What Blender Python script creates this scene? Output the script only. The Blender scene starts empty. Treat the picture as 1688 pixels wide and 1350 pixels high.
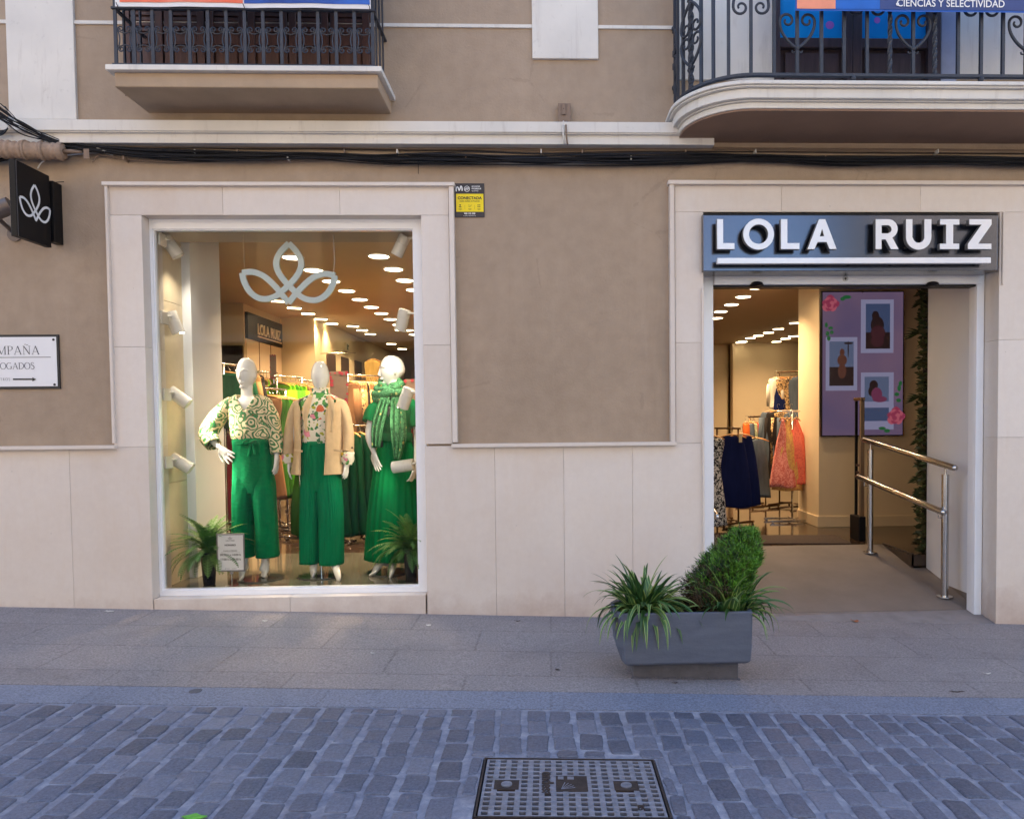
import bpy, bmesh, math, random
from math import sin, cos, pi, radians, sqrt
from mathutils import Vector, Matrix, noise
random.seed(7)
SC = bpy.context.scene
COL = SC.collection
V = Vector

# ---------------------------------------------------------------- camera
# solved from the photograph's vanishing points (1688 x 1350 pixels)
F, CX, CY, PW, PH = 1220.0, 947.1, 739.4, 1688.0, 1350.0
pit, yaw, rol = 0.0347278, -0.0349221, -0.0095645
def _rot(p, y, r):
    Rx = Matrix(((1,0,0),(0,cos(p),-sin(p)),(0,sin(p),cos(p))))
    Ry = Matrix(((cos(y),0,sin(y)),(0,1,0),(-sin(y),0,cos(y))))
    Rz = Matrix(((cos(r),-sin(r),0),(sin(r),cos(r),0),(0,0,1)))
    return Rz @ Rx @ Ry
RC = _rot(pit, yaw, rol)            # world (right, down, forward) -> camera
RT = RC.transposed()
CAM = V((0.0, -5.3, 1.37))
def ray(px, py):
    d = RT @ V(((px-CX)/F, (py-CY)/F, 1.0))
    return V((d.x, d.z, -d.y))
def at(px, py, Y=0.0):
    d = ray(px, py); t = (Y-CAM.y)/d.y
    return CAM + d*t
_g0 = at(0, 1000, -0.03); _g1 = at(1641, 1028, -0.03)
GA = (_g1.z-_g0.z)/(_g1.x-_g0.x); GB = _g0.z-GA*_g0.x
def gz(x): return GA*x+GB
def atg(px, py, dz=0.0):            # point on the sloping street
    d = ray(px, py); t = (GB+dz+GA*CAM.x-CAM.z)/(d.z-GA*d.x)
    return CAM + d*t
def R(px0, py0, px1, py1, Y):       # axis-aligned rectangle on a plane parallel to the front
    mx, my = (px0+px1)/2, (py0+py1)/2
    return at(px0,my,Y).x, at(px1,my,Y).x, at(mx,py1,Y).z, at(mx,py0,Y).z

cd = bpy.data.cameras.new('camera'); co = bpy.data.objects.new('camera', cd); COL.objects.link(co)
cd.sensor_fit = 'HORIZONTAL'; cd.sensor_width = 36.0; cd.lens = F/PW*36.0
cd.shift_x = -(CX-PW/2)/PW; cd.shift_y = (CY-PH/2)/PW
cd.clip_start = 0.05; cd.clip_end = 500
rx = V((RC[0][0], RC[0][2], -RC[0][1])); ry = -V((RC[1][0], RC[1][2], -RC[1][1])); rz = -V((RC[2][0], RC[2][2], -RC[2][1]))
M = Matrix((rx, ry, rz)).transposed().to_4x4(); M.translation = CAM
co.matrix_world = M
SC.camera = co

# ---------------------------------------------------------------- sky, sun, exposure
SUN_EL = radians(48); SUN_AZ = radians(0)
W = bpy.data.worlds.new('World'); SC.world = W; W.use_nodes = True
nt = W.node_tree; bg = nt.nodes['Background']
sky = nt.nodes.new('ShaderNodeTexSky'); sky.sky_type = 'NISHITA'; sky.sun_disc = False
sky.sun_elevation = SUN_EL; sky.sun_rotation = SUN_AZ; sky.dust_density = 1.2; sky.air_density = 1.0; sky.ozone_density = 1.5
nt.links.new(sky.outputs[0], bg.inputs[0]); bg.inputs[1].default_value = 0.15
sd = bpy.data.lights.new('sun', 'SUN'); sd.energy = 3.3; sd.angle = radians(0.5); sd.color = (1.0, 0.93, 0.82)
so = bpy.data.objects.new('sun', sd); COL.objects.link(so)
so.rotation_euler = (-(pi/2-SUN_EL), 0, 0); so.location = (0, 10, 20)
SC.view_settings.view_transform = 'Standard'; SC.view_settings.look = 'None'
SC.view_settings.exposure = 2.05; SC.view_settings.gamma = 1.0; SC.view_settings.use_curve_mapping = False
SC.render.engine = 'CYCLES'
cy = SC.cycles
cy.use_denoising = True; cy.use_adaptive_sampling = True; cy.adaptive_threshold = 0.015
cy.max_bounces = 8; cy.diffuse_bounces = 4; cy.glossy_bounces = 3; cy.transmission_bounces = 4; cy.transparent_max_bounces = 12
cy.sample_clamp_indirect = 4.0; cy.caustics_reflective = False; cy.caustics_refractive = False
try: cy.use_light_tree = True
except Exception: pass

# ---------------------------------------------------------------- materials
def lin(c):
    return tuple(((x/255)/12.92 if x/255 <= 0.04045 else ((x/255+0.055)/1.055)**2.4) for x in c[:3])
MATS = {}
def newmat(name):
    m = bpy.data.materials.new(name); m.use_nodes = True
    return m, m.node_tree, m.node_tree.nodes['Principled BSDF']
def coords(nt, scale=(1,1,1), which='Object'):
    t = nt.nodes.new('ShaderNodeTexCoord'); mp = nt.nodes.new('ShaderNodeMapping'); mp.inputs['Scale'].default_value = scale
    nt.links.new(t.outputs[which], mp.inputs[0]); return mp.outputs[0]
def nz(nt, vec, scale, detail=4, rough=.55, dist=0.0):
    n = nt.nodes.new('ShaderNodeTexNoise'); n.inputs['Scale'].default_value = scale; n.inputs['Detail'].default_value = detail
    n.inputs['Roughness'].default_value = rough; n.inputs['Distortion'].default_value = dist
    nt.links.new(vec, n.inputs['Vector']); return n.outputs['Fac']
def ramp(nt, fac, stops, interp='LINEAR'):
    r = nt.nodes.new('ShaderNodeValToRGB'); r.color_ramp.interpolation = interp
    e = r.color_ramp.elements
    while len(e) < len(stops): e.new(0.5)
    for i, (p, c) in enumerate(stops):
        e[i].position = p; e[i].color = (c[0], c[1], c[2], 1)
    nt.links.new(fac, r.inputs[0]); return r.outputs[0]
def mix(nt, fac, a, b, typ='MIX'):
    m = nt.nodes.new('ShaderNodeMix'); m.data_type = 'RGBA'; m.blend_type = typ
    for s, v in ((m.inputs[0], fac), (m.inputs[6], a), (m.inputs[7], b)):
        if isinstance(v, (int, float)): s.default_value = v
        elif isinstance(v, tuple): s.default_value = (v[0], v[1], v[2], 1)
        else: nt.links.new(v, s)
    return m.outputs[2]
def math_(nt, op, a, b=0.0):
    m = nt.nodes.new('ShaderNodeMath'); m.operation = op
    for s, v in ((m.inputs[0], a), (m.inputs[1], b)):
        if isinstance(v, (int, float)): s.default_value = v
        else: nt.links.new(v, s)
    return m.outputs[0]
def bump(nt, b, h, strength=.3, dist=.01):
    n = nt.nodes.new('ShaderNodeBump'); n.inputs['Strength'].default_value = strength; n.inputs['Distance'].default_value = dist
    nt.links.new(h, n.inputs['Height']); nt.links.new(n.outputs[0], b.inputs['Normal'])
def pm(name, col, rough=.6, metal=0.0, var=.12, scale=6, bmp=0.0, bscale=80, spec=.5, stretch=(1,1,1), which='Object', coat=0.0):
    """a plain procedural material: base colour with soft mottling, fine bump"""
    if name in MATS: return MATS[name]
    m, nt, b = newmat(name)
    v = coords(nt, stretch, which)
    f = nz(nt, v, scale, 5, .6)
    a = tuple(max(0, x*(1-var)) for x in col); c = tuple(min(1, x*(1+var)) for x in col)
    nt.links.new(ramp(nt, f, [(.3, a), (.7, c)]), b.inputs['Base Color'])
    b.inputs['Roughness'].default_value = rough; b.inputs['Metallic'].default_value = metal
    b.inputs['Specular IOR Level'].default_value = spec; b.inputs['Coat Weight'].default_value = coat
    if bmp: bump(nt, b, nz(nt, v, bscale, 4, .6), bmp, .004)
    MATS[name] = m; return m
def emis(name, col, strength, base=.8):
    if name in MATS: return MATS[name]
    m, nt, b = newmat(name)
    b.inputs['Base Color'].default_value = (base,base,base,1)
    b.inputs['Emission Color'].default_value = (*col, 1); b.inputs['Emission Strength'].default_value = strength
    MATS[name] = m; return m

def wall_mat():
    m, nt, b = newmat('brown_render_paint'); v = coords(nt)
    big = nz(nt, v, .9, 5, .55, .4); fine = nz(nt, v, 9, 6, .6)
    vs = coords(nt, (3.2, 3.2, .35)); streak = nz(nt, vs, 1.6, 5, .6, .3)
    c = ramp(nt, big, [(.3, lin((158,139,119))), (.7, lin((171,151,130)))])
    c = mix(nt, .22, c, ramp(nt, fine, [(.3, lin((118,102,86))), (.75, lin((180,160,138)))]))
    c = mix(nt, ramp(nt, streak, [(.52,(0,0,0)),(.76,(.3,.3,.3))]), c, lin((178,160,141)))
    dk = nz(nt, coords(nt, (4.6,4.6,.5)), 1.3, 7, .65, .6)
    c = mix(nt, ramp(nt, dk, [(.58,(0,0,0)),(.78,(.24,.24,.24))]), c, lin((126,108,92)))
    pt = nt.nodes.new('ShaderNodeTexVoronoi'); pt.feature = 'DISTANCE_TO_EDGE'; pt.inputs['Scale'].default_value = .8; nt.links.new(coords(nt,(1,1,1.3)), pt.inputs['Vector'])
    ck = math_(nt,'MULTIPLY', math_(nt,'LESS_THAN', math_(nt,'ADD', pt.outputs['Distance'], math_(nt,'MULTIPLY', math_(nt,'SUBTRACT', nz(nt, v, 7, 6, .8), .5), .05)), .003), math_(nt,'GREATER_THAN', big, .55))
    c = mix(nt, math_(nt,'MULTIPLY', ck, .16), c, lin((104,88,74)))
    nt.links.new(c, b.inputs['Base Color']); b.inputs['Roughness'].default_value = .72
    bump(nt, b, math_(nt,'ADD', nz(nt, v, 60, 5, .65), math_(nt,'MULTIPLY', nz(nt, v, 5, 3), 1.4)), .5, .006)
    MATS['wall'] = m; return m
def stone_mat():
    m, nt, b = newmat('cream_limestone'); v = coords(nt)
    big = nz(nt, v, 1.4, 6, .6, .8); fine = nz(nt, v, 22, 6, .65)
    vs = coords(nt, (9, 9, 1.1)); vein = nz(nt, vs, 2.2, 8, .62, .8)
    c = ramp(nt, big, [(.3, lin((204,190,180))), (.52, lin((214,207,203))), (.74, lin((219,211,205)))])
    c = mix(nt, .3, c, ramp(nt, fine, [(.3, lin((196,182,170))), (.7, lin((230,220,210)))]))
    c = mix(nt, ramp(nt, vein, [(.5,(0,0,0)),(.72,(.32,.32,.32))]), c, lin((204,184,166)))
    sp = nt.nodes.new('ShaderNodeTexVoronoi'); sp.inputs['Scale'].default_value = 9; nt.links.new(v, sp.inputs['Vector'])
    spot = math_(nt, 'MULTIPLY', math_(nt,'LESS_THAN', sp.outputs['Distance'], .05), math_(nt,'GREATER_THAN', nz(nt, v, 3, 2), .56))
    c = mix(nt, math_(nt,'MULTIPLY', spot, .5), c, lin((120,112,108)))
    t = nt.nodes.new('ShaderNodeNewGeometry')
    c = mix(nt, .55, c, ramp(nt, t.outputs['Random Per Island'], [(0, lin((207,194,180))), (.5, lin((218,207,195))), (1, lin((225,216,206)))]), 'MIX')
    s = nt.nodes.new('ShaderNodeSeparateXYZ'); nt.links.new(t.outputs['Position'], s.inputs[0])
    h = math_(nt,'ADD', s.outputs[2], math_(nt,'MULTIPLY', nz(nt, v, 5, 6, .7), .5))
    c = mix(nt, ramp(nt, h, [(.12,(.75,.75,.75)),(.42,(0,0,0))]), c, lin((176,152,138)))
    nt.links.new(c, b.inputs['Base Color']); b.inputs['Roughness'].default_value = .55
    bump(nt, b, nz(nt, v, 70, 5, .6), .18, .003)
    MATS['stone'] = m; return m
def plaster_mat():
    m, nt, b = newmat('white_plaster'); v = coords(nt)
    vs = coords(nt, (5,5,.6)); st = nz(nt, vs, 3, 7, .65, .5); fine = nz(nt, v, 18, 6, .65)
    c = ramp(nt, nz(nt, v, 2, 4), [(.3, lin((208,205,199))), (.7, lin((226,222,214)))])
    c = mix(nt, ramp(nt, st, [(.55,(0,0,0)),(.8,(.5,.5,.5))]), c, lin((165,155,146)))
    c = mix(nt, ramp(nt, fine, [(.62,(0,0,0)),(.75,(.3,.3,.3))]), c, lin((150,142,136)))
    nt.links.new(c, b.inputs['Base Color']); b.inputs['Roughness'].default_value = .7
    bump(nt, b, nz(nt, v, 40, 5, .6), .25, .004)
    MATS['plaster'] = m; return m
def pave_mat(name, c0, c1, bw, bh, mort, off=.5, joint=(58,53,55)):
    m, nt, b = newmat(name)
    v = coords(nt)
    br = nt.nodes.new('ShaderNodeTexBrick'); br.offset = off; br.inputs['Scale'].default_value = 1.0
    br.inputs['Brick Width'].default_value = bw; br.inputs['Row Height'].default_value = bh
    br.inputs['Mortar Size'].default_value = mort; br.inputs['Mortar Smooth'].default_value = .3; br.inputs['Bias'].default_value = 0
    br.inputs['Color1'].default_value = (*lin(c0),1); br.inputs['Color2'].default_value = (*lin(c1),1); br.inputs['Mortar'].default_value = (*lin(joint),1)
    nt.links.new(v, br.inputs['Vector'])
    c = mix(nt, .55, br.outputs['Color'], ramp(nt, nz(nt, v, 2.2, 6, .65, .6), [(.3, lin(c0)), (.7, lin(c1))]))
    c = mix(nt, .42, c, ramp(nt, nz(nt, v, 85, 4, .8), [(.38, tuple(x*.3 for x in lin(c0))), (.62, tuple(x*1.8 for x in lin(c1)))]))
    c = mix(nt, ramp(nt, nz(nt, v, 1.1, 6, .7, 1.2), [(.52,(0,0,0)),(.72,(.45,.45,.45))]), c, tuple(x*.62 for x in lin(c0)))
    sp = nt.nodes.new('ShaderNodeTexVoronoi'); sp.inputs['Scale'].default_value = 14; nt.links.new(v, sp.inputs['Vector'])
    spot = math_(nt,'MULTIPLY', math_(nt,'LESS_THAN', sp.outputs['Distance'], .09), math_(nt,'GREATER_THAN', nz(nt, v, 7, 2), .58))
    c = mix(nt, math_(nt,'MULTIPLY', spot, .5), c, tuple(x*.4 for x in lin(c0)))
    nt.links.new(c, b.inputs['Base Color']); b.inputs['Roughness'].default_value = .62
    h = math_(nt,'ADD', math_(nt,'MULTIPLY', br.outputs['Fac'], -1.2), math_(nt,'MULTIPLY', nz(nt, v, 90, 3, .7), .5))
    bump(nt, b, h, .35, .003)
    MATS[name] = m; return m
def cobble_mat():
    m, nt, b = newmat('granite_sett'); v = coords(nt)
    at_ = nt.nodes.new('ShaderNodeAttribute'); at_.attribute_name = 'tone'
    c = ramp(nt, at_.outputs['Fac'], [(0, lin((58,67,86))), (.5, lin((88,97,118))), (1, lin((122,130,150)))])
    c = mix(nt, .4, c, ramp(nt, nz(nt, v, 80, 4, .8), [(.32, lin((34,38,50))), (.68, lin((130,136,156)))]))
    c = mix(nt, ramp(nt, nz(nt, v, 6, 5, .65), [(.5,(0,0,0)),(.75,(.16,.16,.16))]), c, lin((118,108,104)))
    nt.links.new(c, b.inputs['Base Color']); b.inputs['Roughness'].default_value = .5
    bump(nt, b, math_(nt,'ADD', nz(nt, v, 75, 5, .7), math_(nt,'MULTIPLY', nz(nt, v, 22, 3), 2.0)), .55, .004)
    MATS['cobble'] = m; return m
def mortar_mat():
    m, nt, b = newmat('cement_joint'); v = coords(nt)
    c = ramp(nt, nz(nt, v, 14, 6, .7, .4), [(.25, lin((88,95,113))), (.48, lin((126,133,152))), (.75, lin((166,171,184)))])
    c = mix(nt, ramp(nt, nz(nt, v, 2.3, 5, .7), [(.5,(0,0,0)),(.8,(.5,.5,.5))]), c, lin((112,100,92)))
    nt.links.new(c, b.inputs['Base Color']); b.inputs['Roughness'].default_value = .8
    bump(nt, b, nz(nt, v, 160, 5, .7), .8, .005)
    MATS['mortar'] = m; return m
def glass_mat():
    m = bpy.data.materials.new('clear_shop_glass'); m.use_nodes = True; nt = m.node_tree
    nt.nodes.remove(nt.nodes['Principled BSDF']); out = nt.nodes['Material Output']
    t = nt.nodes.new('ShaderNodeBsdfTransparent'); t.inputs[0].default_value = (.97,.985,.975,1)
    g = nt.nodes.new('ShaderNodeBsdfGlossy'); g.inputs['Roughness'].default_value = .0; g.inputs[0].default_value = (1,1,1,1)
    fr = nt.nodes.new('ShaderNodeFresnel'); fr.inputs[0].default_value = 1.27
    mx = nt.nodes.new('ShaderNodeMixShader'); nt.links.new(fr.outputs[0], mx.inputs[0]); nt.links.new(t.outputs[0], mx.inputs[1]); nt.links.new(g.outputs[0], mx.inputs[2])
    nt.links.new(mx.outputs[0], out.inputs[0]); MATS['glass'] = m; return m
def tile_mat(name, c0, c1, size, rough, joint):
    m, nt, b = newmat(name); v = coords(nt)
    br = nt.nodes.new('ShaderNodeTexBrick'); br.offset = 0; br.inputs['Scale'].default_value = 1
    br.inputs['Brick Width'].default_value = size; br.inputs['Row Height'].default_value = size; br.inputs['Mortar Size'].default_value = .002
    br.inputs['Color1'].default_value = (*lin(c0),1); br.inputs['Color2'].default_value = (*lin(c1),1); br.inputs['Mortar'].default_value = (*lin(joint),1)
    nt.links.new(v, br.inputs['Vector'])
    c = mix(nt, .5, br.outputs['Color'], ramp(nt, nz(nt, v, 3, 6, .65, 1.0), [(.3, lin(c0)), (.7, lin(c1))]))
    nt.links.new(c, b.inputs['Base Color']); b.inputs['Roughness'].default_value = rough
    MATS[name] = m; return m
def wood_mat(name, c0, c1, rough=.5, stretch=(14,14,1)):
    m, nt, b = newmat(name); v = coords(nt, stretch)
    f = nz(nt, v, 3, 7, .65, .5)
    nt.links.new(ramp(nt, f, [(.3, lin(c0)), (.7, lin(c1))]), b.inputs['Base Color']); b.inputs['Roughness'].default_value = rough
    bump(nt, b, f, .3, .003); MATS[name] = m; return m
def swirl_mat():
    m, nt, b = newmat('green_swirl_print'); v = coords(nt)
    n = nt.nodes.new('ShaderNodeTexNoise'); n.inputs['Scale'].default_value = 9; n.inputs['Detail'].default_value = 2; nt.links.new(v, n.inputs['Vector'])
    vm = nt.nodes.new('ShaderNodeVectorMath'); vm.operation = 'MULTIPLY_ADD'; vm.inputs[1].default_value = (.11,.11,.11)
    nt.links.new(n.outputs['Color'], vm.inputs[0]); nt.links.new(v, vm.inputs[2])
    vo = nt.nodes.new('ShaderNodeTexVoronoi'); vo.inputs['Scale'].default_value = 11.5; vo.inputs['Randomness'].default_value = .9; nt.links.new(vm.outputs[0], vo.inputs['Vector'])
    s = math_(nt,'SINE', math_(nt,'MULTIPLY', vo.outputs['Distance'], 25.0))
    s = math_(nt,'ADD', math_(nt,'MULTIPLY', s, .5), .5)
    cream, gr, br = lin((226,208,170)), lin((8,128,72)), lin((120,84,52))
    c = ramp(nt, s, [(0, cream), (.56, br), (.64, gr), (.985, br)], 'CONSTANT')
    nt.links.new(c, b.inputs['Base Color']); b.inputs['Roughness'].default_value = .75
    bump(nt, b, nz(nt, coords(nt,(1,1,.3)), 26, 4), .5, .012); MATS['swirl'] = m; return m
def floral_mat(name='floral_print', base=(238,228,206), sc=15):
    m, nt, b = newmat(name); v = coords(nt)
    n = nt.nodes.new('ShaderNodeTexNoise'); n.inputs['Scale'].default_value = 22; nt.links.new(v, n.inputs['Vector'])
    vm = nt.nodes.new('ShaderNodeVectorMath'); vm.operation = 'MULTIPLY_ADD'; vm.inputs[1].default_value = (.05,.05,.05)
    nt.links.new(n.outputs['Color'], vm.inputs[0]); nt.links.new(v, vm.inputs[2])
    def layer(prev, s, th, stops, off):
        s = s*1.25
        mp = nt.nodes.new('ShaderNodeMapping'); mp.inputs['Location'].default_value = (off, off*.7, off*1.3); nt.links.new(vm.outputs[0], mp.inputs[0])
        vo = nt.nodes.new('ShaderNodeTexVoronoi'); vo.inputs['Scale'].default_value = s; nt.links.new(mp.outputs[0], vo.inputs['Vector'])
        sp = nt.nodes.new('ShaderNodeSeparateColor'); nt.links.new(vo.outputs['Color'], sp.inputs[0])
        col = ramp(nt, sp.outputs[0], stops, 'CONSTANT')
        return mix(nt, math_(nt,'LESS_THAN', vo.outputs['Distance'], th), prev, col)
    c = layer(lin(base), sc*1.7, .52, [(0, lin(base)), (.22, lin((70,140,60))), (.62, lin((40,110,70))), (.85, lin((176,176,40)))], 1.7)
    c = layer(c, sc*.75, .42, [(0, lin((232,140,160))), (.3, lin((70,150,60))), (.55, lin((214,96,50))), (.75, lin(base)), (.9, lin((214,186,50)))], 5.1)
    nt.links.new(c, b.inputs['Base Color']); b.inputs['Roughness'].default_value = .7
    MATS[name] = m; return m
def print_mat(name, c0, c1, sc=30, th=.5):
    if name in MATS: return MATS[name]
    m, nt, b = newmat(name); v = coords(nt)
    f = nz(nt, v, sc, 2, .5, 1.5)
    nt.links.new(ramp(nt, f, [(0, lin(c0)), (th, lin(c1))], 'CONSTANT'), b.inputs['Base Color']); b.inputs['Roughness'].default_value = .8
    MATS[name] = m; return m
def cloth(name, rgb, bscale=(1,1,.15), strength=.4, sc=40, rough=.8, var=.12):
    if name in MATS: return MATS[name]
    m, nt, b = newmat(name); v = coords(nt, bscale)
    col = lin(rgb); f = nz(nt, v, sc, 4, .6)
    nt.links.new(ramp(nt, f, [(.3, tuple(x*(1-var) for x in col)), (.7, tuple(min(1,x*(1+var)) for x in col))]), b.inputs['Base Color'])
    b.inputs['Roughness'].default_value = .95; b.inputs['Specular IOR Level'].default_value = .12
    bump(nt, b, f, strength, .006); MATS[name] = m; return m
WALL = wall_mat(); STONE = stone_mat(); PLASTER = plaster_mat()
PAVE = pave_mat('granite_paving', (118,114,117), (137,133,135), .92, .43, .008)
KERB = pave_mat('grey_kerb_stone', (104,112,130), (118,126,144), 1.13, 3.0, .008, joint=(66,70,80))
COBBLE = cobble_mat(); MORTAR = mortar_mat(); GLASS = glass_mat()
DISPLAY = tile_mat('grey_display_tile', (78,76,68), (100,98,88), .6, .09, (60,58,54))
DARKTILE = tile_mat('dark_polished_tile', (50,40,34), (72,58,48), .6, .09, (30,24,20))
ALU = pm('white_lacquered_aluminium', lin((236,238,242)), .3, var=.02)
IRON = pm('black_iron_paint', lin((52,56,66)), .5, metal=.2, var=.15, scale=30, bmp=.2)
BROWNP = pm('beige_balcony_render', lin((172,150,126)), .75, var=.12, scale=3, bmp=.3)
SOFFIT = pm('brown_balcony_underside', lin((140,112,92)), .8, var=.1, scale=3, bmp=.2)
SHUTTER = wood_mat('dark_brown_shutter', (62,36,28), (92,58,46))
DOORWOOD = wood_mat('dark_plum_door', (44,34,38), (66,52,56))
CHROME = pm('brushed_steel', (.62,.6,.58), .22, metal=1.0, var=.05, scale=60)
BLACKCAB = pm('black_cable_sheath', lin((26,26,30)), .55, var=.2, spec=.25)
BROWNCAB = pm('brown_painted_cable', lin((132,112,96)), .65, var=.15)
WHITECAB = pm('white_cable_sheath', lin((206,204,200)), .5)
BLACKPL = pm('black_plastic', lin((20,19,21)), .4, var=.1, spec=.2)
WHITEGL = pm('glossy_white_fibreglass', (.82,.80,.76), .14, var=.02, coat=.5)
CREAM = pm('cream_interior_paint', (.80,.65,.44), .7, var=.03, scale=2)
CEIL = pm('matt_ceiling_paint', (.62,.50,.36), .85, var=.03, scale=2)
WHITEWALL = pm('white_interior_paint', (.72,.76,.84), .6, var=.02, scale=2)
INK = pm('black_print', lin((22,24,30)), .5, var=.05)
LETTERW = pm('white_letter_face', (.82,.83,.85), .18, var=.02, coat=.4)

# ---------------------------------------------------------------- mesh helpers
def smoothstep(t): t = max(0, min(1, t)); return t*t*(3-2*t)
def catmull(P, n):
    out = []
    L = len(P)
    for i in range(L-1):
        p0, p1, p2, p3 = P[max(i-1,0)], P[i], P[i+1], P[min(i+2,L-1)]
        for k in range(n):
            t = k/n
            out.append(tuple(0.5*((2*b)+(-a+c)*t+(2*a-5*b+4*c-d)*t*t+(-a+3*b-3*c+d)*t**3) for a, b, c, d in zip(p0,p1,p2,p3)))
    out.append(tuple(P[-1])); return out
class MB:
    def __init__(s): s.v = []; s.f = []; s.m = []
    def face(s, idx, mi=0): s.f.append(tuple(idx)); s.m.append(mi)
    def add(s, verts, faces, mi=0):
        o = len(s.v); s.v += [V(p) for p in verts]
        for f in faces: s.face([o+i for i in f], mi)
        return s
    def box(s, x0, x1, y0, y1, z0, z1, mi=0):
        if x0 > x1: x0, x1 = x1, x0
        if y0 > y1: y0, y1 = y1, y0
        if z0 > z1: z0, z1 = z1, z0
        return s.add([(x0,y0,z0),(x1,y0,z0),(x1,y1,z0),(x0,y1,z0),(x0,y0,z1),(x1,y0,z1),(x1,y1,z1),(x0,y1,z1)],
              [(0,3,2,1),(4,5,6,7),(0,1,5,4),(1,2,6,5),(2,3,7,6),(3,0,4,7)], mi)
    def loft(s, rings, mi=0, cap=True, closed=True):
        n = len(rings[0]); o = len(s.v)
        for r in rings: s.v += [V(p) for p in r]
        for i in range(len(rings)-1):
            for j in range(n if closed else n-1):
                k = (j+1) % n
                s.face((o+i*n+j, o+i*n+k, o+(i+1)*n+k, o+(i+1)*n+j), mi)
        if cap and closed:
            s.face([o+j for j in range(n)][::-1], mi); s.face([o+(len(rings)-1)*n+j for j in range(n)], mi)
        return s
    def tube(s, pts, r, seg=8, mi=0, cap=True, flat=None, roundcap=False):
        pts = [V(p) for p in pts]; n = len(pts)
        rad = list(r) if isinstance(r, (list, tuple)) else [r]*n
        if roundcap:
            d0 = (pts[0]-pts[1]).normalized(); d1 = (pts[-1]-pts[-2]).normalized()
            sc_ = lambda q, f: (q[0]*f, q[1]*f) if isinstance(q, tuple) else q*f
            mn = lambda q: min(q) if isinstance(q, tuple) else q
            pts = [pts[0]+d0*mn(rad[0])*k for k in (.95,.7)] + pts + [pts[-1]+d1*mn(rad[-1])*k for k in (.7,.95)]
            rad = [sc_(rad[0],.3), sc_(rad[0],.72)] + rad + [sc_(rad[-1],.72), sc_(rad[-1],.3)]; n += 4
        T = []
        for i in range(n):
            d = pts[min(i+1,n-1)]-pts[max(i-1,0)]
            T.append(d.normalized() if d.length > 1e-9 else V((0,0,1)))
        if flat is not None: u = V(flat)
        else: u = V((0,0,1)) if abs(T[0].z) < .9 else V((0,-1,0))
        rings = []
        for i in range(n):
            u = u - T[i]*u.dot(T[i])
            if u.length < 1e-6: u = T[i].orthogonal()
            u.normalize(); w = T[i].cross(u)
            q = rad[i]; a, b = q if isinstance(q, tuple) else (q, q)
            rings.append([pts[i] + u*(cos(2*pi*k/seg)*a) + w*(sin(2*pi*k/seg)*b) for k in range(seg)])
        return s.loft(rings, mi, cap)
    def ribbon(s, pts, w, mi=0, nrm=(0,-1,0), thick=0.0):
        """flat band of width w following pts, facing nrm; thick>0 gives it depth behind"""
        pts = [V(p) for p in pts]; N = V(nrm).normalized(); n = len(pts); rings = []
        ws = w if isinstance(w, (list,tuple)) else [w]*n
        for i in range(n):
            t = pts[min(i+1,n-1)]-pts[max(i-1,0)]; t = t - N*t.dot(N)
            if t.length < 1e-9: t = V((1,0,0))
            side = N.cross(t).normalized()*(ws[i]/2)
            if thick: rings.append([pts[i]-side, pts[i]+side, pts[i]+side-N*thick, pts[i]-side-N*thick])
            else: rings.append([pts[i]-side, pts[i]+side])
        return s.loft(rings, mi, cap=bool(thick), closed=bool(thick))
    def prism(s, poly, y0, y1, mi=0):      # polygon in XZ, pushed along Y
        n = len(poly); o = len(s.v)
        s.v += [V((x,y0,z)) for x,z in poly] + [V((x,y1,z)) for x,z in poly]
        s.face([o+i for i in range(n)][::1], mi); s.face([o+n+i for i in range(n)][::-1], mi)
        for i in range(n): s.face((o+i, o+n+i, o+n+(i+1)%n, o+(i+1)%n), mi)
        return s
    def prismz(s, poly, z0, z1, mi=0):     # polygon in XY, pushed along Z
        n = len(poly); o = len(s.v)
        s.v += [V((x,y,z0)) for x,y in poly] + [V((x,y,z1)) for x,y in poly]
        s.face([o+i for i in range(n)][::-1], mi); s.face([o+n+i for i in range(n)], mi)
        for i in range(n): s.face((o+i, o+(i+1)%n, o+n+(i+1)%n, o+n+i), mi)
        return s
    def ell(s, c, rx, ry, rz, seg=16, rings=10, mi=0, fn=None):
        c = V(c); rr = []
        for i in range(1, rings):
            ph = pi*i/rings; ring = []
            for k in range(seg):
                th = 2*pi*k/seg; p = V((cos(th)*sin(ph), sin(th)*sin(ph), -cos(ph)))
                if fn: p = fn(p)
                ring.append(c+V((p.x*rx, p.y*ry, p.z*rz)))
            rr.append(ring)
        return s.loft(rr, mi)
    def disc(s, c, r, nrm=(0,-1,0), seg=20, mi=0, thick=0.0, ry=None):
        c = V(c); N = V(nrm).normalized(); u = N.orthogonal().normalized(); w = N.cross(u)
        if abs(N.y) > .9: u = V((1,0,0)); w = V((0,0,1))
        if abs(N.z) > .9: u = V((1,0,0)); w = V((0,1,0))
        ring = [c+u*cos(2*pi*k/seg)*r+w*sin(2*pi*k/seg)*(ry or r) for k in range(seg)]
        if thick: s.loft([ring, [p-N*thick for p in ring]], mi)
        else: s.add(ring, [tuple(range(seg))], mi)
        return s
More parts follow.
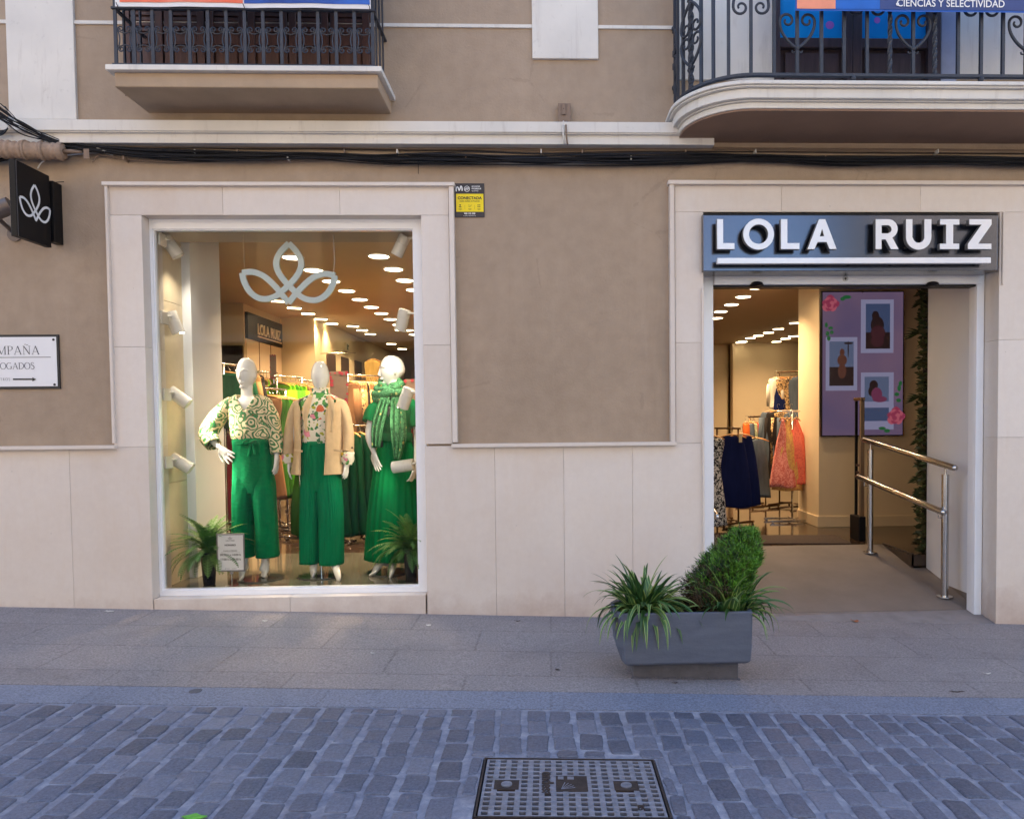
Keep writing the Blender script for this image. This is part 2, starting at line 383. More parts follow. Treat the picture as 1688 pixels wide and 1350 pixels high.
    def build(s, name, mats, parent=None, smooth=False, bevel=0.0, seg=2, autos=None):
        if not isinstance(mats, (list, tuple)): mats = [mats]
        org = V((0,0,0)); q = parent
        while q is not None: org += q.location; q = q.parent
        if parent is None and s.v:
            xs = [p.x for p in s.v]; ys = [p.y for p in s.v]; zs = [p.z for p in s.v]
            org = V(((min(xs)+max(xs))/2, (min(ys)+max(ys))/2, min(zs)))
            if s.keep: org = V((0,0,0))
        me = bpy.data.meshes.new(name)
        me.from_pydata([tuple(p-org) for p in s.v], [], s.f)
        for m in mats: me.materials.append(m)
        me.polygons.foreach_set('material_index', s.m)
        bm = bmesh.new(); bm.from_mesh(me); bmesh.ops.recalc_face_normals(bm, faces=bm.faces); bm.to_mesh(me); bm.free()
        if smooth:
            me.polygons.foreach_set('use_smooth', [True]*len(me.polygons))
            if autos is not None:
                try: me.set_sharp_from_angle(angle=radians(autos))
                except Exception: pass
        me.update()
        o = bpy.data.objects.new(name, me); COL.objects.link(o)
        if parent is not None: o.parent = parent
        else: o.location = org
        if bevel:
            b = o.modifiers.new('bevel', 'BEVEL'); b.width = bevel; b.segments = seg; b.limit_method = 'ANGLE'; b.angle_limit = radians(40)
        return o
    keep = False
def tag(o, label=None, cat=None, group=None, kind=None):
    if label: o['label'] = label
    if cat: o['category'] = cat
    if group: o['group'] = group
    if kind: o['kind'] = kind
    return o
def thing(name, label, cat, loc=(0,0,0), group=None):
    o = bpy.data.objects.new(name, None); COL.objects.link(o); o.location = loc; o.empty_display_size = .1
    return tag(o, label, cat, group)
def copy_tree(o, parent=None):
    c = o.copy(); COL.objects.link(c)
    if parent is not None: c.parent = parent
    for ch in list(o.children): copy_tree(ch, c)
    return c
def struct(name, mb, m, **k):
    mb.keep = True
    o = mb.build(name, m, None, **k); return tag(o, kind='structure')
def text_mesh(body, size, mat, loc, parent, name='lettering', extrude=.001, align='CENTER', rot=(pi/2,0,0), sx=1.0, space=1.0, weight=0.0):
    cu = bpy.data.curves.new('t', 'FONT'); cu.body = body; cu.size = size; cu.extrude = extrude; cu.align_x = align; cu.align_y = 'CENTER'
    cu.space_character = space; cu.offset = weight; cu.resolution_u = 4
    tmp = bpy.data.objects.new('t', cu); COL.objects.link(tmp)
    dg = bpy.context.evaluated_depsgraph_get(); dg.update()
    me = bpy.data.meshes.new_from_object(tmp.evaluated_get(dg))
    bpy.data.objects.remove(tmp); bpy.data.curves.remove(cu)
    org = V((0,0,0)); q = parent
    while q is not None: org += q.location; q = q.parent
    from mathutils import Euler
    mt = Matrix.Translation(V(loc)-org) @ Euler(rot).to_matrix().to_4x4() @ Matrix.Diagonal((sx,1,1,1))
    me.transform(mt); me.materials.clear(); me.materials.append(mat)
    o = bpy.data.objects.new(name, me); COL.objects.link(o)
    if parent is not None: o.parent = parent
    return o
# ================================================================= STREET
YK0 = -1.72                          # kerb strip, measured on the photograph
k0 = atg(800, 1138); k1 = atg(800, 1167); YKA, YKB = k0.y, k1.y
def slab(y0, y1, x0, x1, dz, nx=1):
    mb = MB()
    mb.add([(x0,y0,gz(x0)+dz),(x1,y0,gz(x1)+dz),(x1,y1,gz(x1)+dz),(x0,y1,gz(x0)+dz)], [(0,1,2,3)])
    return mb
struct('ground', slab(-60, 60, -60, 60, -.05), pm('far_ground_asphalt', (.055,.055,.058), .85))
g = MB(); X0, X1 = -14, 14
def thickslab(y0, y1, top):
    mb = MB()
    mb.add([(X0,y0,gz(X0)-.04),(X1,y0,gz(X1)-.04),(X1,y1,gz(X1)-.04),(X0,y1,gz(X0)-.04),
            (X0,y0,gz(X0)+top),(X1,y0,gz(X1)+top),(X1,y1,gz(X1)+top),(X0,y1,gz(X0)+top)],
           [(0,3,2,1),(4,5,6,7),(0,1,5,4),(1,2,6,5),(2,3,7,6),(3,0,4,7)])
    return mb
struct('pavement', thickslab(YKA+.002, .10, 0.0), PAVE)
struct('kerb', thickslab(YKB, YKA-.002, -.001), KERB)
# the access cover lies here: leave its hole in the setts
mc = [atg(*p) for p in ((797,1250),(1073,1252),(1107,1347),(789,1345))]
MX0 = (mc[0].x+mc[3].x)/2; MX1 = (mc[1].x+mc[2].x)/2; MY1 = (mc[0].y+mc[1].y)/2; MY0 = (mc[2].y+mc[3].y)/2
def bedslab(mb, x0, x1, y0, y1, top=-.004):
    return mb.add([(x0,y0,gz(x0)-.04),(x1,y0,gz(x1)-.04),(x1,y1,gz(x1)-.04),(x0,y1,gz(x0)-.04),(x0,y0,gz(x0)+top),(x1,y0,gz(x1)+top),(x1,y1,gz(x1)+top),(x0,y1,gz(x0)+top)],
           [(0,3,2,1),(4,5,6,7),(0,1,5,4),(1,2,6,5),(2,3,7,6),(3,0,4,7)])
mb = MB(); bedslab(mb, X0, X1, -9.0, MY0-.012); bedslab(mb, X0, X1, MY1+.012, YKB-.001); bedslab(mb, X0, MX0-.012, MY0-.012, MY1+.012); bedslab(mb, MX1+.012, X1, MY0-.012, MY1+.012)
struct('road_bed', mb, MORTAR)
rs = random.Random(3)
sv, sf, tones = [], [], []
pitch_x = .119
ncol = int(13/pitch_x)
for ci in range(ncol):
    xc = -6.5 + ci*pitch_x
    y = YKB - .012 - rs.uniform(0, .02)
    if ci % 2: y -= 0
    first = True
    while y > -4.6:
        L = rs.uniform(.115, .165)
        if first: L *= rs.choice((.45, .6, 1.0, .9)); first = False
        wdt = rs.uniform(.086, .100)
        cx = xc + rs.uniform(-.004, .004) - (y+1.7)*.035 + .006*sin(y*3+ci*.4)
        lo, hi = cx-wdt/2, cx+wdt/2
        if y-L < MY1+.022 and y > MY0-.022 and hi > MX0-.02 and lo < MX1+.02:
            if y > MY1+.05: L = y-(MY1+.022)
            elif MX0-.02-lo > .035: hi = MX0-.02
            elif hi-MX1-.02 > .035: lo = MX1+.02
            else: y = MY0-.022-rs.uniform(0,.004); continue
            wdt = hi-lo; cx = (lo+hi)/2
        cyy = y - L/2
        y -= L + rs.uniform(.004, .013)
        hx, hy = wdt/2, L/2
        ang = rs.uniform(-.05, .05)
        pts = []
        for (sx, sy) in ((1,1),(-1,1),(-1,-1),(1,-1)):
            kx = hx*sx + rs.uniform(-.0035,.0035); ky = hy*sy + rs.uniform(-.004,.004); rr_ = rs.uniform(.005,.014)
            a0 = math.atan2(sy, sx)
            for q in (-.62, -.2, .2, .62):
                a = a0+q*1.25
                pts.append((kx - sx*rr_ + cos(a)*rr_, ky - sy*rr_ + sin(a)*rr_))
            nx_, ny_ = {(1,1):(0,1),(-1,1):(-1,0),(-1,-1):(0,-1),(1,-1):(1,0)}[(sx,sy)]
            pts.append((nx_*(hx+rs.uniform(-.004,.003)), ny_*(hy+rs.uniform(-.004,.004))))
        tilt = rs.uniform(-.014, .014); tilt2 = rs.uniform(-.014, .014); top = rs.uniform(-.001, .002)
        o = len(sv); n = len(pts)
        for lay, (k, dz) in enumerate(((1.0, -.014), (.99, -.0035), (.955, .0), (.80, .0015))):
            for (x, yy) in pts:
                x2 = x*k*cos(ang)-yy*k*sin(ang); y2 = x*k*sin(ang)+yy*k*cos(ang)
                sv.append((cx+x2, cyy+y2, gz(cx+x2)+dz+top*(lay > 0)+(x2*tilt+y2*tilt2)*(lay > 0)))
        for l in range(3):
            for j in range(n): sf.append((o+l*n+j, o+l*n+(j+1)%n, o+(l+1)*n+(j+1)%n, o+(l+1)*n+j)); tones.append(0)
        sf.append(tuple(o+3*n+j for j in range(n))); tones.append(0)
        tv = min(1, max(0, rs.gauss(.45, .25)))
        for q in range(3*n+1): tones[-1-q] = tv
me = bpy.data.meshes.new('cobbled_road'); me.from_pydata(sv, [], sf); me.materials.append(COBBLE)
at_ = me.attributes.new('tone', 'FLOAT', 'FACE'); at_.data.foreach_set('value', tones)
me.polygons.foreach_set('use_smooth', [True]*len(me.polygons)); me.update()
ro = bpy.data.objects.new('cobbled_road', me); COL.objects.link(ro); tag(ro, kind='structure')

# ---- access cover in the road
mw, ml = MX1-MX0, MY1-MY0
zc = gz((MX0+MX1)/2); slope = GA
root = thing('access_cover', 'grey iron access cover with square waffle pattern set in the cobbles', 'manhole cover', ((MX0+MX1)/2, (MY0+MY1)/2, zc-.004))
OX, OY, OZ = root.location
def cz(x, dz): return gz(x)+dz
def cbox(mb, x0, x1, y0, y1, z0, z1, mi=0):
    return mb.add([(x0,y0,cz(x0,z0)),(x1,y0,cz(x1,z0)),(x1,y1,cz(x1,z0)),(x0,y1,cz(x0,z0)),(x0,y0,cz(x0,z1)),(x1,y0,cz(x1,z1)),(x1,y1,cz(x1,z1)),(x0,y1,cz(x0,z1))],
              [(0,3,2,1),(4,5,6,7),(0,1,5,4),(1,2,6,5),(2,3,7,6),(3,0,4,7)], mi)
IRONC = pm('weathered_cover_iron', lin((126,132,148)), .5, metal=.35, var=.25, scale=30, bmp=.5, bscale=200)
RUST = pm('rusty_dark_iron', lin((54,46,45)), .75, metal=.2, var=.3, scale=30, bmp=.4)
fr = MB(); t_ = .007
for (a,b,c,d) in ((MX0-t_,MX0,MY0-t_,MY1+t_),(MX1,MX1+t_,MY0-t_,MY1+t_),(MX0,MX1,MY0-t_,MY0),(MX0,MX1,MY1,MY1+t_)): cbox(fr,a,b,c,d,-.03,.001)
fr.build('frame', RUST, root)
pl = MB(); g_ = .006
cbox(pl, MX0+g_, MX1-g_, MY0+g_, MY1-g_, -.03, -.013, 0); pl.build('cover_plate', RUST, root)
gr = MB(); nx, ny = 15, 13
ex0, ex1, ey0, ey1 = MX0+g_, MX1-g_, MY0+g_, MY1-g_
dx = (ex1-ex0)/nx; dy = (ey1-ey0)/ny
def solid(i, j):       # i column, j row counted from the far side
    if 5 <= j <= 7 and (i in (1,2) or i in (11,12)): return 'bolt'
    if 4 <= j <= 7 and 5 <= i <= 8: return 'mark'
    return None
for j in range(ny+1):
    yb = ey1 - j*dy
    cbox(gr, ex0, ex1, yb-.0052 if j<ny else yb, yb+.0052 if j>0 else yb, -.012, .0)
for i in range(nx+1):
    xb = ex0+i*dx
    w0 = .0105
    for j in range(ny):
        if solid(i, j) == 'bolt' and solid(i-1, j) == 'bolt': continue
        if solid(i-1, j) == 'mark' and solid(i, j) == 'mark' and i in (8,): continue
        cbox(gr, xb-(w0 if i>0 else 0), xb+(w0 if i<nx else 0), ey1-(j+1)*dy+.0052, ey1-j*dy-.0052, -.012, .0005)
for j in (4,5,6,7):
    cbox(gr, ex0+5*dx+w0, ex0+6*dx-w0, ey1-(j+1)*dy+.0052, ey1-j*dy-.0052, -.012, .0003)
gr.build('waffle_grid', IRONC, root, bevel=.001, seg=1)
for i in (1.9, 12.1):
    b_ = MB(); cx_ = ex0+i*dx+dx*.1; cy_ = ey1-6.4*dy
    b_.disc((cx_, cy_, cz(cx_, .0055)), .021, (0,0,1), 20, thick=.006); cbox(b_, cx_-.016, cx_+.016, cy_-.003, cy_+.003, .0057, .0075)
    b_.build('lock_bolt', IRONC, root)
    b3 = MB(); cbox(b3, cx_-1.05*dx, cx_+1.05*dx, cy_-1.1*dy, cy_+1.1*dy, -.011, .0012); b3.build('bolt_plate', RUST, root)
tx = ex0+5.45*dx; ty = ey1-6.0*dy
e_ = text_mesh('endesa', .062, RUST, (tx, ty, cz(tx, .0022)), root, 'embossed_name', .0012, 'CENTER', (0, slope and -math.atan(slope), -pi/2), 1.0, 1.0, .002)
tx2 = ex0+13.0*dx; ty2 = ey1-11.3*dy
text_mesh('B5', .034, RUST, (tx2, ty2, cz(tx2, .0022)), root, 'embossed_number', .0012, 'CENTER', (0, -math.atan(slope), -pi/2), 1.0, 1.0, .001)
mk = MB(); a_ = ex0+6.2*dx; b2 = ex0+8.9*dx; c_ = ey1-8.0*dy+.006; d_ = ey1-4.0*dy-.006
cbox(mk, a_, b2, c_, d_, -.004, .0015); mk.build('emblem_plate', RUST, root)
mk2 = MB()
for k in range(5):                      # rays fanning out of the corner
    an = radians(14+k*15); L = .055
    p = V((a_+.02, c_+.015, 0)); q = p+V((cos(an)*L, sin(an)*L, 0))
    mk2.ribbon([(p.x,p.y,cz(p.x,.0022+.0001*k)),(q.x,q.y,cz(q.x,.0022+.0001*k))], .0035, nrm=(0,0,1))
cbox(mk2, a_+.008, a_+.03, d_-.03, d_-.008, .0015, .003); cbox(mk2, a_+.045, a_+.07, d_-.03, d_-.008, .0015, .003)
mk2.build('emblem_rays', IRONC, root)
# green paint mark and litter on the ground
gp = atg(318, 1349); mb = MB()
ring = [(gp.x+cos(a)*.036*(1+.35*sin(3*a+.4)), gp.y+sin(a)*.02*(1+.3*cos(4*a)), gz(gp.x)+.0065) for a in [2*pi*k/28 for k in range(28)]]
mb.add(ring+[(x,y,z-.003) for x,y,z in ring], [tuple(range(28))]+[(i,28+i,28+(i+1)%28,(i+1)%28) for i in range(28)])
tag(mb.build('paint_mark', pm('green_marker_paint', lin((96,170,60)), .6, var=.3, scale=60)), 'small green paint mark on the cobbles at the bottom edge', 'paint mark')
def scrap(px, py, sx, sy, mat, name, label, cat, curl=.006):
    p = atg(px, py); mb = MB(); n = 14; ring = []
    rr = random.Random(px)
    for k in range(n):
        a = 2*pi*k/n; q = 1+rr.uniform(-.3,.3)
        x = p.x+cos(a)*sx*q; y = p.y+sin(a)*sy*q
        ring.append((x, y, gz(x)+.0035+curl*abs(cos(a))*rr.uniform(.3,1)))
    ctr = (p.x, p.y, gz(p.x)+.003)
    mb.add(ring+[ctr]+[(x,y,z-.0012) for x,y,z in ring], [(i,(i+1)%n,n) for i in range(n)]+[(i,n+1+i,n+1+(i+1)%n,(i+1)%n) for i in range(n)])
    tag(mb.build(name, mat), label, cat)
LITW = pm('dirty_paper', (.6,.58,.54), .8); LEAFB = pm('dry_leaf_brown', lin((150,92,60)), .7, var=.3, scale=60); LEAFD = pm('dark_dead_leaf', lin((56,44,40)), .8)
scrap(1409,1025,.026,.018,LEAFB,'fallen_leaf','dry orange leaf on the threshold in front of the ramp','leaf',.02)
scrap(181,1008,.028,.018,LITW,'paper_scrap','white paper scrap on the paving left of the window sill','litter')
scrap(437,1024,.016,.012,LITW,'paper_scrap','pale paper scrap on the paving below the middle of the window','litter')
scrap(707,1031,.02,.015,LITW,'paper_scrap','pale scrap on the paving below the right corner of the window sill','litter')
scrap(614,1077,.012,.008,LITW,'paper_scrap','tiny white scrap in the middle of the pavement','litter')
scrap(1577,1141,.038,.006,LEAFD,'fallen_leaf','dark curled leaf near the kerb at the far right','leaf',.008)
scrap(1627,1111,.024,.009,LITW,'paper_scrap','crumpled pale scrap on the pavement at the far right','litter',.012)
scrap(1113,1126,.016,.006,LEAFD,'fallen_leaf','dark leaf fragment on the kerb in front of the planter','leaf')
scrap(918,1104,.010,.010,LEAFD,'fallen_leaf','dark leaf fragment on the pavement left of the planter','leaf')
scrap(853,1024,.02,.007,LEAFD,'fallen_leaf','dark leaf lying at the foot of the stone wall','leaf')
d_ = atg(322,1138.5); mb = MB(); mb.disc((d_.x,d_.y,gz(d_.x)+.0015), .03, (0,0,1), 18, thick=.003)
tag(mb.build('chewing_gum', pm('old_gum', lin((84,86,94)), .8)), 'dark flattened spot on the kerb stone', 'gum spot')

# ================================================================= BUILDING
YS = -.03                                   # face of the stone
B = thing('shop_building', 'brown rendered building with cream stone ground floor, shop window and open entrance', 'building', (0, 0, 0))
TOPZ = 11.5
# openings in stone
wx0, wx1, wzb, wzt = R(242.5, 355, 699, 990, YS)      # window
wz_sill = at(475, 984, YS).z
wzt = at(470, 355, YS).z
dx0 = at(1160.5, 700, YS).x; dx1 = at(1644.5, 700, YS).x; dzt = at(1400, 350, YS).z
# main volume : front wall pieces, then sides, back and roof
w = MB(); T = .26
def wallbox(x0,x1,z0,z1): w.box(x0,x1,0,T,z0,z1)
e = .02
wallbox(-9, wx0-e, -.3, TOPZ); wallbox(wx1+e, dx0-e, -.3, TOPZ); wallbox(dx1+e, 9, -.3, TOPZ)
wallbox(wx0-e, wx1+e, wzt+e, TOPZ); wallbox(wx0-e, wx1+e, -.3, gz(-2)-.03); wallbox(dx0-e, dx1+e, dzt+e, TOPZ)
w.box(-9,-8.8,T,24,-.3,TOPZ); w.box(8.8,9,T,24,-.3,TOPZ); w.box(-9,9,24,24.2,-.3,TOPZ); w.box(-8.8,8.8,T,24,TOPZ-.2,TOPZ)
w.build('wall', WALL, B)

# stone cladding, slab by slab
st = MB(); J = .0007
def sl(x0, x1, z0, z1, yf=YS, yb=.015): st.box(x0+J, x1-J, yf, yb, z0+J, z1-J)
zt306 = at(450,306,YS).z; zt355 = wzt; z572 = at(215,572,YS).z; z738 = at(150,738,YS).z; zd738 = at(930,733,YS).z
XL0 = at(181,500,YS).x; XR1 = at(742,500,YS).x
zg = -.3
ix0, ix1 = wx0, wx1
yb = .24
for z0, z1 in ((z572, zt355), (z738, z572)):
    sl(XL0, ix0, z0, z1, YS, yb)
    sl(ix1, XR1, z0, z1, YS, yb)
xa, xb_ = at(367,330,YS).x, at(560,330,YS).x
st.box(XL0+J, xa-J, YS, .018, zt355+J, zt306); st.box(xa+J, xb_-J, YS, .018, zt355+J, zt306); st.box(xb_+J, XR1-J, YS, .018, zt355+J, zt306)
st.box(ix0+J, ix1-J, .02, yb, zt355+.0005, zt355+.02)
# dado left of window
xs = [-8.5, at(-380,870,YS).x, at(-130,870,YS).x, at(118,870,YS).x, ix0]
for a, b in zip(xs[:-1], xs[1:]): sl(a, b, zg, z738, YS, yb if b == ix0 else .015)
# dado between window and door
Dm = [ix1, at(817,870,YS).x, at(930,870,YS).x, at(1043,870,YS).x, dx0]
for a, b in zip(Dm[:-1], Dm[1:]):
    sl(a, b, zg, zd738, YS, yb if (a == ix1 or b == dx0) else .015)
# door surround
DX0 = at(1113,500,YS).x; zd304 = at(1350,303,YS).z; zd350 = dzt; zd565 = at(1135,565,YS).z; zd722 = at(1665,721,YS).z
sl(DX0, dx0, zd565, zd350, YS, yb); sl(DX0, dx0, zd738, zd565, YS, yb)
Lx = [DX0, at(1288,325,YS).x, at(1517,325,YS).x, at(1740,325,YS).x, 8.5]
for a, b in zip(Lx[:-1], Lx[1:]): st.box(a+J, b-J, YS, .018, zd350+J, zd304)
st.box(dx0+J, dx1-J, .02, yb, zd350+.0005, zd350+.02)
RX = [dx1, at(1760,600,YS).x, 8.5]
for a, b in zip(RX[:-1], RX[1:]):
    for z0, z1 in ((at(1665,560,YS).z, zd350), (zd722, at(1665,560,YS).z), (zg, zd722)): sl(a, b, z0, z1, YS, yb if a == dx1 else .015)
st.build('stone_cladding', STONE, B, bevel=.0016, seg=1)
# sill of the shop window
sb = MB(); xm = at(478,1000,YS).x
sx0, sx1 = wx0+.006, wx1+.0
for a, b in ((sx0, xm-.001), (xm+.001, sx1-.012)): sb.box(a, b, YS+.004, .3, -.3, wz_sill)
sb.build('window_sill', STONE, B, bevel=.003)
# trim mouldings (each run of the raised border)
tr = MB()
def trim(px0, py0, px1, py1, y=-.062):
    x0,x1,z0,z1 = R(px0,py0,px1,py1,y); tr.box(x0,x1,y,.012,z0,z1)
zT = at(450,300,-.062).z; zTb = at(450,306,-.062).z
xl, xl2 = at(181-9,500,-.062).x+.018, at(181,500,-.062).x
xr, xr2 = at(742,500,-.062).x, at(750,500,-.062).x
tr.box(xl, xl2, -.055, .012, z738+.03, zTb-.001); tr.box(xl-.012, xr2+.008, -.065, .012, zTb, zT); tr.box(xr, xr2, -.055, .012, zd738+.025, zTb-.001)
zl0, zl1 = at(95,741,-.06).z, at(95,735,-.06).z
tr.box(-8.5, xl2+.006, -.07, .012, zl0, zl1)
zm0, zm1 = at(930,736,-.06).z, at(930,730,-.06).z
dl0, dl1 = at(1105,500,-.062).x, at(1113,500,-.062).x
tr.box(xr-.006, dl1+.006, -.07, .012, zm0, zm1)
tr.box(dl0, dl1, -.055, .012, zm1, at(1300,304,-.062).z-.001); tr.box(dl0-.01, 8.5, -.065, .012, at(1300,304,-.062).z, at(1300,297.5,-.062).z)
# small metal-like lip down the right-hand jamb
x_ = at(1651,400,YS).x; tr.box(x_, x_+.012, -.045, -.028, at(1651,470,YS).z, dzt)
x_ = at(1157,600,YS).x; tr.box(x_-.002, x_+.012, -.05, -.028, gz(x_)-.01, at(1157,475,YS).z)
tr.build('stone_trim', STONE, B, bevel=.003)

# upper storey: white pilaster strips, groove bands, string course
up = MB()
def strip(px0, px1, py1, y=-.022, py0=-900):
    x0 = at(px0, 50, y).x; x1 = at(px1, 50, y).x; up.box(x0, x1, y, .012, at((px0+px1)/2, py1, y).z, TOPZ-.6)
strip(9.5, 121, 197); strip(877, 986, 97); strip(1115, 1279, 132, -.02); strip(1552, 2300, 132, -.02); strip(-620,-500,197)
up.build('white_plaster_strip', PLASTER, B, bevel=.004)
gb = MB(); zg0, zg1 = at(500,44.5,0).z, at(500,39,0).z
for k in range(5):
    dz = k*1.02
    gb.box(-8.9, 8.9, -.012, .01, zg0+dz, zg1+dz)
gb.build('white_band', PLASTER, B)
co_ = MB()
c0, c1, c2 = at(700,203,-.08).z, at(700,221,-.08).z, at(700,238,-.08).z
cxr = at(1168,220,-.08).x
co_.box(-8.9, cxr, -.115, .012, c1, c0-.001); co_.box(-8.9, cxr+.04, -.085, .011, c2, c1-.0005)
co_.box(-8.9, cxr, -.108, -.0, c1-.008, c1-.0003)
co_.build('string_course', PLASTER, B, bevel=.006, seg=2)

# ---------------------------------------------------------------- left balcony
YB = -.40
bz_t = at(400,115,YB).z; bz_l = at(400,121,YB).z; bz_b = at(400,145,YB).z
bx0, bx1 = at(188,130,YB).x, at(623,130,YB).x
bal = thing('balcony', None, None, (0,0,0)); bal.parent = B

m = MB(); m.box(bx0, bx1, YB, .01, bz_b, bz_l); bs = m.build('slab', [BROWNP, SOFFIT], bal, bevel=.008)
m = MB(); m.box(bx0-.035, bx1+.03, YB-.035, .008, bz_l+.0005, bz_t+.012); m.build('slab_edge', PLASTER, bal, bevel=.004)
YR = YB+.02
rz0 = at(400,109,YR).z; rz1 = at(400,16.5,YR).z; rtop = rz0+1.0
rails = MB()
rxa, rxb = at(190.5,60,YR).x, at(614.5,60,YR).x
for z in (rz0, rz1):
    rails.box(rxa-.02, rxb+.02, YR-.014, YR+.014, z-.007, z+.007)
    for X in (rxa, rxb): rails.box(X-.012, X+.012, YR+.014, -.0, z-.0065, z+.0065)
rails.box(rxa-.03, rxb+.03, YR-.025, YR+.025, rtop-.012, rtop+.012)
for X in (rxa, rxb): rails.box(X-.02, X+.02, YR+.025, 0, rtop-.011, rtop+.011)
rails.build('rail', IRON, bal, bevel=.002, seg=1)
def spiral(cx, cz_, r, turns, a0, sgn, y, n=18):
    return [V((cx+cos(a0+sgn*2*pi*turns*k/n)*r*(1-.72*k/n), y, cz_+sin(a0+sgn*2*pi*turns*k/n)*r*(1-.72*k/n))) for k in range(n+1)]
bar = MB(); bar.box(-.0105, .0105, -.004, .004, rz0+.007, rtop-.012)
barp = bar.build('baluster', IRON, bal)
# scrollwork panel between two bars: local X from 0 to sp
sp = (rxb-rxa)/14
zA, zB = at(400,83,YR).z, at(400,50,YR).z      # rows of curls
def panel_mb():
    s = MB(); r = .020
    for zc_, sg in ((zB, 1), (zA, -1)):
        for side in (-1, 1):
            cx = side*(sp/2-.034)
            s.tube(spiral(cx, zc_, r, 1.4, pi/2*(-sg), side*sg*(-1) if False else (side*sg), 0), .0042, 5, cap=True)
        # low arc joining the two curls
        mid = zc_-sg*r
        s.tube([V((x_*(sp/2-.034), 0, mid-sg*.006*(1-x_*x_))) for x_ in [q/6-1 for q in range(13)]], .0042, 5)
    for side in (-1, 1):
        n = 12
        s.tube([V((side*(sp/2-.006-.020*sin(pi*k/n)), 0, zA-.012+(zB-zA+.024)*k/n)) for k in range(n+1)], .0042, 5)
    return s
pan = panel_mb().build('scroll', IRON, bal)
bars_x = [rxa+sp*k for k in range(15)]
barp.location = (bars_x[0], YR, 0); pan.location = (bars_x[0]+sp/2, YR, 0)
for k in range(1, 15):
    o = copy_tree(barp, bal); o.location = (bars_x[k], YR, 0)
    if k < 14: o = copy_tree(pan, bal); o.location = (bars_x[k]+sp/2, YR, 0)
for X in (rxa, rxb):
    for yy in (YR+.1, YR+.2, YR+.3):
        o = copy_tree(barp, bal); o.location = (X, yy, 0); o.rotation_euler.z = pi/2
# balcony door (dark brown louvred shutters)
zbd = bz_t+.0; X0_, X1_ = at(204,60,.0).x, at(612,60,0).x
sh = thing('shutter', None, None); sh.parent = B
n = 6; wv = (X1_-X0_)/n
fm = MB(); fm.box(X0_, X1_, -.004, .006, zbd, zbd+2.3)
fm.build('frame', SHUTTER, sh)
for k in range(n):
    lf = MB(); a = X0_+k*wv+.006; b = a+wv-.012
    lf.box(a, a+.05, -.03, -.0045, zbd+.01, zbd+2.28); lf.box(b-.05, b, -.03, -.0045, zbd+.01, zbd+2.28)
    for zz in (zbd+.01, zbd+.34, zbd+1.1, zbd+2.2): lf.box(a+.05, b-.05, -.028, -.0045, zz, zz+.075)
    lf.box(a+.062, b-.062, -.022, -.0045, zbd+.1, zbd+.325)
    for q in range(18): lf.box(a+.05, b-.05, -.022, -.0045, zbd+.43+q*.036, zbd+.455+q*.036)
    lf.build('leaf', SHUTTER, sh, bevel=.003, seg=1)
# banner on the left balcony
yb_ = YR-.022
bz0 = at(400,13,yb_).z; ba0, ba1 = at(189,5,yb_).x, at(611,5,yb_).x; bmid = at(401,5,yb_).x
root = thing('banner', 'banner with orange and blue halves and white border tied to the left balcony railing', 'banner', ((ba0+ba1)/2, yb_, bz0))
def orange_mat():
    m, nt, b = newmat('orange_banner_print'); v = coords(nt)
    nt.links.new(ramp(nt, nz(nt, v, 2.2, 3, .5, .6), [(.35, lin((226,92,48))), (.65, lin((238,138,112)))]), b.inputs['Base Color']); b.inputs['Roughness'].default_value = .45; return m
def blue_mat():
    m, nt, b = newmat('blue_banner_print'); v = coords(nt)
    nt.links.new(ramp(nt, nz(nt, v, 2.2, 3, .5, .6), [(.35, lin((22,60,140))), (.65, lin((40,96,190)))]), b.inputs['Base Color']); b.inputs['Roughness'].default_value = .45; return m
ORB, BLB = orange_mat(), blue_mat()
WHB = pm('white_banner_vinyl', (.75,.74,.74), .5, var=.02)
def wavy(mb, x0, x1, z0, z1, y, amp=.004, nx=40, nz_=10, th=.001):
    vs = []; 
    for j in range(nz_+1):
        for i in range(nx+1):
            x = x0+(x1-x0)*i/nx; z = z0+(z1-z0)*j/nz_
            vs.append((x, y+amp*sin(x*9+z*3)+amp*.5*sin(x*23+1), z))
    fs = [(j*(nx+1)+i, j*(nx+1)+i+1, (j+1)*(nx+1)+i+1, (j+1)*(nx+1)+i) for j in range(nz_) for i in range(nx)]
    return mb.add(vs, fs)
m = MB(); wavy(m, ba0, ba1, bz0, bz0+.72, yb_); m.build('white_sheet', WHB, root, smooth=True)
m = MB(); wavy(m, ba0+.03, bmid-.004, bz0+.027, bz0+.7, yb_-.003); m.build('orange_half', ORB, root, smooth=True)
m = MB(); wavy(m, bmid+.004, ba1-.006, bz0+.027, bz0+.7, yb_-.003); m.build('blue_half', BLB, root, smooth=True)
for X in (ba0+.012, bmid, ba1-.012):
    for dz in (.02, .08):
        tm = MB(); tm.tube([(X,yb_-.006,bz0+dz),(X+.006,yb_-.012,bz0+dz-.012),(X+.004,yb_+.03,bz0+dz-.03)], .0025, 5); tm.build('cable_tie', BLACKPL, root)

